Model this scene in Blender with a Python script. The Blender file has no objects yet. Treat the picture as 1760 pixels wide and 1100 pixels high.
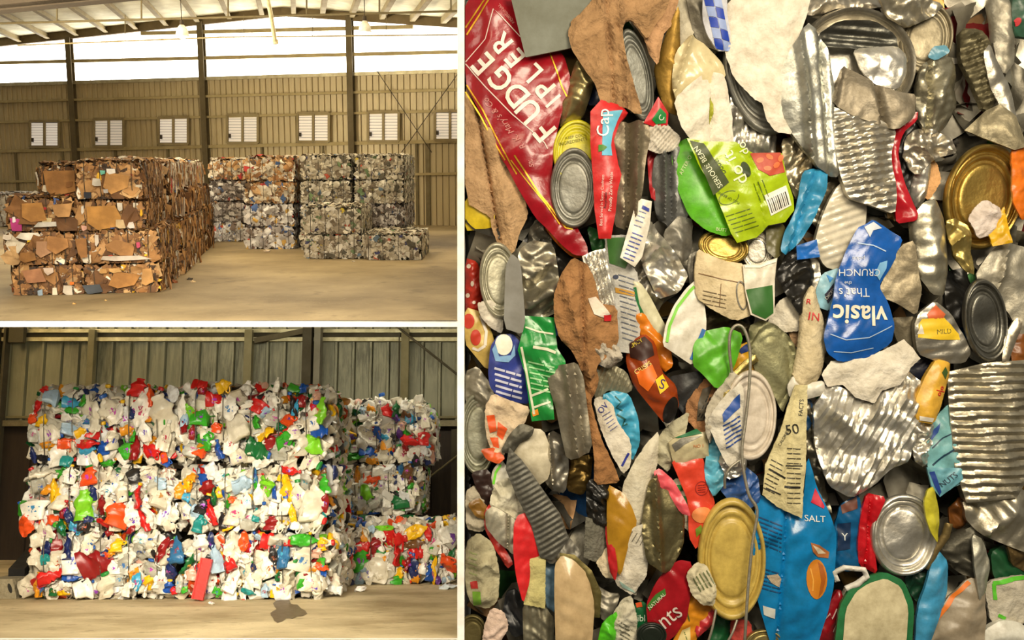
import bpy, bmesh, math, random, zlib
import numpy as np
from mathutils import Vector, Matrix
from mathutils.bvhtree import BVHTree
from mathutils.geometry import delaunay_2d_cdt

# ------------------------------------------------------------------ basics
F, CX, CY = 1760.0, 880.0, 550.0          # 36 mm lens on a 36 mm sensor, 1760 px wide
CZ = 2.6                                  # eye height
D0 = 8.0                                  # distance of the front edge of the three bays
scene = bpy.context.scene
COL = scene.collection
R = math.radians

def lin(c):
    return tuple(((v / 255.0) / 12.92 if v <= 10.31 else (((v / 255.0) + 0.055) / 1.055) ** 2.4) for v in c[:3])

def seed_of(s):
    return zlib.crc32(s.encode()) & 0x7fffffff

def tag(o, label=None, cat=None, group=None, kind=None):
    if label: o['label'] = label
    if cat: o['category'] = cat
    if group: o['group'] = group
    if kind: o['kind'] = kind
    return o

def mesh(name, v, f, mat=None, smooth=True):
    me = bpy.data.meshes.new(name)
    me.from_pydata([tuple(map(float, p)) for p in v], [], [tuple(map(int, q)) for q in f])
    if mat: me.materials.append(mat)
    if smooth: me.polygons.foreach_set('use_smooth', [True] * len(me.polygons))
    me.update()
    if smooth is True: me.set_sharp_from_angle(angle=math.radians(52))
    return me

def link(name, me, parent=None, M=None):
    o = bpy.data.objects.new(name, me)
    COL.objects.link(o)
    if parent is not None: o.parent = parent
    if M is not None: o.matrix_local = M
    return o

# ------------------------------------------------------------------ materials
_M = {}
def nodes_mat(name):
    m = bpy.data.materials.new(name); m.use_nodes = True
    nt = m.node_tree; b = nt.nodes['Principled BSDF']
    return m, nt, b

def N(nt, t, **kw):
    n = nt.nodes.new(t)
    for k, v in kw.items():
        if k.startswith('i_'): n.inputs[k[2:].replace('_', ' ')].default_value = v
        else: setattr(n, k, v)
    return n

def mixc(nt, fac, a, b, mode='MIX'):
    n = nt.nodes.new('ShaderNodeMix'); n.data_type = 'RGBA'; n.blend_type = mode
    for sock, val in ((0, fac), (6, a), (7, b)):
        if hasattr(val, 'is_output') or isinstance(val, bpy.types.NodeSocket): nt.links.new(val, n.inputs[sock])
        elif sock == 0: n.inputs[0].default_value = val
        else: n.inputs[sock].default_value = (*val, 1)
    return n.outputs[2]

def ramp(nt, src, a, b):
    r = nt.nodes.new('ShaderNodeMapRange'); r.inputs[1].default_value = a; r.inputs[2].default_value = b
    nt.links.new(src, r.inputs[0]); return r.outputs[0]

KINDS = {  # roughness, metallic, mottling scale, mottling amount, bump
    'paint': (0.34, 0.0, 9.0, 0.20, 0.05), 'foil': (0.22, 0.0, 7.0, 0.16, 0.05), 'paper': (0.85, 0.0, 7.0, 0.18, 0.35),
    'card': (0.9, 0.0, 6.0, 0.24, 0.6), 'steel': (0.36, 0.9, 6.0, 0.22, 0.10), 'dull': (0.48, 0.7, 7.0, 0.2, 0.12),
    'matte': (0.75, 0.0, 3.0, 0.15, 0.10), 'plastic': (0.3, 0.0, 9.0, 0.12, 0.04), 'print': (0.45, 0.0, 16.0, 0.06, 0.0),
}
def M(kind, rgb):
    key = (kind, tuple(rgb))
    if key in _M: return _M[key]
    ro, me, sc, am, bu = KINDS[kind]
    m, nt, b = nodes_mat('%s_%02x%02x%02x' % (kind, *[int(x) for x in rgb]))
    tc = N(nt, 'ShaderNodeTexCoord'); no = N(nt, 'ShaderNodeTexNoise', i_Scale=sc, i_Detail=6.0, i_Roughness=0.65)
    nt.links.new(tc.outputs['Object'], no.inputs['Vector'])
    c = lin(rgb)
    f = ramp(nt, no.outputs['Fac'], 0.35, 0.72)
    dark = tuple(x * (1 - 1.6 * am) * k for x, k in zip(c, (1, .96, .88)))
    light = tuple(min(1, x * (1 + .35 * am)) for x in c)
    nt.links.new(mixc(nt, f, dark, light), b.inputs['Base Color'])
    b.inputs['Metallic'].default_value = me
    rr = N(nt, 'ShaderNodeMapRange'); rr.inputs[3].default_value = ro * 1.45; rr.inputs[4].default_value = ro * 0.8
    nt.links.new(no.outputs['Fac'], rr.inputs[0]); nt.links.new(rr.outputs[0], b.inputs['Roughness'])
    if bu:
        n2 = N(nt, 'ShaderNodeTexNoise', i_Scale=sc * 4, i_Detail=5.0)
        nt.links.new(tc.outputs['Object'], n2.inputs['Vector'])
        bp = N(nt, 'ShaderNodeBump', i_Strength=bu, i_Distance=0.05)
        nt.links.new(n2.outputs['Fac'], bp.inputs['Height']); nt.links.new(bp.outputs[0], b.inputs['Normal'])
    _M[key] = m
    return m

def colour_mat(name, source, rough, mott=0.2, sc=14.0, bump=0.1, trans=0.0, marks=False):
    """material that takes its colour from the object colour or from a colour attribute"""
    if name in _M: return _M[name]
    m, nt, b = nodes_mat(name)
    if source == 'object':
        oi = N(nt, 'ShaderNodeObjectInfo'); col = oi.outputs['Color']
    else:
        at = N(nt, 'ShaderNodeVertexColor', layer_name='Col'); col = at.outputs['Color']
    tc = N(nt, 'ShaderNodeTexCoord'); no = N(nt, 'ShaderNodeTexNoise', i_Scale=sc, i_Detail=5.0)
    nt.links.new(tc.outputs['Object'], no.inputs['Vector'])
    f = ramp(nt, no.outputs['Fac'], 0.4, 0.7)
    k = 1 - 1.5 * mott
    d = mixc(nt, 1.0, col, (k, k * .97, k * .92), 'MULTIPLY')
    out = mixc(nt, f, d, col)
    if marks:      # a printed label patch on the belly of each bottle
        sp = N(nt, 'ShaderNodeSeparateXYZ'); nt.links.new(tc.outputs['Generated'], sp.inputs[0])
        def band(sock, c, w):
            s = N(nt, 'ShaderNodeMath', operation='SUBTRACT'); nt.links.new(sock, s.inputs[0]); s.inputs[1].default_value = c
            a = N(nt, 'ShaderNodeMath', operation='ABSOLUTE'); nt.links.new(s.outputs[0], a.inputs[0])
            l = N(nt, 'ShaderNodeMath', operation='LESS_THAN'); nt.links.new(a.outputs[0], l.inputs[0]); l.inputs[1].default_value = w
            return l.outputs[0]
        mu = N(nt, 'ShaderNodeMath', operation='MULTIPLY'); nt.links.new(band(sp.outputs[0], .52, .2), mu.inputs[0]); nt.links.new(band(sp.outputs[2], .42, .12), mu.inputs[1])
        vo = N(nt, 'ShaderNodeTexNoise', i_Scale=7.0, i_Detail=1.0); nt.links.new(tc.outputs['Generated'], vo.inputs['Vector'])
        g = N(nt, 'ShaderNodeMath', operation='GREATER_THAN'); nt.links.new(vo.outputs['Fac'], g.inputs[0]); g.inputs[1].default_value = .55
        m2 = N(nt, 'ShaderNodeMath', operation='MULTIPLY'); nt.links.new(mu.outputs[0], m2.inputs[0]); nt.links.new(g.outputs[0], m2.inputs[1])
        pr = N(nt, 'ShaderNodeMath', operation='GREATER_THAN'); nt.links.new(oi.outputs['Random'], pr.inputs[0]); pr.inputs[1].default_value = .55
        m3 = N(nt, 'ShaderNodeMath', operation='MULTIPLY'); nt.links.new(m2.outputs[0], m3.inputs[0]); nt.links.new(pr.outputs[0], m3.inputs[1])
        hs = N(nt, 'ShaderNodeHueSaturation'); hs.inputs['Color'].default_value = (.05, .12, .45, 1)
        hr = N(nt, 'ShaderNodeMapRange'); hr.inputs[1].default_value = .55; hr.inputs[2].default_value = 1; hr.inputs[3].default_value = .4; hr.inputs[4].default_value = .95
        nt.links.new(oi.outputs['Random'], hr.inputs[0]); nt.links.new(hr.outputs[0], hs.inputs['Hue'])
        out = mixc(nt, m3.outputs[0], out, hs.outputs[0])
    nt.links.new(out, b.inputs['Base Color'])
    b.inputs['Roughness'].default_value = rough
    if trans:
        b.inputs['Subsurface Weight'].default_value = trans
        b.inputs['Subsurface Radius'].default_value = (.05, .04, .03)
    if bump:
        bp = N(nt, 'ShaderNodeBump', i_Strength=bump, i_Distance=0.03)
        n2 = N(nt, 'ShaderNodeTexNoise', i_Scale=sc * 3, i_Detail=4.0); nt.links.new(tc.outputs['Object'], n2.inputs['Vector'])
        nt.links.new(n2.outputs['Fac'], bp.inputs['Height']); nt.links.new(bp.outputs[0], b.inputs['Normal'])
    _M[name] = m
    return m

def set_col(me, cols_per_vert):
    a = me.color_attributes.new('Col', 'FLOAT_COLOR', 'POINT')
    c = np.ones((len(me.vertices), 4), dtype=np.float32); c[:, :3] = cols_per_vert
    a.data.foreach_set('color', c.ravel())

# ------------------------------------------------------------------ simple solids
def box_vf(x0, x1, y0, y1, z0, z1):
    v = [(x, y, z) for z in (z0, z1) for y in (y0, y1) for x in (x0, x1)]
    f = [(0, 2, 3, 1), (4, 5, 7, 6), (0, 1, 5, 4), (2, 6, 7, 3), (0, 4, 6, 2), (1, 3, 7, 5)]
    return v, f

def bar_vf(p, q, w, d, up=(0, 0, 1)):
    """a bar from p to q, w across and d along the third axis"""
    p, q = Vector(p), Vector(q); a = (q - p).normalized(); u = Vector(up)
    s = a.cross(u)
    if s.length < 1e-4: s = a.cross(Vector((1, 0, 0)))
    s.normalize(); t = s.cross(a).normalized()
    v = [e + s * (sx * w / 2) + t * (sz * d / 2) for e in (p, q) for sx, sz in ((-1, -1), (1, -1), (1, 1), (-1, 1))]
    f = [(0, 1, 2, 3), (7, 6, 5, 4), (0, 4, 5, 1), (1, 5, 6, 2), (2, 6, 7, 3), (3, 7, 4, 0)]
    return v, f

def join_vf(parts):
    V, Fc = [], []
    for v, f in parts:
        b = len(V); V.extend(v); Fc.extend(tuple(i + b for i in q) for q in f)
    return V, Fc

def tube_vf(pts, r, n=8):
    pts = [Vector(p) for p in pts]; V, Fc = [], []
    for i, p in enumerate(pts):
        a = (pts[min(i + 1, len(pts) - 1)] - pts[max(i - 1, 0)]).normalized()
        s = a.cross(Vector((0, 1, 0)))
        if s.length < 1e-3: s = a.cross(Vector((1, 0, 0)))
        s.normalize(); t = s.cross(a)
        V += [p + (s * math.cos(2 * math.pi * k / n) + t * math.sin(2 * math.pi * k / n)) * r for k in range(n)]
    for i in range(len(pts) - 1):
        for k in range(n):
            Fc.append((i * n + k, i * n + (k + 1) % n, (i + 1) * n + (k + 1) % n, (i + 1) * n + k))
    Fc.append(tuple(range(n - 1, -1, -1))); Fc.append(tuple(range(len(V) - n, len(V))))
    return V, Fc

def lathe_vf(prof, n=24):
    V, Fc = [], []
    for r, z in prof: V += [(r * math.cos(2 * math.pi * k / n), r * math.sin(2 * math.pi * k / n), z) for k in range(n)]
    for i in range(len(prof) - 1):
        for k in range(n): Fc.append((i * n + k, i * n + (k + 1) % n, (i + 1) * n + (k + 1) % n, (i + 1) * n + k))
    return V, Fc

def smooth_path(pts, k=6):
    P = [Vector(p) for p in pts]; P = [2 * P[0] - P[1]] + P + [2 * P[-1] - P[-2]]; out = []
    for i in range(1, len(P) - 2):
        for j in range(k):
            t = j / k; a, b, c, d = P[i - 1], P[i], P[i + 1], P[i + 2]
            out.append(0.5 * ((2 * b) + (c - a) * t + (2 * a - 5 * b + 4 * c - d) * t * t + (3 * b - a - 3 * c + d) * t ** 3))
    return out + [P[-2]]

def tri(x):
    return 2 * np.abs(x - np.floor(x + 0.5)) * 2 - 1

def crumple(u, v, amp, wl, sd):
    rg = np.random.RandomState(sd); h = 0
    u = np.asarray(u, float); v = np.asarray(v, float)
    wu = u + wl * .35 * np.sin(v / wl * 1.7 + rg.rand() * 6); wv = v + wl * .35 * np.sin(u / wl * 1.9 + rg.rand() * 6)
    for k in range(6):
        a = rg.rand() * math.pi; w = wl * (1.5, 1.1, .8, .6, .42, .3)[k] * (.8 + .4 * rg.rand())
        h = h + amp * (1, .8, .6, .42, .3, .2)[k] * .5 * tri((wu * math.cos(a) + wv * math.sin(a)) / (2 * w) + rg.rand())
    return h

# ------------------------------------------------------------------ the two rooms' own frames
class Room:
    """a room standing on its own raked stage: local x right, y into the room, z up from its floor"""
    def __init__(s, horizon, front_py):
        s.th = math.atan((CY - horizon) / F)  # pitch of the whole room about the camera, from the horizon's pixel row
        s.rot = Matrix.Rotation(s.th, 4, 'X')
        v = s.rot.inverted() @ Vector((0, D0, (CY - front_py) / F * D0))
        s.h = -v.z
        s.M = Matrix.Translation((0, 0, CZ)) @ s.rot @ Matrix.Translation((0, 0, -s.h))
        s.eye = Vector((0, 0, s.h))
    def ray(s, px, py):
        return s.rot.to_3x3().inverted() @ Vector(((px - CX) / F, 1, (CY - py) / F))
    def floor(s, px, py):
        d = s.ray(px, py); return s.eye + d * (-s.h / d.z)
    def at(s, px, py, y):
        d = s.ray(px, py); return s.eye + d * (y / d.y)
    def plane(s, px, py, p0, n):
        d = s.ray(px, py); return s.eye + d * ((p0 - s.eye).dot(n) / d.dot(n))
    def put(s, o, loc=(0, 0, 0), rz=0.0):
        o.matrix_world = s.M @ Matrix.Translation(loc) @ Matrix.Rotation(rz, 4, 'Z'); return o

R1 = Room(285.0, 550.0)
R2 = Room(810.0, 1098.5)

def struct(name, vf, mat, room=None, label=None, smooth=False):
    o = link(name, mesh(name, vf[0], vf[1], mat, smooth)); o['kind'] = 'structure'
    if label: o['label'] = label
    if room: room.put(o)
    return o
# ================================================================== the white partition between the bays, added where the image has its collage gutters
WHITE = M('matte', (250, 250, 249))
def wx(px, y=D0): return (px - CX) / F * y
def wz(py, y=D0): return CZ + (CY - py) / F * y
struct('gutter_partition', join_vf([box_vf(wx(786), wx(798), D0, D0 + .05, 0, 6.4), box_vf(wx(786), wx(792), D0 + .05, 26, -3.2, 9.0)]), WHITE)
struct('trim_1', box_vf(-7.5, wx(786), D0, D0 + .5, wz(562), wz(550)), WHITE)
struct('trim_2', box_vf(-7.5, wx(786), D0 - .02, D0 + .01, -.2, wz(1097.5)), WHITE)

# ================================================================== shared wall and floor materials
def sheet_metal(name, rgb, streak=.35, rough=.55):
    m, nt, b = nodes_mat(name)
    tc = N(nt, 'ShaderNodeTexCoord'); mp = N(nt, 'ShaderNodeMapping'); mp.inputs['Scale'].default_value = (6, 6, .7)
    nt.links.new(tc.outputs['Object'], mp.inputs[0])
    n1 = N(nt, 'ShaderNodeTexNoise', i_Scale=3.0, i_Detail=8.0, i_Roughness=.7); nt.links.new(mp.outputs[0], n1.inputs['Vector'])
    n2 = N(nt, 'ShaderNodeTexNoise', i_Scale=.8, i_Detail=4.0); nt.links.new(tc.outputs['Object'], n2.inputs['Vector'])
    c = lin(rgb); d = tuple(x * (1 - streak) for x in c)
    a = mixc(nt, ramp(nt, n1.outputs['Fac'], .42, .6), d, c)
    nt.links.new(mixc(nt, ramp(nt, n2.outputs['Fac'], .35, .65), tuple(x * .85 for x in c), a), b.inputs['Base Color'])
    b.inputs['Roughness'].default_value = rough; b.inputs['Metallic'].default_value = .15
    return m

def concrete(name, rgb, stain, sc, squash=1.0):
    m, nt, b = nodes_mat(name)
    tc = N(nt, 'ShaderNodeTexCoord'); mp = N(nt, 'ShaderNodeMapping'); mp.inputs['Scale'].default_value = (1, squash, 1)
    nt.links.new(tc.outputs['Object'], mp.inputs[0])
    n1 = N(nt, 'ShaderNodeTexNoise', i_Scale=sc, i_Detail=10.0, i_Roughness=.62); n2 = N(nt, 'ShaderNodeTexNoise', i_Scale=sc * 5, i_Detail=8.0, i_Roughness=.7)
    n3 = N(nt, 'ShaderNodeTexNoise', i_Scale=sc * 40, i_Detail=3.0)
    for n in (n1, n2, n3): nt.links.new(mp.outputs[0], n.inputs['Vector'])
    c = lin(rgb)
    a = mixc(nt, ramp(nt, n1.outputs['Fac'], .38, .62), lin(stain), c)
    a = mixc(nt, ramp(nt, n2.outputs['Fac'], .56, .74), a, tuple(x * .62 for x in lin(stain)))
    a = mixc(nt, ramp(nt, n3.outputs['Fac'], .62, .7), a, tuple(x * .7 for x in c))
    nt.links.new(a, b.inputs['Base Color']); b.inputs['Roughness'].default_value = .72
    bp = N(nt, 'ShaderNodeBump', i_Strength=.15, i_Distance=.02); nt.links.new(n2.outputs['Fac'], bp.inputs['Height']); nt.links.new(bp.outputs[0], b.inputs['Normal'])
    return m

STEELWORK = M('matte', (112, 100, 72)); STEELDARK = M('matte', (58, 47, 34)); GALV = M('dull', (190, 180, 150))
RAILS = M('matte', (160, 144, 104))

# ================================================================== ROOM 1: warehouse with rows of bales
W1a, W1b = R1.floor(0, 374), R1.floor(786, 388)
w1dir = (W1b - W1a).normalized(); w1n = Vector((-w1dir.y, w1dir.x, 0)); w1n = w1n if w1n.y < 0 else -w1n    # towards the viewer
def onw(px, py, out=0.0):
    return R1.plane(px, py, W1a + w1n * out, w1n)
def wall_bar(px0, py0, px1, py1, w, d, out, ext=0):
    a, b = onw(px0, py0, out), onw(px1, py1, out)
    return bar_vf(a, b, w, d, up=w1n)

struct('floor', ([(-16, R1.floor(880, 550).y - .02, 0), (-.425, R1.floor(880, 550).y - .02, 0), (-.425, 25, 0), (-16, 25, 0)], [(0, 1, 2, 3)]),
       concrete('warehouse_concrete', (172, 152, 114), (124, 106, 74), .5, 1.0), R1)

def corrugated(A, B, z0, z1, pitch, rib, depth, nrm):
    """standing-seam wall sheet running from A to B"""
    L = (B - A).length; d = (B - A).normalized(); u = 0; prof = []
    while u < L:
        prof += [(u, 0), (u + pitch - rib * 2.2, 0), (u + pitch - rib * 1.7, depth), (u + pitch - rib * .6, depth), (u + pitch - rib * .3, -depth * .5)]
        u += pitch
    V = []
    for u, h in prof:
        p = A + d * min(u, L) + nrm * h
        V += [(p.x, p.y, z0), (p.x, p.y, z1)]
    return V, [(2 * i, 2 * i + 2, 2 * i + 3, 2 * i + 1) for i in range(len(prof) - 1)]

wl, wr = W1a - w1dir * 2.5, W1a + w1dir * ((-.43 - W1a.x) / w1dir.x)
zb = onw(400, 131).z
struct('wall_back', corrugated(wl, wr, 0, zb, .135, .016, .03, w1n), sheet_metal('buff_sheeting', (188, 170, 132), .25), R1)

gl, gnt, gb = nodes_mat('daylit_panel')
gb.inputs['Base Color'].default_value = (.9, .9, .85, 1); gb.inputs['Emission Color'].default_value = (1, .985, .94, 1); gb.inputs['Emission Strength'].default_value = 7.0
zt = 5.2
pv = [(wl.x, wl.y, zb), (wr.x, wr.y, zb), (wr.x, wr.y, zt), (wl.x, wl.y, zt)]
struct('skylight_band', (pv, [(0, 1, 2, 3)]), gl, R1, 'translucent daylit strip of panels along the top of the wall')['kind'] = 'structure'

# roof planes, rafter and purlins
RA, RB, RC = onw(-30, 77, .02), onw(486, 21, .02), onw(812, 42, .02)
rd = R1.ray(512, 285); rd.z = 0; rd.normalize()
ROOF = M('matte', (250, 244, 214))
LEN = 12.5
for i, (a, b) in enumerate(((RA - (RB - RA) * .12, RB), (RB, RC + (RC - RB) * .1))):
    up = Vector((0, 0, .09))
    struct('ceiling' if i == 0 else 'ceiling_right', ([a + up, b + up, b + up - rd * LEN, a + up - rd * LEN, a + up * 1.6, b + up * 1.6, b + up * 1.6 - rd * LEN, a + up * 1.6 - rd * LEN],
           [(3, 2, 1, 0), (4, 5, 6, 7), (0, 1, 5, 4), (1, 2, 6, 5), (2, 3, 7, 6), (3, 0, 4, 7)]), ROOF, R1)
RAFT = M('matte', (104, 88, 58))
struct('beam', join_vf([bar_vf(RA, RB, .17, .17, up=(0, 0, 1)), bar_vf(RB, RC, .17, .17, up=(0, 0, 1))]), RAFT, R1)
for k in range(15):
    px = 40 + 51.5 * k
    p = RA + (RB - RA) * ((px + 30) / 516) if px < 486 else RB + (RC - RB) * ((px - 486) / 326)
    p = p + Vector((0, 0, .02)) + rd * .02
    struct('beam', join_vf([bar_vf(p, p - rd * LEN, .05, .11), bar_vf(p + Vector((.03, 0, -.05)), p + Vector((.03, 0, -.05)) - rd * LEN, .08, .02)]), RAILS, R1)
# near portal frame crossing the top left corner
yb = 15.0
struct('beam', join_vf([bar_vf(R1.at(-60, 8, yb), R1.at(240, -22, yb), .30, .30), bar_vf(R1.at(-60, 21, yb), R1.at(240, -8, yb), .3, .05)]), STEELDARK, R1)
struct('trim_3', wall_bar(-40, 147, 800, 121.5, .07, .06, .05), GALV, R1)
for n, (a0, b0, a1, b1, w) in enumerate(((-40, 176, 800, 154, .05), (-40, 211, 800, 190, .05), (-40, 261, 800, 242, .07), (-40, 109, 800, 89, .07), (243, 57.5, 710, 46, .075), (-40, 313, 800, 298, .05))):
    struct('trim_%d' % (4 + n), wall_bar(a0, b0, a1, b1, w, .06, .05), RAILS, R1)
for (pt, yt, pb, yb_) in ((119, 64, 136, 395), (350, 36, 358, 395), (599.5, 27, 607, 395)):
    a, b = onw(pt, yt, .14), onw(pb, yb_, .14); b = Vector((b.x, b.y, 0)); a = Vector((b.x, b.y, a.z))
    def ib(z0, z1, p=b):
        q = [bar_vf((p.x, p.y, z0), (p.x, p.y, z1), .13, .02, up=w1n)]
        q.append(bar_vf(Vector((p.x, p.y, z0)) - w1n * .1, Vector((p.x, p.y, z1)) - w1n * .1, .13, .02, up=w1n))
        q.append(bar_vf(Vector((p.x, p.y, z0)) - w1n * .05, Vector((p.x, p.y, z1)) - w1n * .05, .02, .1, up=w1n)); return q
    struct('column', join_vf(ib(0, a.z)), M('matte', (92, 80, 54)), R1)
for px in (26, 108, 198, 288, 450, 555, 716, 735):     # light posts below the window line
    a, b = onw(px, 257 - px * .02, .03), onw(px + 1, 385, .03)
    struct('column', bar_vf((a.x, a.y, 0), a, .05 if px != 735 else .09, .05, up=w1n), STEELWORK, R1)
struct('trim_10', join_vf([wall_bar(648, 122, 742, 262, .012, .012, .09), wall_bar(786, 128, 690, 262, .012, .012, .09)]), STEELDARK, R1)

# louvred windows
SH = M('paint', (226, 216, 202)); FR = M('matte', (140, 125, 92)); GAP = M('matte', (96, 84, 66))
WIN = [(52, 102, 208, 253, 1), (162, 213, 204, 252, .78), (273, 324, 201, 248, 1), (391, 444, 197, 246, .88), (512, 566, 194, 244, .92), (633, 686, 192, 243, .96), (748, 800, 191, 241, .9)]
for i, (x0, x1, y0, y1, br) in enumerate(WIN):
    def P(px, py, o): return onw(px, py, o)
    xm = (x0 + x1) / 2
    fr = join_vf([bar_vf(P(a, b, .075), P(c, d, .075), .05, .06, up=w1n) for a, b, c, d in ((x0, y0, x1, y0), (x0, y1, x1, y1), (x0, y0, x0, y1), (x1, y0, x1, y1), (xm, y0, xm, y1))])
    w = struct('window_%d' % (i + 1), fr, FR, R1)
    bk = link('dark_gap_panel', mesh('dark_gap_panel', [P(x0, y0, .05), P(x1, y0, .05), P(x1, y1, .05), P(x0, y1, .05)], [(3, 2, 1, 0)], GAP, False), w)  # dark sheet puts the shade between the slats into colour
    shm = bpy.data.materials.new('glowing_louvre'); shm.use_nodes = True; sb_ = shm.node_tree.nodes['Principled BSDF']
    sb_.inputs['Base Color'].default_value = (*lin((226, 216, 202)), 1); sb_.inputs['Emission Color'].default_value = (1, .93, .85, 1); sb_.inputs['Emission Strength'].default_value = .26 * br ** 2  # faint glow put into the slats to lift their brightness
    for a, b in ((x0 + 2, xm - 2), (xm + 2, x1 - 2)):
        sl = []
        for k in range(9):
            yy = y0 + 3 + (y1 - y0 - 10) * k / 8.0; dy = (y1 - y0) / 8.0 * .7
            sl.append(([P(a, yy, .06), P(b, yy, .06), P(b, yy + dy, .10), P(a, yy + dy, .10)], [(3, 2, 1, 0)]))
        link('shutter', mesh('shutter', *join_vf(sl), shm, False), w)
    hx = x0 + 4
    link('handle', mesh('handle', *bar_vf(P(hx, y1 - 16, .12), P(hx, y1 - 9, .12), .04, .03, up=w1n), STEELDARK, False), w)

# conduit runs and drop wires under the roof
def rod(name, pts, r, mat, label, cat, n=6):
    o = link(name, mesh(name, *tube_vf(pts, r, n), mat)); R1.put(o); tag(o, label, cat); return o
yr = 17.0
rod('conduit', [R1.at(-30, 41, yr), R1.at(380, 30, yr), R1.at(810, 18.5, yr)], .018, STEELWORK, 'upper thin conduit strung level under the roof purlins', 'conduit')
rod('conduit', [R1.at(30, 78, yr + .5), R1.at(380, 64, yr + .5), R1.at(810, 59.5, yr + .5)], .013, RAILS, 'lower thin conduit crossing the daylit strip from wall to wall', 'conduit')
for px, y0, y1, yy in ((98, 3, 38, yr), (243, -9, 34, yr), (392, -9, 29, yr), (527, -9, 24, yr), (652, -9, 22, yr), (775, -9, 20, yr)):
    t = rod('hanger_rod', [R1.at(px, y0 - 6, yy), R1.at(px, y1, yy)], .014, STEELWORK, 'thin rod hanging from the roof that carries the upper conduit', 'rod'); t['group'] = 'rods that carry the upper conduit'
for px, y1 in ((215, 71), (419, 64), (537, 61), (664, 60)):
    t = rod('hanger_wire', [R1.at(px, 25, yr + .5), R1.at(px, y1, yr + .5)], .008, STEELWORK, 'fine wire that carries the lower conduit across the daylit strip', 'wire'); t['group'] = 'wires that carry the lower conduit'

# glowing bell lamps and the pale downpipe
glow, _, gb2 = nodes_mat('lamp_glow'); gb2.inputs['Emission Color'].default_value = (1, .97, .9, 1); gb2.inputs['Emission Strength'].default_value = 6.0
for px, py, top, lab in ((313, 55, -12, 'glowing bell-shaped ceiling lamp hanging over the tall brown cardboard pile'), (627, 48, -12, 'glowing bell-shaped ceiling lamp hanging above the clear bottle bales')):
    y = 16.0; c = R1.at(px, py, y); k = y / F
    e = bpy.data.objects.new('pendant_lamp', None); COL.objects.link(e); R1.put(e, c); tag(e, lab, 'lamp', 'bell lamps under the warehouse roof')
    sh = lathe_vf([(2 * k, 13 * k), (4 * k, 11 * k), (8 * k, 6 * k), (10 * k, 0), (11 * k, -7 * k), (10.3 * k, -7 * k), (9.4 * k, 0), (7 * k, 5 * k), (2 * k, 10 * k)], 24)
    lsh = link('lamp_shade', mesh('lamp_shade', *sh, M('paint', (250, 246, 236))), e)
    bl = lathe_vf([(.1 * k, -12 * k), (5 * k, -10 * k), (8 * k, -5 * k), (8 * k, -1 * k), (5 * k, 4 * k), (.1 * k, 6 * k)], 20)
    link('bulb', mesh('bulb', *bl, glow), lsh)
    link('lamp_cap', mesh('lamp_cap', *lathe_vf([(.1 * k, 20 * k), (3 * k, 19 * k), (3.6 * k, 13 * k), (3.6 * k, 10.5 * k), (.1 * k, 10.5 * k)], 14), STEELDARK), e)
    link('cord', mesh('cord', *tube_vf([(0, 0, 19 * k), (0, 0, 80 * k)], .7 * k, 6), STEELDARK), e)
e = link('drain_pipe', mesh('drain_pipe', *tube_vf([R1.at(457, -16, 14.5), R1.at(465, 22, 14.8), R1.at(473, 71, 15.3)], .031, 12), M('paint', (232, 222, 178)))); R1.put(e)
tag(e, 'long pale pipe hanging at a slant from the middle of the roof', 'pipe')
a = R1.at(473.3, 72, 15.3)
link('end_collar', mesh('end_collar', *tube_vf([a + Vector((-.001, 0, .03)), a + Vector((.006, 0, -.03))], .042, 14), M('paint', (216, 206, 166))), e)

# ------------------------------------------------------------------ bale building blocks
def core_vf(w, d, h, nx, ny, nz, amp, sd, rnd=.12):
    V, Fc = [], []
    def face(o, a, b, na, nb):
        base = len(V)
        for j in range(nb + 1):
            for i in range(na + 1): V.append(o + a * (i / na) + b * (j / nb))
        for j in range(nb):
            for i in range(na): q = base + j * (na + 1) + i; Fc.append((q, q + 1, q + na + 2, q + na + 1))
    v = lambda x, y, z: np.array((x, y, z), float)
    x0, x1 = -w / 2, w / 2
    face(v(x0, 0, 0), v(w, 0, 0), v(0, 0, h), nx, nz); face(v(x1, d, 0), v(-w, 0, 0), v(0, 0, h), nx, nz)
    face(v(x1, 0, 0), v(0, d, 0), v(0, 0, h), ny, nz); face(v(x0, d, 0), v(0, -d, 0), v(0, 0, h), ny, nz)
    face(v(x0, 0, h), v(w, 0, 0), v(0, d, 0), nx, ny); face(v(x0, d, 0), v(w, 0, 0), v(0, -d, 0), nx, ny)
    P = np.array(V); c = np.array((0, d / 2, h / 2)); q = (P - c) / np.array((w / 2, d / 2, h / 2))
    n = np.sort(np.abs(q), axis=1); edge = np.clip((n[:, 1] - .75) / .25, 0, 1)
    P = c + (P - c) * (1 - rnd * edge[:, None] * .5)
    k = crumple(P[:, 0] * 1.0 + P[:, 1] * .7, P[:, 2] + P[:, 1] * .6, amp, .16, sd)
    P = P + q / np.linalg.norm(q, axis=1)[:, None] * (k - amp)[:, None]
    P[:, 2] = np.maximum(P[:, 2], 0)
    return P, Fc

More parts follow.
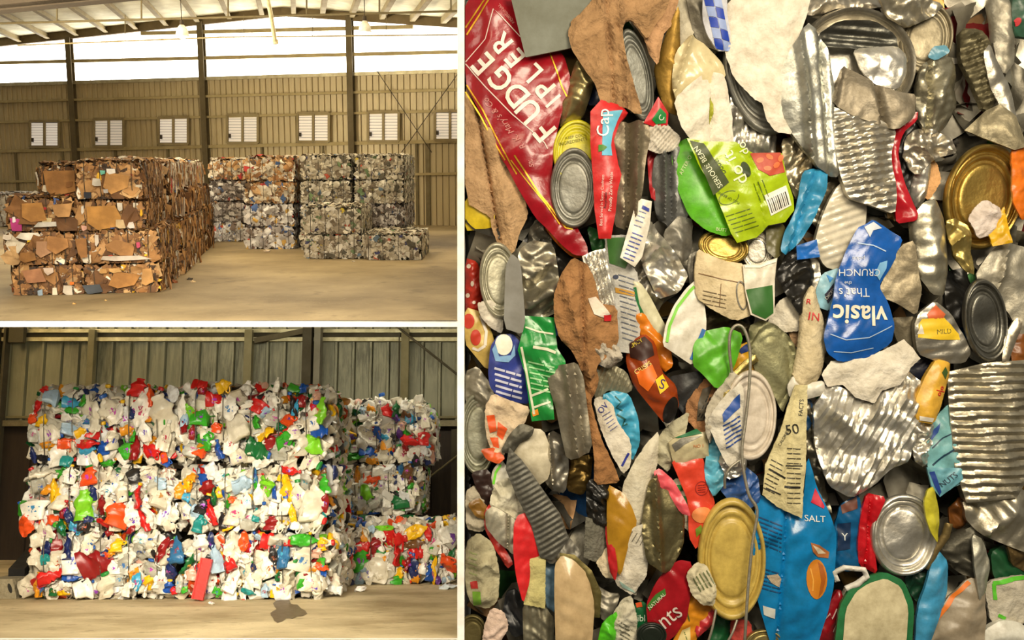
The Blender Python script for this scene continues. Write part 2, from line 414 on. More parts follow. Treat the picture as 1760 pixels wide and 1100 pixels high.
FACES = {'front': (lambda w, d, h: (np.array((0, 0, h / 2)), np.array((1, 0, 0)), np.array((0, 0, 1)), w, h)),
         'right': (lambda w, d, h: (np.array((w / 2, d / 2, h / 2)), np.array((0, 1, 0)), np.array((0, 0, 1)), d, h)),
         'left': (lambda w, d, h: (np.array((-w / 2, d / 2, h / 2)), np.array((0, -1, 0)), np.array((0, 0, 1)), d, h)),
         'top': (lambda w, d, h: (np.array((0, d / 2, h)), np.array((1, 0, 0)), np.array((0, 1, 0)), w, d))}
G3 = [(i, j) for j in (-1, 0, 1) for i in (-1, 0, 1)]
def scrap_vf(dims, face, n, smin, smax, asp, pal, rg, ang=None, out=.03, lift=.3):
    """n loose flaps lying on one face of a bale; returns verts, faces, colours"""
    o, a, b, la, lb = FACES[face](*dims); nn = np.cross(a, b)
    V, Fc, C = [], [], []
    cols = [np.array(lin(c)) for c, _ in pal]; wts = np.array([w for _, w in pal], float); wts /= wts.sum()
    for _ in range(n):
        s = smin + (smax - smin) * rg.rand() ** 2; t = s * asp * (.6 + .8 * rg.rand())
        th = rg.rand() * 6.283 if ang is None else ang + rg.randn() * .18
        ea = a * math.cos(th) + b * math.sin(th); eb = -a * math.sin(th) + b * math.cos(th)
        e = .5 * (abs(math.cos(th)) * t + abs(math.sin(th)) * s); e2 = .5 * (abs(math.sin(th)) * t + abs(math.cos(th)) * s)
        c = o + a * (rg.rand() - .5) * max(la - 1.2 * e, 0) + b * (rg.rand() - .5) * max(lb - 1.2 * e2, 0) + nn * out * rg.rand()
        tx, ty, bd = rg.randn(3) * lift * s
        base = len(V); jit = rg.randn(9, 2) * s * .17
        for k, (i, j) in enumerate(G3):
            q = c + ea * (i * t / 2 + jit[k, 0]) + eb * (j * s / 2 + jit[k, 1]) + nn * min(out * 2.0, (i * tx * .5 + j * ty * .5 + bd * (1 - .5 * (i * i + j * j)) + rg.randn() * s * .06))
            q[0] = min(max(q[0], -dims[0] / 2 - out), dims[0] / 2 + out); V.append(q)
        for (i, j) in ((0, 0), (1, 0), (0, 1), (1, 1)):
            q = base + j * 3 + i; Fc.append((q, q + 1, q + 4, q + 3))
        cc = cols[rg.choice(len(cols), p=wts)] * (.8 + .3 * rg.rand())
        C += [cc] * 9
    return V, Fc, C

SCRAP = colour_mat('loose_scrap', 'attr', .7, .25, 9.0, .1)
SHEET = colour_mat('flattened_sheet', 'object', .8, .28, 7.0, .25)
WIRE = M('dull', (92, 88, 78)); STRAPD = M('matte', (60, 52, 40))

BROWN = [((166, 120, 70), 5), ((188, 142, 88), 4), ((142, 98, 54), 5), ((108, 72, 38), 5), ((200, 162, 112), 2), ((226, 216, 196), 1.1), ((66, 46, 28), 3), ((205, 200, 190), .5), ((190, 60, 40), .12), ((60, 90, 150), .12), ((225, 175, 40), .12)]
BROWNW = [((176, 128, 74), 4), ((200, 160, 110), 3), ((228, 218, 200), 5), ((150, 104, 60), 2), ((205, 190, 165), 4), ((190, 50, 45), .5), ((70, 100, 150), .4), ((100, 76, 50), 2)]
PAPER = [((222, 216, 208), 6), ((196, 186, 176), 5), ((160, 150, 140), 3), ((120, 104, 92), 3), ((236, 234, 230), 4), ((190, 60, 55), .5), ((80, 100, 150), .6), ((220, 170, 60), .5), ((90, 130, 90), .4), ((140, 100, 64), 1.2)]
PAPERW = [((238, 236, 234), 7), ((214, 208, 204), 5), ((180, 172, 168), 3), ((130, 112, 100), 2), ((216, 80, 60), .4), ((90, 120, 180), .6), ((224, 180, 90), .6), ((100, 84, 70), 1.2)]
GREYP = [((150, 140, 134), 5), ((186, 176, 170), 4), ((110, 98, 90), 4), ((214, 208, 202), 3), ((86, 74, 66), 3), ((150, 110, 70), 1), ((150, 60, 55), .3), ((80, 100, 140), .4)]
PETP = [((196, 186, 164), 7), ((168, 156, 134), 5), ((126, 112, 92), 4), ((216, 208, 190), 6), ((92, 86, 70), 2), ((234, 228, 214), 3), ((110, 134, 92), .5), ((104, 126, 146), .5), ((190, 80, 50), .3), ((214, 190, 60), .2), ((60, 60, 110), .3)]

def make_bale(room, name, label, cat, group, loc, rz, dims, pal, n, size, nsheet, sheet_size, sheet_pal, asp=1.3, side_strips=False, faces=('front', 'right', 'left', 'top'), amp=.02, core_rgb=(112, 82, 48), out=.03, straps=5):
    w, d, h = dims; sd = seed_of(label); rg = np.random.RandomState(sd)
    v, f = core_vf(w, d, h, 14, 14, 9, amp, sd)
    o = link(name, mesh(name, v, f, M('card', core_rgb))); room.put(o, loc, rz); tag(o, label, cat, group)
    V, Fc, C = [], [], []
    for fc in faces:
        la, lb = FACES[fc](w, d, h)[3:]
        k = max(20, int(n * la * lb / (w * h) * (1 if fc == 'front' else .8)))
        if side_strips and fc in ('right', 'left'):
            q = scrap_vf(dims, fc, k, size[0] * .4, size[1] * .5, 3.4, pal, rg, ang=math.pi / 2, out=out, lift=.5)
        else:
            q = scrap_vf(dims, fc, k, size[0], size[1], asp, pal, rg, out=out, lift=.16 if fc != 'top' else .3)
        b = len(V); V += q[0]; Fc += [tuple(i + b for i in t) for t in q[1]]; C += q[2]
    V = np.array(V); V[:, 2] = np.maximum(V[:, 2], .002)
    me = mesh('packed_scrap', V, Fc, SCRAP); set_col(me, np.array(C))
    link('packed_scrap', me, o)['kind'] = 'stuff'
    for k in range(nsheet):
        fc = 'front' if rg.rand() < .72 else 'right'
        big = sheet_size[0] + (sheet_size[1] - sheet_size[0]) * rg.rand()
        if side_strips and fc == 'right': q = scrap_vf(dims, fc, 1, big * .3, big * .4, 2.6, sheet_pal, rg, ang=math.pi / 2, out=out * 2, lift=.3)
        else: q = scrap_vf(dims, fc, 1, big, big, 1.3, sheet_pal, rg, out=out * 1.6, lift=.12)
        vv = np.array(q[0]); vv[:, 2] = np.maximum(vv[:, 2], .002)
        if fc == 'front': vv[:, 1] -= out * .9
        else: vv[:, 0] += out * .9
        s = link('flattened_sheet', mesh('flattened_sheet', vv, q[1], SHEET, False), o); s.color = (*q[2][0], 1)
        s.modifiers.new('thick', 'SOLIDIFY').thickness = .006
    for k in range(straps):
        x = -w / 2 + w * (k + .5) / straps + rg.randn() * .01
        p = [(x, -out * 1.5, .01), (x + rg.randn() * .004, -out * 1.9, h * .5), (x, -out * 1.3, h), (x, d * .5, h + out)]
        link('strap', mesh('strap', *tube_vf(p, .0035, 5), STRAPD), o)
    return o

# ---- the cardboard pile (yawed a little)
YAW = R(12.0)
PB = R1.floor(277, 502)
ca, sa = math.cos(YAW), math.sin(YAW)
def pile(u, v): return Vector((PB.x + u * ca - v * sa, PB.y + u * sa + v * ca, 0))
m_px = PB.y / F
def zpx(py): return max(0, R1.at(277, py, PB.y).z)
CARD = [  # px x0, x1, y top, y bottom, label
    (25, 143, 452, 506, 'brown cardboard bale on the floor, front left corner of the tall pile', (176, 128, 74)),
    (146, 277, 452, 503, "brown cardboard bale on the floor with a grey magazine at the pile's front right", (176, 128, 74)),
    (17, 135, 396, 451, 'cardboard bale with a yellow printed box, second from the floor on the left front column', (180, 130, 78)),
    (139, 275, 397, 451, 'dark mixed cardboard bale, second from the floor on the right front column', (140, 98, 58)),
    (23, 132, 340, 395, 'cardboard bale with a pink printed carton, third from the floor on the left front column', (182, 134, 78)),
    (134, 255, 343, 396, 'cardboard bale with one broad golden sheet, third from the floor on the right front column', (186, 136, 76)),
    (65, 141, 284, 339, 'smooth cardboard bale set back at the top of the left front column', (160, 112, 60)),
    (142, 252, 279, 342, 'ragged cardboard bale with curled sheets at the top of the right front column', (176, 130, 78)),
]
def flat_sheet(o, name, poly, y, rgb, label=None):
    """a sheet of board lying on the bale's front, outline in the bale's own x, z"""
    n = len(poly); v = [(x, y - .004, z) for x, z in poly] + [(x, y + .004, z) for x, z in poly]
    f = [tuple(range(n)), tuple(range(2 * n - 1, n - 1, -1))] + [(i + n, (i + 1) % n + n, (i + 1) % n, i) for i in range(n)]
    s = link(name, mesh(name, v, f, SHEET, False), o); s.color = (*lin(rgb), 1)
    if label: s['label'] = label
    return s
ACC = {0: [((95, 500), 7, 16, (215, 205, 185), 'pale scrap'), ((118, 492), 16, 20, (190, 180, 165), 'pale scrap'), ((125, 482), 8, 5, (225, 120, 40), 'orange scrap'), ((70, 497), 8, 12, (150, 170, 190), 'pale blue scrap'), ((62, 467), 30, 26, (176, 124, 88), None), ((88, 460), 14, 12, (215, 195, 180), None)],
       1: [((160, 492), 26, 22, (70, 76, 84), 'grey magazine'), ((255, 474), 18, 26, (200, 152, 92), None), ((215, 478), 44, 26, (178, 126, 66), None), ((200, 461), 18, 8, (214, 170, 108), None), ((180, 463), 10, 10, (196, 150, 88), None)],
       2: [((61, 405), 14, 15, (238, 196, 30), 'yellow printed box'), ((60, 402), 36, 12, (232, 226, 214), 'white box edge'), ((82, 421), 24, 28, (190, 146, 110), None), ((25, 402), 14, 8, (222, 210, 195), None), ((108, 414), 34, 26, (176, 126, 74), None), ((57, 436), 28, 16, (150, 104, 50), None)],
       3: [((243, 419), 5, 10, (225, 90, 130), 'pink scrap'), ((194, 438), 7, 5, (230, 90, 70), None), ((172, 409), 6, 16, (224, 214, 204), None), ((255, 437), 4, 4, (230, 200, 40), None), ((147, 422), 16, 34, (150, 104, 56), None), ((215, 440), 70, 9, (200, 188, 176), None)],
       4: [((37, 382), 17, 26, (196, 60, 140), 'pink printed carton'), ((34, 375), 5, 10, (240, 230, 236), None), ((89, 376), 14, 13, (214, 196, 150), None), ((87, 357), 6, 5, (176, 30, 40), None), ((70, 364), 38, 32, (184, 132, 68), None), ((116, 360), 30, 26, (192, 146, 92), None), ((88, 384), 30, 10, (190, 186, 178), None)],
       5: [((184, 368), 58, 42, (192, 140, 70), 'broad golden sheet of cardboard'), ((213, 355), 8, 14, (226, 220, 208), None), ((228, 387), 14, 10, (206, 196, 188), None), ((149, 390), 8, 8, (226, 176, 160), None), ((250, 366), 4, 10, (230, 180, 30), None), ((149, 360), 5, 12, (214, 206, 196), None), ((214, 384), 14, 14, (196, 170, 130), None)],
       6: [((82, 323), 17, 12, (226, 214, 190), 'pale paper patch'), ((88, 307), 10, 8, (206, 186, 150), None), ((105, 308), 60, 40, (168, 118, 62), None), ((120, 316), 12, 10, (150, 100, 50), None)],
       7: [((201, 293), 13, 9, (240, 236, 230), 'white scrap'), ((186, 296), 8, 7, (110, 190, 170), 'turquoise scrap'), ((208, 312), 34, 28, (196, 146, 84), None), ((176, 312), 14, 12, (206, 200, 190), None), ((160, 335), 10, 14, (40, 44, 60), None), ((192, 327), 8, 8, (190, 186, 186), None)]}
for i, (x0, x1, y0, y1, lab, core) in enumerate(CARD):
    u0, u1 = (x0 - 277) * m_px * .93, (x1 - 277) * m_px * .93
    z0, z1 = zpx(y1), zpx(y0)
    if i < 2: z0 = 0
    w, h = u1 - u0, z1 - z0 - .004
    off = (0, 0, -.02, 0, .02, .06, .30, .05)[i]
    p = pile((u0 + u1) / 2, off); p.z = z0
    o = make_bale(R1, 'cardboard_bale', lab, 'bale', 'cardboard bales of the tall pile', p, YAW, (w, 1.45, h), BROWN, (420, 420, 380, 800, 380, 340, 160, 700)[i], (.015, .075), 6, (.05, .15), BROWN[:6], side_strips=True, core_rgb=tuple(int(c * .62) for c in core), amp=.018, straps=4, out=.028)
    for k, ((px, py), sw, shh, rgb, lb) in enumerate(ACC[i]):
        rg = np.random.RandomState(i * 31 + k); cx = (px - (x0 + x1) / 2) * m_px * .93; cz = min(max(zpx(py) - z0, .03), h - .02)
        poly = [(cx + math.cos(t) * sw * m_px * .6 * (.75 + .6 * rg.rand()), cz + math.sin(t) * shh * m_px * .6 * (.75 + .6 * rg.rand())) for t in (.5 + .5 * rg.rand(), 2.2 + .4 * rg.rand(), 3.5 + .5 * rg.rand(), 4.4, 5.5 + .3 * rg.rand())]
        poly = [(x, max(z, .004)) for x, z in poly]
        s = flat_sheet(o, 'flattened_sheet', poly, -.055 - .006 * k, rgb, lb); s.rotation_euler = (R(rg.randn() * 2), 0, 0)
ROWS = ('second', 'third', 'fourth')
LAYER = ('on the floor', 'one above the floor', 'one below the top', 'at the top')
for r in range(3):
    for l in range(4):
        z0 = (zpx(503), zpx(451), zpx(396), zpx(341))[l]; z1 = (zpx(452), zpx(397), zpx(342), zpx(279))[l]
        if l == 0: z0 = 0
        rg = np.random.RandomState(r * 9 + l); u1 = (0, -.01, -.06, -.12)[l] + rg.randn() * .02 + .01 * r
        p = pile(u1 - .36, 1.62 * (r + 1)); p.z = z0
        make_bale(R1, 'cardboard_bale', 'cardboard bale %s, %s row back on the right side of the pile' % (LAYER[l], ROWS[r]), 'bale', 'cardboard bales of the tall pile', p, YAW, (.72, 1.52, z1 - z0 - .004),
                  BROWN if l < 3 else BROWNW, 240, (.03, .12), 12, (.10, .24), [((190, 142, 86), 4), ((160, 112, 62), 3), ((226, 214, 196), 2.2), ((206, 160, 104), 2), ((130, 88, 48), 2)], side_strips=True, core_rgb=(96, 66, 38), amp=.02, straps=0, faces=('right', 'top', 'front'))

# ---- the columns of paper and clear bottle bales behind
def stack_bale(x0, x1, y0, y1, ybase, depth, name, label, cat, group, pal, core, n=330, size=(.025, .09), out=.02, nsheet=8, ss=(.035, .07), first=False, **k):
    d = R1.floor(600, ybase).y
    A, B, T = R1.at(x0, y1, d), R1.at(x1, y1, d), R1.at((x0 + x1) / 2, y0, d)
    z0 = 0 if first else A.z
    return make_bale(R1, name, label, cat, group, ((A.x + B.x) / 2, d, z0), 0, (B.x - A.x, depth, T.z - z0 - .004), pal, n, size, nsheet, ss, pal, core_rgb=core, out=out, straps=k.get('straps', 4), asp=1.1, faces=k.get('faces', ('front', 'right', 'top')))
PG, CG = 'paper bales in the middle of the warehouse', 'clear plastic bottle bales in the warehouse'
for j, (y0, y1, pal, core, lb) in enumerate(((382, 416, PAPERW, (120, 104, 92), 'on the floor'), (346, 381, GREYP, (96, 84, 74), 'second from the floor'), (311, 345, GREYP, (104, 92, 82), 'third from the floor'), (275, 309, BROWNW, (140, 112, 82), 'at the top'))):
    stack_bale(360, 424, y0, y1, 415, 1.5, 'paper_bale', '%s paper bale %s in the set-back column beside the cardboard pile' % (('white', 'dark grey', 'grey', 'brown and white')[j], lb), 'bale', PG, pal, core, first=j == 0)
for j, (y0, y1, pal, core, lb) in enumerate(((390, 428, PAPERW, (120, 100, 86), 'white paper bale with a brown right end, bottom of the forward paper column'), (351, 389, PAPERW, (130, 116, 106), 'bright white paper bale second from the floor in the forward paper column'),
                                            (313, 350, BROWNW, (120, 100, 80), 'mixed paper bale third from the floor in the forward paper column'), (272, 312, BROWNW, (150, 112, 72), 'brown and white paper bale with a red scrap, top of the forward paper column'))):
    stack_bale(422, 506, y0, y1, 428, 1.4, 'paper_bale', lb, 'bale', PG, pal, core, size=(.025, .1), nsheet=10, ss=(.04, .09), first=j == 0)
for j, (y0, y1) in enumerate(((392, 431), (351, 391), (310, 350), (268, 309))):
    lab = ('clear plastic bottle bale on the floor behind the forward pair', 'clear plastic bottle bale hidden mostly by the forward pair, second from the floor', 'clear plastic bottle bale third from the floor in the left bottle column', 'clear plastic bottle bale at the top of the left bottle column')[j]
    stack_bale(517, 603, y0, y1, 430, 1.5, 'bottle_bale', lab, 'bale', CG, PETP, (92, 86, 64), n=480, size=(.02, .07), first=j == 0)
    lab = ('clear plastic bottle bale on the floor behind the lone low bale', 'clear plastic bottle bale second from the floor in the far right bottle column', 'clear plastic bottle bale third from the floor in the far right bottle column', 'clear plastic bottle bale at the top of the far right bottle column')[j]
    stack_bale(610, 694, y0, y1, 430, 1.5, 'bottle_bale', lab, 'bale', CG, PETP if j != 1 else GREYP, (92, 86, 68), n=480, size=(.02, .07), first=j == 0)
stack_bale(524, 621, 403, 446, 445, 1.0, 'bottle_bale', 'clear plastic bottle bale on the floor, lower of the forward pair', 'bale', CG, PETP, (104, 98, 76), n=480, size=(.02, .075), first=True)
stack_bale(522, 620, 357, 402, 445, 1.0, 'bottle_bale', 'clear plastic bottle bale with a broad light top, upper of the forward pair', 'bale', CG, PETP, (110, 104, 78), n=480, size=(.02, .075))
stack_bale(623, 723, 404, 448, 447, 1.2, 'bottle_bale', 'lone low bale of clear bottles standing on the floor in front of the right column', 'bale', CG, PETP, (116, 106, 86), n=480, size=(.02, .075), first=True)
stack_bale(-26, 21, 335, 390, 390, 1.2, 'paper_bale', 'pale paper bale cut off at the left end of the back wall', 'bale', PG, PAPER, (120, 108, 92), size=(.04, .16), first=True)
stack_bale(777, 796, 328, 386, 386, 1.2, 'paper_bale', 'brown and grey bale cut off at the right end of the back wall', 'bale', PG, BROWNW, (100, 82, 60), first=True)

# ---- odds and ends by the right end of the back wall
d = R1.floor(700, 379).y; k = d / F
def bx(x0, y0, x1, y1, dy=.06, yo=0): a, b = R1.at(x0, y1, d), R1.at(x1, y0, d); return box_vf(a.x, b.x, d + yo, d + yo + dy, max(a.z, 0), b.z)
WOOD = M('card', (176, 138, 84))
pal = link('wooden_rack', mesh('wooden_rack', *bx(697, 327, 731, 331), WOOD, False)); R1.put(pal); tag(pal, 'pale wooden rack of two rails standing against the back wall beside the bottle column', 'rack')
link('rail', mesh('rail', *bx(697, 357, 731, 361, .06, .002), WOOD, False), pal)
for x in (699, 717, 729): link('post', mesh('post', *bx(x - 1, 325, x + 1.4, 380, .05, .06), WOOD, False), pal)
bd = link('dark_board', mesh('dark_board', *bar_vf(R1.at(722, 378, d - .15), R1.at(729, 308, d + .12), .1, .04), STEELDARK, False)); R1.put(bd); tag(bd, 'narrow dark board leaning on the wall post beside the wooden rack', 'board')
tr = bpy.data.objects.new('tyre', None); COL.objects.link(tr)
c = R1.floor(749.5, 378); R1.put(tr, (c.x, c.y, 0)); tag(tr, 'stack of black tyres with an upright loop on the floor by the back wall', 'tyre')
RUB = M('matte', (40, 36, 30))
for z in (0, 9.4 * k):
    link('tyre_ring', mesh('tyre_ring', *lathe_vf([(6 * k, z), (11 * k, z), (12.6 * k, z + 3 * k), (12.6 * k, z + 6.4 * k), (11 * k, z + 9.2 * k), (6 * k, z + 9.2 * k), (6 * k, z)], 28), RUB), tr)
link('loop_handle', mesh('loop_handle', *tube_vf(smooth_path([(-5 * k, 0, 18 * k), (-5 * k, 0, 36 * k), (-3 * k, 0, 41 * k), (3 * k, 0, 41 * k), (5 * k, 0, 36 * k), (5 * k, 0, 18 * k)]), .8 * k, 6), STEELWORK), tr)
def litter(px, py, s, rgb, label, room=R1, name='paper_scrap', cat='scrap'):
    p = room.floor(px, py); rg = np.random.RandomState(seed_of(label)); k = p.y / F
    bm = bmesh.new(); bmesh.ops.create_icosphere(bm, subdivisions=2, radius=1)
    for v in bm.verts:
        j = 1 + .35 * math.sin(v.co.x * 5 + rg.rand() * .5) * math.cos(v.co.z * 4) + rg.randn() * .12
        v.co = Vector((v.co.x * s * k * j, v.co.y * s * k * j * .8, max(0, (v.co.z + .5) * s * k * .5 * j)))
    me = bpy.data.meshes.new(name); bm.to_mesh(me); bm.free(); me.materials.append(M('paper', rgb))
    o = link(name, me); room.put(o, (p.x, p.y, 0)); tag(o, label, cat)
litter(300, 486, 7, (150, 92, 56), 'crushed brown carton scrap on the warehouse floor beside the cardboard pile')
litter(327, 481, 5, (70, 62, 54), 'dark scrap on the warehouse floor, left of a pale crumb')
litter(333, 485, 4, (205, 180, 140), 'pale crumb of card on the warehouse floor away from the pile')
litter(278, 500, 4, (200, 178, 140), 'pale card flake on the floor at the pile corner')
litter(252, 502, 7, (214, 204, 188), 'white torn paper on the floor under the front right bale')
litter(128, 523, 3, (206, 160, 96), 'small tan card flake on the open floor before the pile')
litter(182, 517, 2.5, (206, 170, 110), 'tiny tan crumb on the open floor before the pile')
litter(460, 433, 6, (206, 190, 170), 'pale paper crumple on the floor before the white paper column')
litter(608, 450, 3, (200, 190, 170), 'pale bottle scrap on the floor between the low bottle bales')
# ================================================================== ROOM 2: bales of coloured plastic bottles
DW2 = 15.5                                       # distance of the back wall
def w2(px, py, out=0.0): return R2.at(px, py, DW2 - out)
p0 = R2.floor(880, 1098.5)
struct('floor', ([(-8.5, p0.y - .03, 0), (-.43, p0.y - .03, 0), (-.43, DW2 + .1, 0), (-8.5, DW2 + .1, 0)], [(0, 1, 2, 3)]),
       concrete('bay_concrete', (214, 198, 160), (160, 142, 106), .7, 1.6), R2)
zl = w2(400, 728).z
z_top = w2(400, 500).z
n2 = Vector((0, -1, 0))
struct('wall_back', corrugated(Vector((-8.4, DW2, 0)), Vector((-.44, DW2, 0)), zl, z_top, .262, .03, .05, n2), sheet_metal('grimy_sheeting', (150, 148, 122), .6), R2)
DARK = sheet_metal('dark_panelling', (58, 46, 34), .4, .7)
struct('wall_lower', corrugated(Vector((-8.4, DW2 - .02, 0)), Vector((-.44, DW2 - .02, 0)), 0, zl, .6, .02, .02, n2), DARK, R2)
struct('light_block_left', box_vf(-8.5, -8.42, p0.y + .5, DW2, 0, z_top), DARK, R2)  # unseen end wall, added only to block light from the left
G2 = M('dull', (200, 194, 160)); G2D = M('matte', (70, 64, 46)); C2 = M('matte', (134, 127, 95)); C2D = M('matte', (74, 68, 50)); C2G = M('matte', (128, 125, 110))
def hbar(y0, y1, mat, name, out, dep, x0=-20, x1=800):
    a, b = w2(x0, y1, out), w2(x1, y0, out); struct(name, box_vf(a.x, b.x, DW2 - out - dep, DW2 - out, a.z, b.z), mat, R2)
hbar(567, 573, G2, 'trim_11', .05, .10); hbar(573, 581, G2D, 'trim_12', .05, .03); hbar(581, 587.5, G2, 'trim_13', .05, .10)
hbar(723, 733, M('dull', (150, 142, 116)), 'trim_14', .05, .12); hbar(715, 719, C2, 'trim_15', .02, .05)
def vcol(x0, x1, y0, y1, mat, out, dep, name='column'):
    a, b = w2(x0, y1, out), w2(x1, y0, out); struct(name, box_vf(a.x, b.x, DW2 - out - dep, DW2 - out, 0, b.z), mat, R2)
vcol(150, 168.5, 568, 700, C2, .10, .12); vcol(419, 437, 568, 700, C2, .10, .12)
vcol(521, 541, 540, 700, C2D, .12, .2); vcol(541, 556, 540, 700, C2G, .14, .2)
vcol(683, 688, 572, 760, C2D, .10, .06); vcol(688, 704, 567, 760, C2, .12, .10)
vcol(-12, 8, 540, 728, C2D, .1, .2); vcol(8, 18, 540, 728, M('matte', (78, 72, 56)), .1, .16)
vcol(775, 786, 738, 900, C2D, .06, .1)
struct('beam', bar_vf(w2(438, 586, .15), w2(540, 566, .15), .10, .08), M('matte', (92, 84, 62)), R2)
def rod2(name, pts, r, mat, label, cat):
    o = link(name, mesh(name, *tube_vf(pts, r, 6), mat)); R2.put(o); tag(o, label, cat)
rod2('brace_cable', [w2(676, 556, .3), w2(706, 580, .3), w2(800, 655, .3)], .018, C2D, 'dark twisted brace cable slanting down the metal wall to the right of the post', 'cable')
rod2('brace_rod', [w2(700, 850, .2), w2(800, 772, .2)], .014, C2, 'thin rod slanting across the dark lower panel behind the bales', 'rod')
a = w2(33, 575, .2)
o = link('junction_box', mesh('junction_box', *box_vf(a.x - .11, a.x + .11, a.y - .1, a.y, a.z - .13, a.z + .12), M('matte', (84, 78, 58)), False)); R2.put(o); tag(o, 'small dusty box on the rail at the top left of the dim metal wall', 'box')

# ------------------------------------------------------------------ crushed bottle shapes (unit height, y towards the back)
def bottle(kind, sd, ns=18, nr=18):
    rg = np.random.RandomState(sd)
    prof = {'jug': [(0, .24), (.03, .29), (.3, .30), (.55, .30), (.68, .25), (.8, .13), (.86, .09), (.9, .10), (.97, .10), (1, .08)],
            'round': [(0, .20), (.02, .23), (.25, .235), (.5, .215), (.66, .225), (.78, .14), (.86, .075), (.9, .09), (.97, .09), (1, .07)],
            'flat': [(0, .26), (.03, .30), (.3, .33), (.6, .31), (.76, .22), (.84, .10), (.88, .085), (.9, .1), (.98, .1), (1, .08)],
            'tub': [(0, .30), (.02, .34), (.3, .36), (.62, .40), (.66, .43), (.70, .43), (.72, .39), (.73, .3), (.735, .15), (.74, .05)],
            'shard': [(0, .05), (.1, .2), (.3, .3), (.5, .33), (.7, .28), (.85, .22), (.95, .12), (1, .03)]}[kind]
    zs = np.linspace(0, 1, nr); rs = np.interp(zs, [p[0] for p in prof], [p[1] for p in prof])
    if kind != 'shard': zs[:2] = (0, .02); rs[0], rs[1] = prof[0][1] * .8, prof[1][1]
    asp = {'jug': .8, 'round': .85, 'flat': .5, 'tub': .7, 'shard': .22}[kind] * (.55 + .3 * rg.rand())
    t = np.arange(ns) * 2 * math.pi / ns; V = []
    for z, r in zip(zs, rs):
        sq = .75 if kind in ('jug', 'flat') else 1.0
        c, s = np.cos(t), np.sin(t)
        V += list(np.stack([r * np.sign(c) * np.abs(c) ** sq, r * asp * np.sign(s) * np.abs(s) ** sq, np.full(ns, z)], 1))
    V = np.array(V); Fc = [(i * ns + k, i * ns + (k + 1) % ns, (i + 1) * ns + (k + 1) % ns, (i + 1) * ns + k) for i in range(nr - 1) for k in range(ns)]
    Fc += [tuple(range(ns - 1, -1, -1)), tuple(range((nr - 1) * ns, nr * ns))]
    # crush: dents, a sideways kink, flattening that varies along the length
    d = crumple(V[:, 0], V[:, 2] * .8 + V[:, 1] * .3, .11, .22, sd) + crumple(V[:, 0] + 3, V[:, 2], .045, .08, sd + 5)
    rad = np.maximum(np.hypot(V[:, 0], V[:, 1]), .02)
    V[:, 0] *= 1 + .25 * crumple(V[:, 2], V[:, 2] * 0 + 1, .5, .5, sd + 9); V[:, 1] += d
    V[:, 0] += d * .5 * V[:, 0] / rad + .10 * np.sin(V[:, 2] * 3.1 + rg.rand() * 6) * rg.rand()
    V[:, 1] += .08 * np.sin(V[:, 2] * 3.5 + rg.rand() * 6)
    V[:, 2] = V[:, 2] * (.9 + .1 * np.cos(V[:, 0] * 4)) - .5
    parts = [(V, Fc)]
    if kind == 'jug':
        x = .22 + .06 * rg.rand()
        h = tube_vf(smooth_path([(.20, 0, .02), (x + .12, -.03, .06), (x + .13, -.04, .22), (.12, 0, .33)], 4), .045, 6)
        parts.append(([np.array(p) for p in h[0]], h[1]))
    return join_vf(parts)
BK = ['jug', 'jug', 'round', 'round', 'flat', 'flat', 'tub', 'shard', 'jug', 'flat', 'shard', 'round']
PLAST = colour_mat('plastic_bottle', 'object', .33, .13, 5.0, .06, .0, True)
PLASTA = colour_mat('plastic_bottle_mass', 'attr', .36, .13, 5.0, .06)
BM, NECK = [], []
for i, k in enumerate(BK):
    v_, f_ = bottle(k, 100 + i * 7); me = mesh('plastic_bottle', v_, f_, PLAST); BM.append(me)
    NECK.append(np.mean([np.array(q) for q in v_[17 * 18:18 * 18]], axis=0) if k in ('jug', 'round', 'flat') else None)
CAPC = [M('paint', c_) for c_ in ((226, 226, 220), (30, 90, 180), (200, 36, 34), (40, 140, 60), (236, 190, 30))]
CAPM = [mesh('bottle_cap', *lathe_vf([(.002, .06), (.10, .055), (.115, .04), (.115, -.06), (.09, -.06)], 14), c_) for c_ in CAPC]
BL = [bottle(k, 300 + i * 11, 9, 8) for i, k in enumerate(BK)]
BL = [(np.array([np.array(p) for p in v], float), f) for v, f in BL]

WH = [(236, 232, 218), (228, 222, 204), (214, 206, 186), (240, 238, 230), (222, 216, 200), (205, 198, 178), (232, 228, 220), (198, 194, 180), (225, 228, 230)]
CO = {'r': (206, 32, 30), 'd': (140, 18, 22), 'o': (232, 84, 30), 'y': (240, 190, 20), 'a': (226, 150, 30), 'g': (58, 168, 40), 'l': (126, 206, 40), 'k': (18, 100, 48), 'b': (24, 80, 172), 'n': (24, 40, 96),
      'c': (60, 160, 206), 't': (30, 140, 140), 's': (50, 110, 160), 'p': (92, 48, 130), 'x': (34, 32, 34), 'm': (110, 74, 40), 'w': (240, 238, 230), 'i': (224, 218, 200), 'q': (168, 196, 220), 'h': (176, 176, 166), 'j': (214, 168, 150)}
def rot_m(*a):
    return np.array(Matrix.Rotation(a[2], 3, 'Y') @ Matrix.Rotation(a[0], 3, 'X') @ Matrix.Rotation(a[1], 3, 'Z'))
MIX = 'w' * 12 + 'i' * 14 + 'qhhj' + 'rdoyaglkbnx'
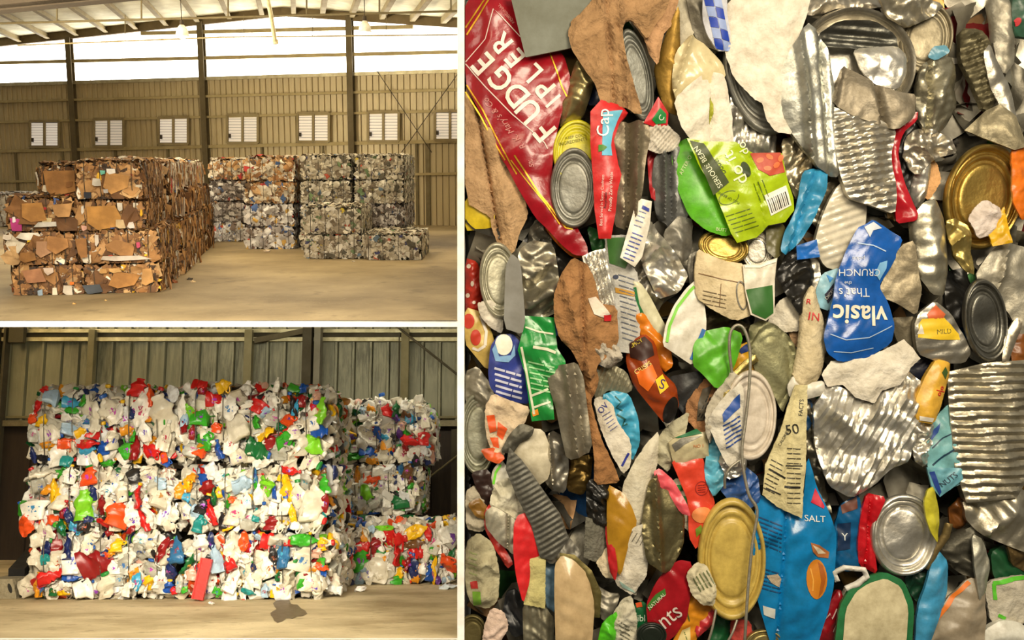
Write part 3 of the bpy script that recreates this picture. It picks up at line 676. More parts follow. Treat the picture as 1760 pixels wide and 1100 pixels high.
def bottle_bale(label, group, x0, x1, y0, y1, yfront, depth, base, picks, nrand, faces=('front', 'top', 'right', 'left'), nstuff=230, straps=5, crest=False):
    """picks: bottles the photograph shows, (px, py, w, h, colour); the rest of the face is filled at random"""
    sd = seed_of(label); rg = np.random.RandomState(sd)
    A, B = R2.at(x0, y1, yfront), R2.at(x1, y0, yfront); w, h = B.x - A.x, B.z - max(A.z, 0); z0 = 0 if base else A.z; cx = (A.x + B.x) / 2
    k = yfront / F; dims = (w, depth, h)
    v, f = core_vf(w - .08, depth - .04, h - .03, 16, 12, 9, .04, sd); v = np.array(v); v[:, 1] += .04
    o = link('bottle_bale', mesh('bottle_bale', v, f, M('matte', (92, 86, 70)))); R2.put(o, (cx, yfront, z0)); tag(o, label, 'bale', group)
    # the tight mass behind: one lump of bottles nobody could count
    V, Fc, C = [], [], []
    for fc in faces:
        oo, a, b, la, lb = FACES[fc](*dims); nn = np.cross(a, b)
        for _ in range(int(nstuff * la * lb / (w * h) * (1 if fc == 'front' else .75))):
            bv, bf = BL[rg.randint(len(BL))]; s = k * (26 + 16 * rg.rand())
            P = (bv * s) @ rot_m(rg.randn() * .4, rg.rand() * 6, rg.rand() * 6.28).T
            c = oo + a * (rg.rand() - .5) * (la - s * .7) + b * (rg.rand() - .5) * (lb - s * .55) + nn * (rg.rand() - .6) * .06
            q = P[:, :1] * a + P[:, 2:] * b - P[:, 1:2] * nn + c
            base_i = len(V); V += list(q); Fc += [tuple(i + base_i for i in t) for t in bf]
            ch = MIX[rg.randint(len(MIX))]; col = WH[rg.randint(len(WH))] if ch in 'wi' else CO[ch]
            C += [np.array(lin(col)) * (.72 + .28 * rg.rand())] * len(bv)
    V = np.array(V); V[:, 2] = np.maximum(V[:, 2], .003 if base else -.02); V[:, 2] = np.minimum(V[:, 2], h + (.12 if crest else 0)); V[:, 0] = np.clip(V[:, 0], -w / 2 - .1, w / 2 + .1)
    me = mesh('packed_bottles', V, Fc, PLASTA); set_col(me, np.array(C)); link('packed_bottles', me, o)['kind'] = 'stuff'
    def one(c, s, an, col, mi, squash=1.0, R_=None):
        b = link('plastic_bottle', BM[mi], o)
        b.matrix_local = Matrix.Translation(c) @ (R_ if R_ is not None else Matrix.Identity(4)) @ Matrix.Rotation(an, 4, 'Y') @ Matrix.Rotation(rg.randn() * .3, 4, 'X') @ Matrix.Rotation(rg.randn() * .5, 4, 'Z') @ Matrix.Diagonal((s * squash, s * .8, s, 1))
        b.color = (*lin(col), 1)
        if NECK[mi] is not None and rg.rand() < .4: link('bottle_cap', CAPM[rg.choice(5, p=[.4, .25, .15, .1, .1])], b, Matrix.Translation(NECK[mi]))
        return b
    # whites in loose rows, so that the face is covered, then the coloured ones in front
    nfront = int(nrand * .66); cols = max(3, int(round(math.sqrt(nfront * w / h)))); rows = max(2, int(round(nfront / cols)))
    for j in range(rows):
        for i in range(cols):
            s = k * (30 + 20 * rg.rand()); mi = rg.randint(len(BM))
            px_ = (i + .5 + rg.randn() * .28) / cols; pz_ = (j + .5 + rg.randn() * .25) / rows
            c = (-w / 2 + w * min(max(px_, .03), .97), -.03 - .05 * rg.rand(), min(max(h * pz_, s * .4), h - s * (.05 if crest else .4)))
            ch = MIX[rg.randint(18)] if rg.rand() < .88 else MIX[rg.randint(len(MIX))]; col = WH[rg.randint(len(WH))] if ch in 'wi' else CO[ch]
            one(c, s, rg.choice([0, math.pi, 0, 2.8, math.pi / 2, .4, -.4]) + rg.randn() * .35, col, mi)
    for _ in range(nrand - rows * cols):      # standing up along the top edge and at the right end
        s = k * (24 + 16 * rg.rand())
        if rg.rand() < .6: c = (w * (rg.rand() - .5) * .96, depth * .3 * rg.rand(), h + (s * .12 * rg.rand() - .02 if crest else -s * .45))
        else: c = ((w / 2 + .01) * (1 if rg.rand() < .65 else -1), depth * .5 * rg.rand(), min(max(h * rg.rand(), s * .4), h))
        ch = MIX[rg.randint(18)] if rg.rand() < .8 else MIX[rg.randint(len(MIX))]; col = WH[rg.randint(len(WH))] if ch in 'wi' else CO[ch]
        one(c, s, rg.rand() * 6.28, col, rg.randint(len(BM)))
    for (px, py, bw, bh, ch) in picks:
        p = R2.at(px, py, yfront - .12); lx, lz = p.x - cx, p.z - z0
        long_, short = max(bw, bh), min(bw, bh)
        r = short / long_; mi = {True: [8, 0, 1, 11, 6], False: [4, 5, 9, 2, 10]}[r > .62][rg.randint(5)]
        s = long_ * k * 1.16; wid = {'jug': .62, 'round': .46, 'flat': .64, 'tub': .8, 'shard': .62}[BK[mi]]
        an = (0 if bh >= bw else math.pi / 2) + rg.randn() * .22
        one((lx, -.12, max(lz, s * .4 if base else 0)), s, an, CO[ch], mi, min(2.2, short * k * 1.15 / (wid * s)))
    for q in range(straps):
        x = -w / 2 + w * (q + .6) / (straps + .2)
        link('wire', mesh('wire', *tube_vf(smooth_path([(x, -.05, .0), (x + .01, -.13, h * .3), (x - .005, -.14, h * .7), (x, -.08, h), (x, depth * .5, h + .02)], 4), .0055, 5), WIRE), o)
    return o
def parse(s):
    out = []
    for t in s.split():
        a, b, c, d, e = t.split(','); out.append((float(a), float(b), float(c), float(d), e))
    return out
TL = parse("237,666,25,28,r 257,680,20,35,o 229,705,10,28,n 122,692,26,17,c 142,688,14,18,g 126,705,22,12,g 72,722,12,22,y 66,698,12,28,r 77,669,12,12,r 55,719,14,14,o 87,764,34,12,a 120,763,34,19,o 140,743,18,15,y 164,743,20,20,r 153,763,38,13,r 151,774,26,13,c 178,770,18,21,b 219,739,20,15,a 219,770,24,30,g 232,768,14,40,d 262,775,28,22,r 257,718,14,14,a 229,748,10,20,g 281,783,10,24,o 286,793,14,14,b 117,791,20,18,t 187,795,26,10,g 149,724,9,9,s 56,781,10,26,n 268,711,12,10,m 93,684,30,26,q 160,706,38,34,i 190,703,34,44,i 124,722,30,18,w 160,730,34,26,i 88,745,32,30,i 280,712,40,60,i 245,700,24,60,w 96,780,22,36,w 205,708,16,34,w 272,690,24,16,w 160,790,34,26,w 120,735,24,24,q 195,755,22,30,i 58,745,16,26,h 75,789,26,14,x 250,740,18,34,w 285,750,18,44,i")
TR = parse("385,663,22,20,y 351,673,18,14,d 371,688,30,22,r 326,705,12,22,l 349,719,36,26,g 351,755,30,34,g 314,728,13,30,d 376,773,24,28,b 371,734,16,16,o 346,778,25,16,o 447,695,26,28,r 457,744,30,26,y 493,758,32,28,g 443,775,36,30,k 465,758,22,22,d 497,719,18,26,o 539,698,12,20,r 551,705,24,40,l 539,768,42,26,l 549,741,26,24,b 502,695,20,34,x 508,700,8,26,c 519,688,20,18,d 521,667,14,14,b 440,725,18,20,g 485,733,18,14,k 490,742,12,16,r 476,661,9,22,w 459,708,22,16,q 471,716,24,30,h 331,742,10,24,d 341,660,20,18,r 318,722,12,30,q 352,663,16,14,r 315,700,14,40,w 405,725,30,60,i 425,700,22,24,w 395,700,24,40,w 480,775,26,30,h 500,800,22,24,i 415,785,30,24,i 384,695,24,20,w 520,760,24,40,i 470,690,20,26,w 536,795,34,30,i 362,745,30,16,i 400,760,22,40,w 330,770,22,26,h 452,800,30,14,w 505,740,22,26,i 538,725,18,26,w 545,680,14,16,j")
ML = parse("152,818,26,28,o 95,844,17,44,y 232,813,24,28,x 145,866,30,46,l 204,881,36,42,o 237,853,26,36,r 178,899,26,26,r 247,891,16,40,r 48,899,23,42,o 84,894,30,20,o 112,876,15,26,d 106,906,13,30,k 97,899,9,12,g 131,908,20,16,c 148,906,24,18,x 176,865,12,36,d 161,846,12,24,n 188,930,12,10,d 309,842,14,26,a 321,829,18,20,y 83,839,12,22,a 72,835,26,24,h 60,870,40,40,w 105,860,18,30,i 228,890,22,38,w 275,850,30,40,i 272,830,20,20,q 250,815,18,20,i 120,815,20,26,w 185,842,20,22,w 210,845,20,30,i 205,905,26,16,i 257,890,14,40,w 80,915,26,24,i 284,880,20,40,w 300,880,16,30,w 165,915,14,16,w 225,870,12,24,w 73,815,36,14,i 130,840,14,20,w 146,893,26,12,n 262,836,20,20,h 290,820,22,22,w 226,908,10,18,d 293,905,22,16,i 188,870,14,28,i 118,885,12,22,n 252,862,12,20,w")
MR = parse("356,835,17,30,d 368,853,8,26,k 376,845,9,18,y 365,880,11,40,r 342,900,18,26,t 323,856,17,13,c 382,894,14,26,x 459,835,22,30,l 492,843,17,44,y 471,840,7,32,b 398,858,11,11,o 418,861,9,9,o 557,833,19,28,g 558,863,15,30,d 503,881,11,28,y 466,899,20,20,d 500,808,28,11,r 490,824,22,14,y 453,824,18,18,l 438,815,8,26,s 555,815,12,20,m 326,835,8,20,a 340,850,18,14,h 350,866,18,30,x 420,833,34,26,q 405,880,24,40,i 445,850,16,30,w 455,880,16,30,w 488,870,16,26,w 535,860,30,60,i 515,850,24,40,i 545,895,34,30,i 430,900,30,16,h 480,905,22,14,i 395,830,22,24,i 320,880,14,30,w 335,880,14,24,q 375,820,14,14,w 525,825,22,30,h 470,870,16,26,w 510,905,18,14,w 425,860,14,24,w 480,850,14,24,w 440,885,12,20,t 395,905,24,10,y 440,835,8,24,g 412,898,14,14,x 330,820,14,14,a 557,890,10,18,t")
BLq = parse("166,970,48,42,d 181,955,22,10,o 201,937,20,20,y 97,990,52,18,r 125,991,28,14,b 85,961,24,14,t 230,982,13,22,a 257,1001,20,22,y 303,945,23,42,s 293,978,17,32,n 279,945,12,40,d 290,1008,14,20,b 298,1014,9,14,r 115,940,20,40,n 183,952,16,12,n 125,960,30,46,w 85,975,30,20,i 66,1005,12,36,a 73,1008,14,26,s 150,1012,36,30,w 185,1005,32,36,i 220,1010,18,26,w 110,1010,28,22,w 260,975,24,24,h 240,945,24,30,h 135,985,14,20,w 215,970,24,30,h 195,975,20,20,w 225,955,20,26,w 272,997,16,24,w 250,1015,14,18,w 60,955,16,26,i 70,930,28,20,i 148,1001,20,12,x 108,1022,24,8,y 92,1015,14,16,k 308,1000,12,30,h 235,998,14,30,c 152,944,18,16,i 80,940,14,24,n 258,938,20,20,i 205,995,16,20,h 190,950,14,10,a 90,1000,18,10,w 118,1005,20,12,w")
BRq = parse("322,968,13,32,k 390,957,17,42,r 374,1017,14,12,g 464,930,26,24,r 487,950,19,46,s 525,930,42,18,g 499,935,18,12,r 394,970,14,30,r 419,930,13,30,o 515,988,11,20,k 552,964,14,18,g 555,975,22,9,o 471,1016,13,18,y 428,1024,28,7,t 558,986,12,10,b 553,935,14,20,y 317,1012,12,12,g 363,930,10,30,n 372,960,20,40,q 400,940,22,50,i 345,940,26,40,w 420,960,26,18,w 435,945,12,30,w 520,960,34,38,i 535,1000,40,28,i 400,995,24,40,w 445,990,24,34,i 500,985,22,40,i 545,1010,30,20,i 395,1015,24,18,i 460,975,20,30,w 430,1000,16,26,w 455,1015,14,20,q 470,955,12,30,x 435,975,9,16,n 525,1005,26,20,g 408,1000,18,12,i 330,985,18,20,j 325,970,8,10,a 490,1010,20,26,i 545,950,16,16,j 390,1012,10,12,o 330,945,14,20,i 505,925,14,8,l 447,925,16,12,q 478,990,10,14,k 340,975,10,16,r 530,990,16,8,d")
RT = parse("666,705,20,20,r 683,702,17,24,k 639,705,17,13,a 703,753,24,30,r 730,750,20,28,r 633,775,26,20,b 650,742,10,32,b 666,768,20,16,a 609,785,30,13,g 686,743,10,18,p 579,743,15,22,r 569,766,12,12,r 572,793,14,14,r 706,720,17,16,c 641,793,18,15,a 594,738,6,18,a 611,750,18,10,p 696,695,14,22,w 663,752,14,10,c 678,753,14,10,x 700,716,18,16,m 612,710,14,12,k 590,720,20,20,w 630,735,20,28,w 590,760,22,26,i 660,785,26,18,i 690,780,22,26,i 715,775,20,26,w 720,700,14,16,i 600,700,24,14,w 570,712,12,20,c 645,725,16,16,i 715,790,12,20,x 730,720,12,30,i 737,767,8,7,c 620,760,16,30,w 622,706,10,16,q 655,690,20,14,w 640,712,12,18,w 690,730,12,14,j 588,785,20,18,w 715,735,18,14,w 609,770,12,14,h 680,718,14,12,p 650,770,12,12,m 697,768,9,22,d 575,780,14,20,i")
RM = parse("631,852,18,40,l 687,858,26,30,k 578,861,12,14,r 706,838,12,16,g 580,830,17,16,a 613,820,11,32,a 639,822,26,18,o 700,808,13,24,m 690,805,10,18,s 599,820,20,24,h 610,835,14,22,w 655,812,26,18,w 690,822,14,20,w 672,838,18,14,w 705,858,16,26,i 665,855,14,30,w 645,860,22,30,h 645,862,10,18,x 595,855,20,16,w 578,845,10,18,w 624,805,10,14,w 665,820,18,14,i 640,838,18,12,i 693,872,10,10,g 600,868,16,14,s 590,875,20,10,j 610,860,10,18,i 587,805,14,12,y 672,805,14,12,w 705,820,10,20,m 575,820,10,22,g 715,840,10,20,i")
LB = parse("594,908,34,15,y 599,958,15,36,y 618,960,26,36,g 664,908,38,11,l 717,914,36,20,y 678,927,36,30,r 683,952,28,28,r 625,940,26,22,r 647,937,22,26,d 718,950,30,16,r 712,933,32,18,m 713,973,18,34,n 687,983,16,17,y 684,996,16,16,g 769,968,24,36,o 744,952,12,24,g 740,980,15,32,b 747,983,7,46,y 752,996,8,16,p 777,952,10,18,k 627,919,12,20,a 577,925,10,38,r 718,985,14,28,a 602,925,26,30,w 650,975,40,44,i 622,990,16,30,q 672,972,12,14,w 695,990,14,26,i 735,915,12,24,r 765,915,22,34,w 755,938,24,24,w 655,920,20,14,w 690,912,20,18,w 640,910,14,12,q 580,955,10,30,w 604,990,18,20,h 585,985,12,24,i 635,985,14,40,i 730,970,12,30,w 660,960,12,10,a 765,990,20,20,w 668,955,14,14,w 576,975,8,30,n 720,935,10,10,r 700,968,10,30,d 645,1000,24,12,i 775,925,12,24,p 590,935,14,20,i 698,925,10,20,w 660,985,24,20,i 770,1003,18,12,q")
GL = 'bales of coloured plastic bottles'
YL = R2.floor(300, 1029).y; YR = 13.0; YB = R2.floor(680, 1003).y
bottle_bale('bottle bale on the floor, left in the big stack, dark red jug mid-face', GL, 52, 309, 914, 1030, YL, 1.25, True, BLq, 50, ('front', 'left'))
br_ = bottle_bale('bottle bale on the floor of the big stack with a long bright red slat', GL, 313, 569, 914, 1030, YL, 1.25, True, BRq, 48, ('front', 'right'))
k = YL / F; sl = link('crate_slat', mesh('crate_slat', *join_vf([box_vf(-8 * k, 8 * k, -.02, .02, -33 * k, 33 * k), box_vf(-9.5 * k, -7 * k, -.035, .02, -33 * k, 33 * k), box_vf(7 * k, 9.5 * k, -.035, .02, -33 * k, 33 * k)]), M('paint', (226, 52, 48)), False), br_)
q_ = R2.at(348, 995, YL - .22); sl.location = (q_.x - br_.matrix_world.to_translation().x * 1.0, -.22, max(q_.z, 33 * k)); sl.rotation_euler = (R(-4), R(10), 0); sl['label'] = 'long bright red plastic slat'
bottle_bale('middle-layer bottle bale with a bright green jug and an orange jug', GL, 44, 311, 798, 913, YL, 1.25, False, ML, 50, ('front', 'left'))
bottle_bale('middle-layer bottle bale of the big stack with a tall yellow bottle', GL, 314, 566, 798, 913, YL, 1.25, False, MR, 48, ('front', 'right'))
bottle_bale('bottle bale on top of the big stack at its left end', GL, 52, 309, 674, 797, YL, 1.25, False, TL, 50, crest=True)
bottle_bale('bottle bale on top of the big stack below the dark steel column', GL, 311, 560, 670, 797, YL, 1.25, False, TR, 48, crest=True)
bottle_bale('bottle bale on the floor hidden behind the low bale on the right', GL, 566, 726, 884, 984, YR, 1.2, True, [], 12, ('front',), 40)
bottle_bale('bottle bale in the middle of the set-back right stack, standing lime bottle on its face', GL, 566, 716, 800, 883, YR, 1.2, False, RM, 45)
bottle_bale('bottle bale on top of the set-back right stack, ring-shaped red jug at its right end', GL, 563, 734, 698, 797, YR, 1.2, False, RT, 50, crest=True)
bottle_bale('single low bottle bale on the floor with a visible top and large red jugs', GL, 574, 786, 905, 1005, YB, 1.05, True, LB, 48, ('front', 'top', 'left'), crest=True)

# ------------------------------------------------------------------ loose things on the floor
def loose(px, py, s, mi, rgb, label, name='plastic_bottle', cat='bottle', tilt=1.4, an=.6):
    p = R2.floor(px, py); k = p.y / F * s
    o = link(name, BM[mi]); o.color = (*lin(rgb), 1); tag(o, label, cat)
    o.matrix_world = R2.M @ Matrix.Translation((p.x, p.y, k * .12)) @ Matrix.Rotation(an, 4, 'Z') @ Matrix.Rotation(tilt, 4, 'X') @ Matrix.Diagonal((k, k * .8, k, 1))
loose(364, 1039, 15, 11, (240, 238, 230), 'small white bottle lying on the floor in front of the big stack')
loose(620, 1017, 24, 6, (240, 240, 240), 'white tub with blue print lying on the floor before the low bale', 'plastic_tub', 'tub', 1.1)
loose(772, 1012, 34, 9, (214, 226, 236), 'flattened pale blue bottle on the floor at the near end of the low bale', 'plastic_bottle', 'bottle', 1.3, 1.5)
loose(47, 1016, 20, 7, (226, 224, 214), 'thin white plastic shard on the floor between the cream box and the big stack', 'plastic_shard', 'shard', 1.45)
p = R2.floor(14, 1029); k = p.y / F
o = link('cream_box', mesh('cream_box', *join_vf([box_vf(-34 * k, 14 * k, 0, .45, 0, 32 * k)]), M('card', (160, 150, 124)), False)); R2.put(o, (p.x, p.y, 0)); tag(o, 'cream bin with a dark oval mark on the floor, left of the big bottle stack', 'bin')
for v in o.data.vertices:
    if v.co.z > .01 and v.co.x > 0: v.co.x -= 9 * k
link('dark_oval_mark', mesh('dark_oval_mark', [(2 * k + math.cos(t) * 3.4 * k + 2.5 * k * math.sin(t) * -1, -.004, 17 * k + math.sin(t) * 8 * k) for t in np.arange(20) * math.pi / 10], [tuple(range(20))], M('matte', (36, 34, 28)), False), o)  # flat dark oval mark on the front face
pt = R2.at(28, 1000, p.y + .3); pe = R2.at(64, 958, p.y + 1.2)
o = link('dark_plank', mesh('dark_plank', *bar_vf(pt, pe, .16, .28), M('matte', (26, 22, 18)), False)); R2.put(o); tag(o, 'dark plank slanting up from the cream bin behind the left bottle bale', 'plank')
for px, py, w, hh, nm in ((492, 1050, 30, 24, 'damp'), ):
    c = R2.floor(px, py); k = c.y / F; V = []
    for i in range(28):
        t = i / 28 * 6.283; j = 1 + .25 * math.sin(3 * t + 1) + .12 * math.sin(7 * t)
        q = R2.floor(px + math.cos(t) * w * j * .9, py + math.sin(t) * hh * j * .75); V.append((q.x, q.y, .004))
    st = M('print', (104, 88, 62))
    struct('floor_stain', (V, [tuple(range(28))]), st, R2)
# ================================================================== BAY 3: the face of a bale of crushed tins
Y3 = 8.16; DY = 0.06
class Item:
    pass
def inside(poly, p):
    x, y = p[:, 0], p[:, 1]; r = np.zeros(len(p), bool); n = len(poly)
    for i in range(n):
        x0, y0 = poly[i]; x1, y1 = poly[(i + 1) % n]
        c = ((y0 > y) != (y1 > y)) & (x < (x1 - x0) * (y - y0) / ((y1 - y0) if y1 != y0 else 1e-9) + x0)
        r ^= c
    return r
def edge_dist(poly, p):
    d = np.full(len(p), 1e9); n = len(poly)
    for i in range(n):
        a = np.array(poly[i], float); b = np.array(poly[(i + 1) % n], float); ab = b - a; L = max((ab ** 2).sum(), 1e-9)
        t = np.clip(((p - a) @ ab) / L, 0, 1); d = np.minimum(d, np.hypot(*(p - (a + t[:, None] * ab)).T))
    return d
def chaikin(P, k, ck=.15):
    for _ in range(k):
        Q = []
        for i in range(len(P)):
            a, b = np.array(P[i], float), np.array(P[(i + 1) % len(P)], float); Q += [tuple(a * (1 - ck) + b * ck), tuple(a * ck + b * (1 - ck))]
        P = Q
    return P
def resample(P, step):
    out = []
    for i in range(len(P)):
        a, b = np.array(P[i], float), np.array(P[(i + 1) % len(P)], float); n = max(1, int(round(np.hypot(*(b - a)) / step)))
        out += [tuple(a + (b - a) * j / n) for j in range(n)]
    return out
def fill(P, res, rg):
    """triangulate the inside of an outline with an even scatter of points"""
    B = np.array(P); lo, hi = B.min(0), B.max(0)
    gx = np.arange(lo[0], hi[0] + res, res); gy = np.arange(lo[1], hi[1] + res * .87, res * .87)
    g = np.array([(x + (res * .5 if j % 2 else 0), y) for j, y in enumerate(gy) for x in gx]) + rg.rand(len(gx) * len(gy), 2) * res * .2
    g = g[inside(P, g)]
    if len(g): g = g[edge_dist(P, g) > res * .55]
    pts = [Vector(p) for p in P] + [Vector(p) for p in g]
    vo, _, fo, _, _, _ = delaunay_2d_cdt(pts, [], [list(range(len(P)))], 1, 1e-4)
    return np.array([(v.x, v.y) for v in vo]), [tuple(f) for f in fo]
LIDP = [(0, 0), (.60, .2), (.64, -2.4), (.69, -2.4), (.73, .4), (.78, .4), (.81, -1.6), (.86, -1.6), (.885, 3.6), (.93, 4.4), (.97, 3.2), (1, -1)]
def ell(cx, cy, rx, ry, rot=0, n=56):
    a = R(rot); return [(cx + rx * math.cos(t) * math.cos(a) + ry * math.sin(t) * math.sin(a), cy - rx * math.cos(t) * math.sin(a) + ry * math.sin(t) * math.cos(a)) for t in np.arange(n) * 2 * math.pi / n]
def grow(P, d):
    n = len(P); A = sum(P[i][0] * P[(i + 1) % n][1] - P[(i + 1) % n][0] * P[i][1] for i in range(n)); sg = 1 if A > 0 else -1; out = []
    for i in range(n):
        a, b, c = (np.array(P[(i + k) % n], float) for k in (-1, 0, 1)); e, f = b - a, c - b
        m = np.array((e[1], -e[0])) / max(np.hypot(*e), 1e-6) + np.array((f[1], -f[0])) / max(np.hypot(*f), 1e-6); L_ = np.hypot(*m)
        q = b + sg * d * m / max(L_, .5); out.append((max(q[0], 799.5), q[1]))
    return out
def solid(name, uv, h, faces, it, th, mat, back=.0):
    """front surface at heights h (px towards the viewer) and a back shell th px behind it"""
    s = it.s
    n = len(uv); X = (uv[:, 0] - it.c[0]) * s; Z = -(uv[:, 1] - it.c[1]) * s
    front = np.stack([X, -h * s, Z], 1)
    hb = h - th - back * (h - h.min())
    k = .97
    rear = np.stack([X * k, -hb * s, Z * k], 1)
    # make every face look at the viewer
    fs = []
    for f in faces:
        a, b, c = (uv[i] for i in f[:3]); cr = (b[0] - a[0]) * (c[1] - a[1]) - (b[1] - a[1]) * (c[0] - a[0])
        fs.append(f if cr < 0 else tuple(reversed(f)))
    cnt = {}
    for f in fs:
        for i in range(len(f)): e = (f[i], f[(i + 1) % len(f)]); cnt[e] = 1
    side = [(b, a, a + n, b + n) for a, b in cnt if (b, a) not in cnt]
    V = np.concatenate([front, rear]); Fc = fs + [tuple(i + n for i in reversed(f)) for f in fs] + side
    it.bvh = BVHTree.FromPolygons([Vector(p) for p in front], fs)
    return V, Fc
def I(name, label, cat, poly, lv, mat, b=6, c=(3, 26), t=(0, 0), rib=None, cyl=None, th=6, res=None, sm=1, lid=None, rise=None, group=None, edge=None, fold=None, back=0.):
    it = Item(); rg = np.random.RandomState(seed_of(label)); sd = rg.randint(1 << 30)
    P = grow(poly, 3.2 if lv > 0 else 1.5)
    P = chaikin(P, sm) if sm else P
    A = np.array(P); it.c = (A.min(0) + A.max(0)) / 2; ext = A.max(0) - A.min(0)
    it.Y = Y3 + DY * lv; it.s = it.Y / F
    res = res or max(2.6, min(5.0, math.sqrt(ext[0] * ext[1]) / 24))
    if rib: res = min(res, rib[1] / 3.6)
    P = resample(P, res)
    if mat.name.startswith(('paper', 'card')) and res < 6: P = [(max(x + rg.randn() * .35, 799), y + rg.randn() * .35) for x, y in P]
    uv, faces = fill(P, res, rg)
    d = edge_dist(P, uv); dm = max(d.max(), 1)
    tt = np.clip(d / dm, 0, 1); h = b * (1 - (1 - tt) ** 1.7)
    bd_ = rg.rand(3) - .5
    u, v = uv[:, 0], uv[:, 1]; q = (uv - it.c) / np.maximum(ext / 2, 1)
    h = h + (bd_[0] * q[:, 0] + bd_[1] * q[:, 1]) * min(14, .26 * max(ext)) + bd_[2] * 10 * ((q[:, 0] + bd_[0] * q[:, 1]) ** 2 - .4)
    if c: h = h + crumple(u, v, c[0] * 1.5, c[1], sd) * np.clip(d / 5, .7, 1)
    if rib:
        a = R(rib[0]); h = h + rib[2] * np.sin((u * math.cos(a) + v * math.sin(a)) * 2 * math.pi / rib[1]) * np.clip(d / 8, 0, 1)
    if cyl:
        a = R(cyl[0]); w = q[:, 0] * math.cos(a) + q[:, 1] * math.sin(a); h = h + cyl[1] * np.sqrt(np.clip(1 - w * w, 0, 1))
    if fold:
        for (x0, y0, x1, y1, amp, wd) in fold:
            nx, ny = -(y1 - y0), x1 - x0; L = math.hypot(nx, ny); s_ = ((u - x0) * nx + (v - y0) * ny) / L
            h = h + 1.5 * amp * np.maximum(0, 1 - np.abs(s_) / wd)
    if lid:
        lx, ly, la, lb, lr, amp = lid; a = R(lr); du, dv = u - lx, v - ly
        rho = np.hypot((du * math.cos(a) - dv * math.sin(a)) / la, (du * math.sin(a) + dv * math.cos(a)) / lb)
        h = h + amp * np.interp(rho, [p[0] for p in LIDP] + [1.4], [p[1] for p in LIDP] + [-6])
    if t: h = h + t[0] * (u - it.c[0]) + t[1] * (v - it.c[1])
    V, Fc = solid(name, uv, h, faces, it, th, mat, back)
    it.o = finish(name, label, cat, V, Fc, mat, it, group)
    return it
def finish(name, label, cat, V, Fc, mat, it, group):
    o = link(name, mesh(name, V, Fc, mat)); o.location = ((it.c[0] - CX) / F * it.Y, it.Y, CZ + (CY - it.c[1]) / F * it.Y)
    tag(o, label, cat, group); return o
def L(name, label, cat, cx, cy, rx, ry, rot, lv, mat, amp=1.0, t=(0, 0), bend=(0, 0), c=(1.2, 40), th=7, prof=None, group=None, dent=None):
    """a can end: turned rings pressed into a disc, then bent"""
    it = Item(); sd = seed_of(label); it.c = np.array((cx, cy), float); it.Y = Y3 + DY * lv; it.s = it.Y / F
    n = 64; rho = np.array([0, .12, .25, .38, .5, .58, .61, .64, .69, .72, .75, .78, .80, .82, .86, .875, .89, .91, .93, .95, .97, .985, 1.0]); a = R(rot)
    uv = [(cx, cy)]; rr = [0]
    for r in rho[1:]:
        for p in ell(cx, cy, rx * r, ry * r, rot, n): uv.append(p); rr.append(r)
    uv = np.array(uv); rr = np.array(rr); P_ = prof or LIDP; k = amp * max(rx, ry) / 60
    h = k * np.interp(rr, [p[0] for p in P_], [p[1] for p in P_])
    u, v = uv[:, 0] - cx, uv[:, 1] - cy
    h = h + crumple(uv[:, 0], uv[:, 1], c[0], c[1], sd) + t[0] * u + t[1] * v + bend[0] * (u * math.cos(R(bend[1])) + v * math.sin(R(bend[1]))) ** 2 / max(rx, ry)
    if dent: h = h - dent[2] * np.exp(-((uv[:, 0] - dent[0]) ** 2 + (uv[:, 1] - dent[1]) ** 2) / dent[3] ** 2)
    fs = [(0, 1 + (j + 1) % n, 1 + j) for j in range(n)]
    for i in range(len(rho) - 2):
        for j in range(n): b0 = 1 + i * n; fs.append((b0 + j, b0 + (j + 1) % n, b0 + n + (j + 1) % n, b0 + n + j))
    V, Fc = solid(name, uv, h, fs, it, th, mat)
    it.o = finish(name, label, cat, V, Fc, mat, it, group); return it
def drape(it, uv, eps):
    out = []
    for u, v in uv:
        x, z = (u - it.c[0]) * it.s, -(v - it.c[1]) * it.s
        hit = it.bvh.ray_cast(Vector((x, -3, z)), Vector((0, 1, 0)))
        if hit[0] is None:
            loc = it.bvh.find_nearest(Vector((x, -.02, z)))[0]; out.append((x, loc.y - eps * it.s, z))
        else: out.append((x, hit[0].y - eps * it.s, z))
    return out
def D(it, name, polys, mat, eps=1.2, label=None, res=None, sm=0, parent=None):
    """something printed or stuck on: follows the surface it lies on"""
    V, Fc = [], []; rg = np.random.RandomState(7)
    if isinstance(polys[0][0], (int, float)): polys = [polys]
    if len(polys) > 1 and name not in ('lettering', 'bar_code', 'bean_picture', 'gingham_pattern', 'pale_script'):
        return [D(it, name, P, mat, eps, label, res, sm, parent) for P in polys][0]
    for P in polys:
        A = np.array(P); e = A.max(0) - A.min(0); r = res or max(2.5, min(6, math.sqrt(e[0] * e[1]) / 9))
        uv, f = fill(resample(chaikin(P, sm), r), r, rg); v = drape(it, uv, eps); b = len(V)
        for q in f:
            a, b_, c_ = (uv[i] for i in q[:3]); cr = (b_[0] - a[0]) * (c_[1] - a[1]) - (b_[1] - a[1]) * (c_[0] - a[0])
            Fc.append(tuple(i + b for i in (q if cr < 0 else reversed(q))))
        V += v
    o = link(name, mesh(name, V, Fc, mat), parent or it.o)
    if label: o['label'] = label
    return o
def strip(pts, w):
    """outline of a line w px wide through points"""
    l, r = [], []
    for i, p in enumerate(pts):
        a, b = pts[max(i - 1, 0)], pts[min(i + 1, len(pts) - 1)]; dx, dy = b[0] - a[0], b[1] - a[1]; k = math.hypot(dx, dy) or 1
        l.append((p[0] - dy / k * w / 2, p[1] + dx / k * w / 2)); r.append((p[0] + dy / k * w / 2, p[1] - dx / k * w / 2))
    return l + r[::-1]
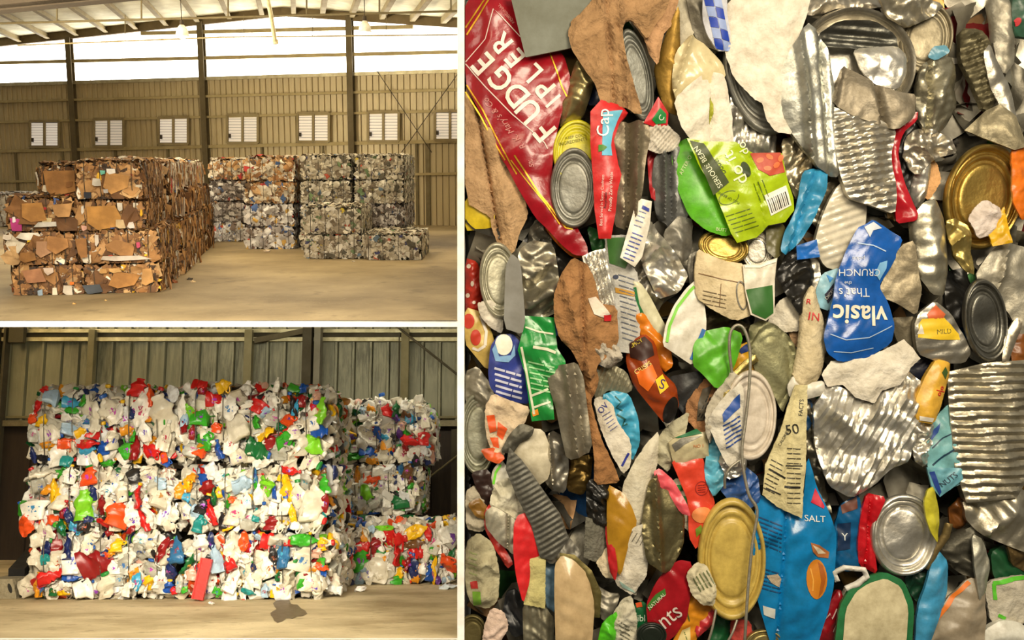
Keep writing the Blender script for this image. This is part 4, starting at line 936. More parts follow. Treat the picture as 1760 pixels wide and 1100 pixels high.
def T(it, text, px, py, size, rot, rgb, eps=1.6, sx=1.0, bold=0.0, shear=0.0, space=1.0, name='lettering', label=None, parent=None):
    """lettering centred at a point, rot degrees anticlockwise as the photo shows it"""
    cu = bpy.data.curves.new('tmp', 'FONT'); cu.body = text; cu.size = size; cu.align_x = 'CENTER'; cu.align_y = 'CENTER'; cu.offset = bold; cu.shear = shear; cu.space_character = space; cu.resolution_u = 3
    tmp = bpy.data.objects.new('tmp', cu); COL.objects.link(tmp); dg = bpy.context.evaluated_depsgraph_get()
    me = bpy.data.meshes.new_from_object(tmp.evaluated_get(dg)); bpy.data.objects.remove(tmp); bpy.data.curves.remove(cu)
    bm = bmesh.new(); bm.from_mesh(me); bpy.data.meshes.remove(me)
    bmesh.ops.triangulate(bm, faces=bm.faces[:])
    for _ in range(3):
        e = [e for e in bm.edges if e.calc_length() > 5.0]
        if not e: break
        bmesh.ops.subdivide_edges(bm, edges=e, cuts=1); bmesh.ops.triangulate(bm, faces=[f for f in bm.faces if len(f.verts) > 3])
    a = R(rot); uv = []
    for v in bm.verts:
        x, y = v.co.x * sx, v.co.y; uv.append((px + x * math.cos(a) - y * math.sin(a), py - (x * math.sin(a) + y * math.cos(a))))
    V = drape(it, uv, eps); bm.verts.index_update(); Fc = [tuple(w.index for w in f.verts) for f in bm.faces]; bm.free()
    o = link(name, mesh(name, V, Fc, M('print', rgb)), parent or it.o)
    if label: o['label'] = label
    return o
def textlines(it, x0, y0, dx, dy, nx, n, ln, w, rgb, sd=1):
    """rows of print too small to read"""
    rg = np.random.RandomState(sd); P = []
    for i in range(n):
        bx, by = x0 + nx[0] * i, y0 + nx[1] * i; p = 0
        while p < ln:
            q = min(ln, p + ln * (.34 + .3 * rg.rand())); P.append(strip([(bx + dx * p, by + dy * p), (bx + dx * q, by + dy * q)], w)); p = q + ln * .04
    return D(it, 'lettering', P, M('print', rgb), 1.4, res=6)

STEEL = M('steel', (206, 202, 190)); STEELB = M('steel', (232, 230, 222)); DULL = M('dull', (150, 148, 140)); DULLD = M('dull', (104, 101, 92)); GREY = M('matte', (132, 130, 122)); GREYW = M('dull', (176, 172, 158))
GOLD = M('steel', (206, 176, 106)); GOLDD = M('dull', (150, 122, 66)); OLIVE = M('dull', (148, 142, 104)); BRASS = M('steel', (176, 164, 118))
CREAM = M('paint', (216, 202, 166)); WHITEP = M('paper', (226, 220, 206)); WHITEC = M('paint', (226, 222, 210)); KRAFT = M('card', (172, 136, 96)); KRAFTD = M('card', (166, 122, 78)); BLACK = M('plastic', (30, 29, 27)); NAVY = M('paint', (24, 34, 62))
RED = M('foil', (150, 18, 32)); REDP = M('paint', (206, 40, 42)); GREENP = M('paint', (40, 146, 66)); LIME = M('foil', (166, 194, 26)); GREEN = M('paint', (92, 178, 30)); DGREEN = M('paint', (38, 92, 44)); BLUE = M('foil', (22, 88, 176)); CYAN = M('foil', (20, 132, 200)); LBLUE = M('paint', (104, 176, 210)); YEL = M('paint', (210, 204, 40)); ORANGE = M('paint', (226, 122, 34)); TEAL = M('paint', (124, 184, 192))
def pr(rgb): return M('print', rgb)
# ------------------------------------------------------------------ top left: red foil bag, kraft bag, tin lids
it = I('foil_bag', 'crumpled red foil bag with FUDGE in big upside-down white letters', 'bag', [(800, -12), (883, -12), (892, 38), (905, 94), (945, 84), (966, 94), (981, 143), (966, 178), (958, 211), (950, 245), (945, 300), (950, 335), (968, 382), (989, 392), (1006, 423), (1009, 438), (989, 436), (968, 420), (943, 392), (922, 372), (892, 321), (874, 285), (864, 270), (841, 216), (818, 173), (800, 143)], 4, RED, b=10, c=(2.6, 40), th=5, res=5.5)
D(it, 'gold_stripe', [strip([(800, 48), (818, 22), (838, -8)], 2.6), strip([(802, 60), (822, 30), (845, -8)], 2.6), strip([(944, 88), (952, 110), (966, 150), (974, 166)], 2.2), strip([(802, 146), (830, 190), (852, 234), (874, 276), (888, 300)], 2.4), strip([(800, 158), (826, 200), (850, 246), (868, 276)], 2.4), strip([(884, 268), (905, 300), (925, 332), (950, 362), (972, 392), (984, 394)], 2.6), strip([(878, 276), (910, 318), (938, 352), (962, 386)], 2)], M('steel', (232, 184, 60)), 1.6)
D(it, 'white_frame', [strip([(800, 107), (834, 68), (848, 17), (862, 30), (897, 66)], 1.6), strip([(800, 110), (832, 148), (880, 198), (936, 246), (941, 256)], 1.8)], pr((226, 205, 200)), 1.7)
for ch, x, y in (('F', 938, 226), ('U', 910, 191), ('D', 889, 164), ('G', 862, 137), ('E', 832, 110)): T(it, ch, x, y, 56, 132, (232, 226, 220), bold=.9, sx=.9)
for ch, x, y in (('P', 938, 152), ('L', 917, 126), ('E', 887, 100), ('R', 864, 75)): T(it, ch, x, y, 50, 132, (232, 226, 220), bold=.8, sx=.9)
T(it, 'I', 952, 173, 48, 132, (232, 226, 220), bold=.015)
T(it, 'R. K. Mary\u2019s & Co', 868, 214, 15, 128, (200, 130, 128), shear=.3); T(it, 'ORIGINAL', 869, 22, 8, 132, (196, 120, 118)); T(it, 'RECIPE', 876, 32, 7, 132, (196, 120, 118)); T(it, '5%', 913, 282, 11, 100, (214, 150, 146))
I('painted_sheet', 'flat grey-green painted metal panel with two rust specks, at the top behind the kraft bag', 'panel', [(878, -12), (1024, -12), (1005, 20), (986, 36), (979, 80), (905, 95), (892, 40)], 2, M('matte', (118, 122, 112)), b=2, c=(.8, 60), th=10, sm=0, t=(0, .02))
it = I('paper_bag', 'crumpled kraft paper bag hanging in deep folds beside the upright steel lid', 'bag', [(985, 35), (1005, 20), (1030, -12), (1150, -12), (1143, 16), (1122, 44), (1112, 66), (1100, 46), (1086, 31), (1072, 34), (1066, 52), (1070, 100), (1080, 130), (1090, 160), (1102, 196), (1088, 192), (1072, 182), (1060, 186), (1040, 190), (1033, 165), (1028, 148), (1005, 112), (985, 82), (979, 56)], 1, KRAFT, b=9, c=(5.5, 34), th=6, fold=((1046, 60, 1056, 180, -9, 7), (1070, 60, 1078, 170, 8, 8), (1040, 20, 1056, 60, 6, 10)))
I('kraft_strip', 'loose strip of kraft paper right of the upright steel lid', 'paper', [(1108, 40), (1150, -10), (1168, -10), (1152, 42), (1136, 60), (1130, 112), (1118, 92), (1110, 66)], 2, M('card', (192, 150, 110)), b=5, c=(4, 26), th=5)
L('tin_end', 'dull steel can lid standing on edge in the kraft bag folds', 'lid', 1094, 130, 27, 82, 12, 3, M('dull', (140, 142, 136)), 1.1, t=(-.25, 0))
I('crushed_tin', 'crushed brass-coloured tin wedged between the red bag and the kraft bag', 'tin', [(990, 108), (1000, 118), (1016, 132), (1018, 146), (1010, 170), (1000, 200), (976, 210), (962, 214), (966, 182), (980, 146)], 4, BRASS, b=14, c=(5, 22), th=22)
I('plastic_scrap', 'dark navy scrap tucked below the kraft bag', 'scrap', [(1012, 138), (1030, 150), (1034, 182), (1012, 178)], 5, NAVY, b=5, th=6)
it = L('yellow_can_end', 'bright yellow can lid half hidden behind a grey steel lid', 'lid', 992, 262, 42, 58, 0, 4, YEL, 1.0, t=(0, .12))
T(it, 'INGREDIENTS', 985, 243, 8, 12, (120, 118, 20)); T(it, 'KEEP COOL', 990, 234, 7, 10, (120, 118, 20))
L('tin_end', 'grey steel can lid in front of the yellow lid, left of the red drink can', 'lid', 986, 323, 40, 69, 0, 3, M('dull', (150, 150, 142)), 1.2, t=(.12, -.05))
it = I('drink_can', 'flattened red drink can with blue panel and white letters Cap', 'can', [(1018, 192), (1034, 174), (1068, 184), (1076, 194), (1062, 210), (1052, 240), (1060, 285), (1065, 300), (1058, 330), (1055, 365), (1048, 408), (1031, 408), (1025, 360), (1022, 300), (1018, 250)], 1, REDP, b=7, c=(2, 26), th=14, sm=0)
bl_ = D(it, 'blue_panel', [(1036, 194), (1070, 190), (1061, 208), (1053, 230), (1050, 250), (1052, 268), (1034, 268)], pr((92, 178, 214)), 1.2)
D(it, 'green_leaf', [(1028, 250), (1036, 250), (1043, 254), (1037, 260), (1028, 262)], pr((70, 130, 40)), 2)
T(it, 'Cap', 1037, 212, 30, 90, (36, 52, 120), 1.9, bold=.03); T(it, 'Cap', 1037, 212, 30, 90, (244, 246, 248), 2.4, bold=-.005, parent=bl_)
T(it, 'Proudly Zero Waste', 1049, 330, 8, 88, (244, 214, 210)); T(it, 'Best Served in Sunny Coolness', 1034, 345, 7, 88, (240, 200, 196)); T(it, 'Recyclable', 1040, 345, 6.5, 88, (60, 14, 18))
I('crushed_can', 'folded bare steel can side with a dark crease, right of the red drink can', 'can', [(1060, 212), (1110, 212), (1114, 236), (1106, 280), (1101, 330), (1092, 378), (1076, 392), (1060, 386), (1057, 345), (1066, 300), (1060, 262), (1053, 240)], 2, M('dull', (150, 140, 120)), b=8, c=(5, 30), th=18, fold=((1082, 215, 1080, 390, -14, 8), (1096, 215, 1092, 380, 9, 7)))
it = I('printed_carton', 'red carton corner with a green triangle and a white C', 'carton', [(1109, 210), (1131, 170), (1146, 195), (1146, 212), (1126, 214)], 1, M('paint', (196, 32, 40)), b=3, c=(1, 20), th=8, sm=0)
gt = D(it, 'green_triangle', [(1120, 206), (1134, 186), (1145, 196), (1145, 211), (1128, 213)], pr((24, 128, 58)), 1.2); T(it, 'C', 1137, 203, 13, 60, (240, 240, 236), parent=gt)
I('kraft_box', 'tan cardboard flap with a long dark slit, left edge below the red bag', 'cardboard', [(800, 140), (818, 173), (841, 216), (874, 285), (900, 345), (905, 370), (890, 400), (882, 434), (862, 428), (848, 392), (845, 370), (800, 346)], 5, M('card', (196, 162, 122)), b=5, c=(4, 40), th=8, fold=((820, 190, 848, 350, -14, 4), (850, 260, 880, 400, 7, 16)))
I('yellow_disc', 'plain yellow plastic disc cut off by the left edge under the tan cardboard', 'disc', [(800, 340), (832, 352), (848, 368), (847, 388), (822, 392), (800, 394)], 6, M('paint', (214, 190, 34)), b=3, c=(.5, 30), th=10)
I('plastic_sheet', 'black plastic sheet in the gap under the red bag tip', 'plastic', [(880, 436), (892, 400), (912, 372), (945, 396), (975, 425), (985, 450), (960, 500), (935, 480), (905, 430)], 7, BLACK, b=8, c=(7, 24), th=6)
I('steel_fold', 'dark bent steel piece with bright edges under the red bag', 'steel', [(912, 382), (930, 378), (945, 398), (946, 424), (925, 418), (908, 420)], 6, DULLD, b=6, c=(6, 16), th=6)
L('tin_end', 'pale steel can end with a brass edge, left of a narrow grey strip', 'lid', 858, 482, 34, 66, 4, 4, M('dull', (186, 184, 164)), 1.2, t=(-.2, 0))
I('steel_strip', 'narrow flat grey steel strip standing before the pale can end', 'strip', [(872, 458), (880, 438), (892, 450), (900, 550), (896, 572), (868, 562)], 2, M('matte', (128, 128, 124)), b=2, c=(1, 30), th=6)
I('foil_tray', 'crumpled shiny foil tray above the green packet', 'tray', [(893, 432), (915, 415), (950, 422), (958, 480), (962, 532), (930, 546), (902, 542), (896, 490)], 4, M('steel', (176, 172, 156)), b=8, c=(11, 28), th=8)
it = I('drink_can', 'red can with white specks at the left edge beside the pale can end', 'can', [(800, 446), (818, 452), (828, 480), (824, 540), (800, 548)], 6, M('paint', (180, 44, 26)), b=10, c=(3, 16), th=20)
D(it, 'white_speck', [ell(806, 458, 4, 4, 0, 8), ell(812, 488, 3, 5, 0, 8), ell(804, 508, 4, 4, 0, 8), ell(815, 520, 3, 3, 0, 8)], pr((230, 220, 206)))
I('label_strip', 'orange label edge under the tip of the red bag', 'label', [(934, 388), (970, 418), (998, 430), (1006, 442), (985, 440), (958, 416)], 5, ORANGE, b=4, c=(3, 12), th=5)
I('ribbed_strip', 'bright steel strip with lengthwise ribs left of a grey printed label', 'strip', [(1003, 442), (1022, 434), (1038, 430), (1046, 480), (1054, 524), (1042, 534), (1028, 527)], 2, STEELB, b=3, c=(1.5, 24), rib=(-17, 8, 2.6), th=8, sm=0)
it = I('printed_carton', 'grey and white printed carton with a green top and a gold stripe', 'carton', [(1043, 406), (1075, 406), (1080, 455), (1092, 470), (1098, 560), (1094, 606), (1060, 602), (1054, 525), (1046, 460)], 3, M('paper', (196, 196, 192)), b=3, c=(2, 40), th=8, sm=0)
D(it, 'green_panel', [(1044, 408), (1074, 408), (1078, 452), (1074, 462), (1048, 452)], pr((62, 112, 48)), 1.2); D(it, 'gold_stripe', [(1057, 494), (1090, 502), (1090, 510), (1058, 503)], pr((196, 148, 60)), 1.2)
textlines(it, 1062, 472, .93, .3, (.6, 9), 13, 30, 1.6, (96, 104, 122), 3); D(it, 'dark_mark', ell(1058, 476, 5, 4, 0, 8), pr((52, 62, 88)))
it = I('paper_label', 'white label with fine blue print leaning over the grey carton', 'label', [(1068, 442), (1096, 350), (1104, 344), (1119, 347), (1115, 380), (1101, 440), (1090, 456)], 1, WHITEC, b=3, c=(2, 30), th=5, sm=0)
textlines(it, 1086, 400, .93, .35, (-2.6, 7), 7, 20, 1.8, (70, 84, 170), 4); textlines(it, 1098, 362, .93, .35, (-3, 8), 4, 14, 1.5, (120, 130, 180), 5); D(it, 'blue_band', [(1105, 352), (1117, 358), (1116, 364), (1103, 358)], pr((30, 50, 150)))
I('green_wrapper', 'dark green wrapper scrap under the grey steel lid', 'wrapper', [(1010, 390), (1040, 400), (1044, 430), (1020, 434)], 5, DGREEN, b=4, c=(4, 14), th=5)
it = I('kraft_bag', 'large tan paper bag lump with a torn white and red scrap on it', 'bag', [(985, 445), (1005, 454), (1018, 476), (1030, 525), (1058, 528), (1061, 585), (1046, 608), (1026, 622), (1018, 650), (1006, 642), (986, 602), (964, 580), (955, 548), (955, 510), (966, 474)], 1, KRAFTD, b=12, c=(4.5, 30), th=10, fold=((1000, 470, 1004, 640, -8, 6), (975, 500, 1010, 640, 5, 8)))
D(it, 'torn_label', [(1010, 513), (1024, 510), (1038, 526), (1048, 540), (1036, 546), (1020, 540)], M('paper', (226, 214, 200)), 2.2); D(it, 'red_patch', [(1037, 542), (1050, 541), (1050, 552), (1038, 552)], pr((206, 36, 44)), 2.4)
I('kraft_strip', 'long wrinkled tan paper strip running down below the paper bag lump', 'paper', [(1004, 640), (1020, 618), (1028, 655), (1012, 690), (1020, 720), (1032, 760), (1052, 800), (1064, 828), (1022, 830), (1024, 780), (1014, 720), (1003, 690)], 2, M('card', (170, 122, 76)), b=6, c=(5, 22), th=6)
it = I('snack_packet', 'bright green foil packet with white print, standing upright', 'packet', [(902, 545), (950, 548), (955, 600), (968, 620), (970, 642), (945, 666), (948, 705), (950, 718), (916, 722), (905, 640), (893, 602), (900, 575)], 2, M('foil', (34, 142, 62)), b=7, c=(4, 24), th=8, sm=0)
D(it, 'white_stripe', [strip([(903, 562), (926, 570), (951, 574)], 3), strip([(916, 596), (940, 600), (955, 606)], 5), strip([(914, 680), (928, 674), (942, 668)], 4), strip([(918, 700), (932, 694), (946, 690)], 3.5), strip([(896, 596), (905, 640), (914, 690), (918, 712)], 4)], pr((214, 220, 196)), 1.4)
textlines(it, 908, 622, .97, .2, (1, 9), 6, 46, 2.6, (150, 206, 150), 8); D(it, 'orange_corner', [(914, 708), (924, 702), (926, 712), (916, 716)], pr((236, 150, 40)))
it = I('food_can', 'blue and white printed can side with a pale oval on top', 'can', [(842, 640), (846, 596), (858, 578), (880, 576), (894, 592), (904, 640), (911, 694), (862, 684), (845, 664)], 4, M('paint', (52, 66, 150)), b=8, c=(2, 30), cyl=(0, 6), th=16)
D(it, 'pale_oval', ell(866, 592, 15, 18, 0, 20), pr((222, 226, 214)), 1.4); D(it, 'light_blue_patch', [(846, 600), (852, 590), (858, 612), (878, 610), (884, 592), (886, 610), (874, 622), (852, 620)], pr((120, 164, 210)), 1.6)
textlines(it, 850, 632, .95, .28, (.6, 10), 5, 48, 4, (196, 200, 226), 11)
it = I('food_label', 'yellow and white food label with red tomato discs at the left edge', 'label', [(800, 530), (830, 540), (846, 582), (850, 626), (836, 632), (816, 606), (800, 590)], 5, M('paint', (226, 196, 110)), b=6, c=(2, 24), th=8)
D(it, 'red_disc', [ell(806, 552, 10, 13, 0, 14), ell(818, 580, 9, 14, 0, 14)], pr((200, 60, 40))); D(it, 'white_band', [strip([(826, 542), (836, 570), (834, 594)], 5), strip([(834, 594), (822, 602), (812, 598)], 5)], pr((236, 230, 220)), 1.6)
I('paper_scrap', 'white paper scrap over the yellow tomato label', 'paper', [(822, 522), (846, 518), (862, 548), (862, 572), (844, 560), (830, 545)], 4, WHITEP, b=4, c=(3, 18), th=4)
L('tin_end', 'big pale greenish can end at the left edge below the blue can', 'lid', 822, 745, 32, 72, 0, 5, M('dull', (176, 178, 160)), 1.2, t=(-.1, 0))
I('crushed_can', 'pale dented can side above the big greenish can end', 'can', [(802, 640), (820, 632), (842, 664), (850, 690), (832, 704), (812, 690), (800, 690)], 5, GREYW, b=10, c=(6, 20), th=16)
it = I('paper_label', 'cream label striped with orange beside the big greenish can end', 'label', [(836, 700), (848, 678), (874, 690), (910, 702), (898, 728), (872, 750), (862, 796), (850, 786), (838, 746)], 3, M('paper', (208, 188, 160)), b=6, c=(4, 16), th=6)
D(it, 'orange_stripe', [[(836, 714), (850, 712), (854, 740), (842, 744)], [(856, 724), (872, 736), (864, 756), (854, 748)], [(842, 752), (856, 752), (858, 770), (848, 768)]], pr((214, 84, 34)), 1.4)
I('paper_label', 'orange scrap of label on the left below the striped label', 'label', [(828, 774), (850, 772), (866, 786), (856, 794), (838, 788)], 3, M('paint', (212, 90, 40)), b=3, c=(2, 10), th=4)
I('crushed_can', 'flattened grey steel can with a bright ridge, between the green packet and the tan strip', 'can', [(943, 642), (962, 630), (990, 625), (1000, 650), (1006, 700), (1016, 774), (976, 790), (966, 740), (958, 700), (948, 670)], 1, M('dull', (150, 144, 128)), b=6, c=(3, 36), th=16, fold=((972, 628, 992, 780, 9, 9), (986, 626, 1006, 780, -5, 6)))
I('crumpled_foil', 'small wad of crumpled grey foil below the paper bag lump', 'foil', [(1020, 602), (1036, 590), (1060, 596), (1068, 616), (1046, 632), (1028, 622)], 1, M('paper', (186, 178, 164)), b=9, c=(6, 12), th=8)
I('ribbed_scrap', 'pale ribbed steel scrap under the grey foil wad', 'scrap', [(1042, 624), (1074, 640), (1086, 668), (1062, 682), (1046, 666), (1026, 690), (1020, 654)], 3, M('dull', (172, 168, 144)), b=4, c=(2, 20), rib=(20, 7, 1.3), th=7)
it = I('blue_pouch', 'light blue pouch with dark green leaf print beside the tan strip', 'pouch', [(1036, 680), (1056, 674), (1080, 680), (1094, 720), (1097, 762), (1086, 792), (1062, 744), (1050, 710)], 3, M('paint', (72, 172, 214)), b=5, c=(4, 16), th=6)
D(it, 'leaf_mark', [strip([(1056, 680), (1066, 690), (1058, 700), (1070, 706)], 2), strip([(1060, 712), (1074, 720), (1070, 732), (1078, 728)], 3)], pr((24, 86, 78)))
it = I('paper_label', 'white paper slip with blue letters OV', 'paper', [(1024, 690), (1034, 684), (1052, 698), (1056, 722), (1082, 760), (1081, 800), (1070, 812), (1050, 772), (1034, 732)], 2, WHITEP, b=3, c=(2.5, 20), th=4)
T(it, 'OV', 1037, 702, 14, 48, (50, 60, 150), bold=.02); textlines(it, 1036, 716, .8, -.55, (3, 6), 5, 16, 1.3, (90, 96, 150), 6); D(it, 'blue_band', strip([(1068, 800), (1080, 778)], 4), pr((40, 50, 150)))
it = I('snack_can', 'brown and orange snack can with a dark open end and a yellow S badge', 'can', [(1082, 592), (1108, 576), (1124, 590), (1134, 640), (1160, 664), (1164, 700), (1142, 726), (1116, 692), (1092, 662), (1080, 626)], 2, M('foil', (150, 62, 22)), b=12, c=(4, 26), th=22)
D(it, 'orange_panel', [(1092, 640), (1120, 626), (1128, 646), (1112, 672), (1098, 660)], pr((236, 112, 24)), 1.4); D(it, 'dark_band', [(1082, 590), (1108, 578), (1120, 590), (1124, 610), (1102, 620), (1084, 614)], pr((54, 26, 18)), 1.4)
yb_ = D(it, 'yellow_badge', [(1124, 652), (1138, 643), (1148, 664), (1132, 676)], pr((242, 204, 40)), 1.6); T(it, 'S', 1136, 660, 24, -20, (60, 40, 110), 2.2, bold=.03, parent=yb_)
T(it, 'SPICY', 1094, 590, 9, 32, (214, 196, 60)); T(it, 'CRISPS', 1104, 632, 11, 34, (240, 214, 120)); D(it, 'open_end_shade', ell(1151, 704, 12, 24, -18, 20), M('plastic', (24, 20, 18)), 2.2)  # flat dark ellipse: shade inside the open end put into its colour
I('copper_strip', 'copper-orange metal strip above the snack can', 'strip', [(1094, 542), (1104, 540), (1122, 562), (1150, 600), (1153, 628), (1142, 638), (1116, 602), (1100, 570)], 3, M('foil', (222, 130, 34)), b=7, c=(3, 18), th=8)
I('bent_plate', 'dark blue-grey bent metal plate right of the snack can', 'plate', [(1150, 650), (1204, 638), (1212, 658), (1192, 700), (1184, 722), (1164, 692)], 4, M('dull', (88, 90, 92)), b=6, c=(4, 30), th=8)
it = I('cardboard_flap', 'brown cardboard flap with a dark printed band under the green lid', 'cardboard', [(1182, 694), (1204, 664), (1216, 648), (1228, 668), (1216, 710), (1222, 742), (1204, 744), (1182, 718)], 3, M('card', (168, 122, 82)), b=4, c=(3, 18), th=5)
D(it, 'dark_band', [(1207, 668), (1222, 662), (1212, 700), (1212, 722), (1198, 724), (1198, 696)], pr((84, 78, 66)), 1.4); textlines(it, 1200, 716, .4, -.9, (4, 2), 3, 40, 2, (34, 32, 28), 9)
it = I('coated_can_end', 'white coated lid with a green rim and a blue strip at its lower right', 'lid', [(1140, 592), (1146, 560), (1160, 528), (1182, 498), (1196, 484), (1206, 500), (1212, 560), (1203, 596), (1190, 626), (1162, 606)], 1, WHITEC, b=5, c=(1.5, 40), th=10)
D(it, 'green_rim', strip([(1145, 588), (1150, 560), (1164, 528), (1186, 500), (1194, 492)], 5), pr((112, 196, 40)), 1.6); D(it, 'blue_strip', strip([(1210, 566), (1200, 590), (1188, 618)], 7), pr((36, 104, 176)), 1.6)
it = I('coated_can_end', 'cream can end with a dark green rim left of the white lid', 'lid', [(1088, 486), (1098, 488), (1114, 510), (1132, 544), (1142, 562), (1136, 598), (1118, 568), (1098, 530)], 3, M('paint', (214, 212, 180)), b=5, c=(1, 30), th=10)
D(it, 'green_rim', strip([(1090, 494), (1096, 524), (1112, 556), (1130, 586)], 5), pr((30, 112, 60)), 1.6)
I('crumpled_foil', 'crumpled shiny foil with sharp facets left of the cream can', 'foil', [(1100, 398), (1116, 380), (1140, 412), (1164, 446), (1182, 470), (1166, 500), (1132, 512), (1118, 480), (1104, 450)], 2, STEELB, b=9, c=(11, 26), th=8)
I('bent_steel', 'bent bright steel sheet behind the crumpled foil', 'steel', [(1090, 440), (1106, 400), (1116, 420), (1120, 470), (1140, 510), (1130, 540), (1108, 500), (1092, 470)], 4, STEEL, b=6, c=(8, 24), th=6)
I('crushed_can', 'dark grey crushed can with upright folds left of the bright green lid', 'can', [(1128, 268), (1164, 248), (1172, 300), (1184, 362), (1162, 398), (1132, 372), (1124, 312)], 3, M('dull', (132, 134, 134)), b=8, c=(3, 30), th=18, fold=((1150, 255, 1156, 390, -10, 6), (1140, 262, 1142, 380, 8, 6)))
I('bent_steel', 'smooth grey steel tongue running up to the cream can', 'steel', [(1142, 400), (1168, 372), (1190, 380), (1186, 440), (1170, 452), (1150, 430)], 3, DULL, b=6, c=(5, 26), th=7)
I('red_strip', 'narrow red strip in the dark gap right of the folded steel can', 'strip', [(1113, 250), (1134, 268), (1128, 346), (1119, 338)], 4, M('paint', (176, 28, 36)), b=3, c=(2, 18), th=5)
I('mesh_sleeve', 'pale netted sleeve crumpled above the dark grey can', 'net', [(1100, 228), (1122, 214), (1142, 214), (1168, 236), (1162, 254), (1132, 262), (1104, 250)], 2, M('paper', (206, 200, 188)), b=6, c=(4, 18), rib=(40, 5.5, 1.4), th=6)
# ------------------------------------------------------------------ top middle
I('gold_strip', 'dark gold can side standing upright right of the kraft strip', 'can', [(1128, 112), (1150, 52), (1166, 10), (1166, 108), (1158, 132), (1160, 168), (1164, 198), (1146, 190), (1134, 152)], 3, M('dull', (158, 126, 56)), b=6, c=(2, 34), cyl=(0, 5), th=12)
I('grey_strip', 'pale ribbed strip at the top between gold can and grey plate', 'strip', [(1164, -10), (1182, -10), (1192, 50), (1170, 96), (1164, 92)], 4, M('paper', (196, 190, 170)), b=3, c=(2, 26), th=6)
I('bent_plate', 'dull grey plate at the top left of the blue gingham lid', 'plate', [(1180, -10), (1212, -10), (1216, 48), (1232, 90), (1214, 78), (1196, 58)], 3, M('dull', (120, 116, 104)), b=4, c=(3, 30), th=8)
it = I('gingham_disc', 'blue and white gingham jar lid beside the torn white paper', 'lid', [(1210, -10), (1246, -10), (1246, 25), (1254, 58), (1251, 84), (1236, 84), (1219, 58), (1211, 30)], 1, M('paint', (206, 210, 222)), b=5, c=(1, 30), th=8)
a = R(-14)
for mat_, cells in ((pr((18, 58, 170)), [(0, 0), (1, 1), (0, 2), (2, 0), (1, 3), (2, 2), (0, 4), (2, 4)]), (pr((140, 160, 212)), [(1, 0), (0, 1), (1, 2), (2, 1), (0, 3), (2, 3), (1, 4), (3, 3)])):
    P = []
    for cx_, cy_ in cells:
        x, y = 1208 + cx_ * 15 + cy_ * 4.6, -6 + cy_ * 18 + cx_ * 3
        P.append([(x, y), (x + 14, y + 3), (x + 18, y + 20), (x + 4, y + 17)])
    P = [p for p in P if all(inside(np.array([(1211, -10), (1246, -10), (1246, 25), (1253, 58), (1250, 83), (1237, 83), (1220, 58), (1212, 30)]), np.array([q]))[0] for q in [(sum(v[0] for v in p) / 4, sum(v[1] for v in p) / 4)])]
    D(it, 'gingham_pattern', P, mat_, 1.4)
I('crushed_can', 'cream-lacquered can end with a brass rim above the white crumpled paper', 'can', [(1163, 92), (1186, 64), (1212, 80), (1242, 110), (1246, 130), (1224, 150), (1196, 142), (1164, 172), (1158, 160), (1158, 128)], 2, M('foil', (212, 200, 160)), b=9, c=(3, 30), th=14, fold=((1160, 150, 1186, 66, 8, 6),))
it = I('crumpled_paper', 'white crumpled paper wrapper hanging down above the lime pouch', 'paper', [(1160, 172), (1196, 140), (1222, 122), (1246, 130), (1256, 200), (1259, 248), (1222, 254), (1190, 242), (1172, 222)], 1, WHITEP, b=7, c=(4.5, 26), th=5, fold=((1224, 130, 1222, 250, -6, 6),))
D(it, 'green_stain', [(1221, 166), (1226, 178), (1226, 196), (1220, 214), (1218, 190)], pr((160, 164, 50)), 1.2)
it = I('torn_paper', 'big sheet of torn white paper stuck across a steel lid at the top', 'paper', [(1242, 20), (1268, -10), (1392, -10), (1382, 30), (1370, 62), (1346, 112), (1340, 150), (1340, 200), (1360, 230), (1334, 226), (1318, 206), (1312, 178), (1296, 168), (1266, 132), (1250, 90)], 1, WHITEP, b=5, c=(4, 34), th=4)
L('tin_end', 'large grey steel lid behind the torn white paper', 'lid', 1308, 128, 62, 106, 14, 3, M('dull', (146, 146, 140)), 1.0)
I('ribbed_can', 'shiny crushed can with upright ribs below the torn paper lid', 'can', [(1252, 160), (1268, 190), (1302, 216), (1336, 230), (1332, 268), (1292, 266), (1262, 254)], 4, STEELB, b=8, c=(5, 26), rib=(8, 13, 2.5), th=14)
L('tin_end', 'largest steel can end at the top with a thick bright rim and a dark hollow', 'lid', 1470, 112, 104, 102, 0, 3, STEEL, 1.5, t=(.04, .02), c=(3, 60), prof=[(0, -5), (.4, -6), (.62, -7), (.68, -3), (.76, -9), (.84, -8), (.9, 2), (.95, 4), (1, -2)])
I('dark_hollow', 'dark curled inside of the biggest can end, under its bright rim', 'can', [(1408, 60), (1440, 40), (1500, 40), (1538, 62), (1545, 84), (1500, 84), (1462, 78), (1420, 76)], 1, M('steel', (96, 96, 90)), b=-5, c=(2, 40), rib=(95, 16, 2), th=5)  # darker steel tone carries the shade of the hollow
I('curved_can', 'tall curved silver can side sweeping down from the biggest can end', 'can', [(1337, 168), (1346, 110), (1384, 44), (1398, 58), (1418, 90), (1428, 150), (1428, 200), (1446, 292), (1434, 304), (1400, 282), (1366, 232), (1345, 205)], 1, M('steel', (196, 198, 190)), b=10, c=(2.5, 44), cyl=(0, 8), th=18, fold=((1370, 70, 1392, 270, 8, 10), (1408, 80, 1424, 280, -6, 8)))
I('bent_steel', 'bright bent steel flap curling over inside the biggest can end', 'steel', [(1470, 84), (1500, 84), (1540, 82), (1556, 96), (1554, 130), (1540, 152), (1510, 146), (1484, 122)], 1, STEELB, b=9, c=(3, 34), th=6)
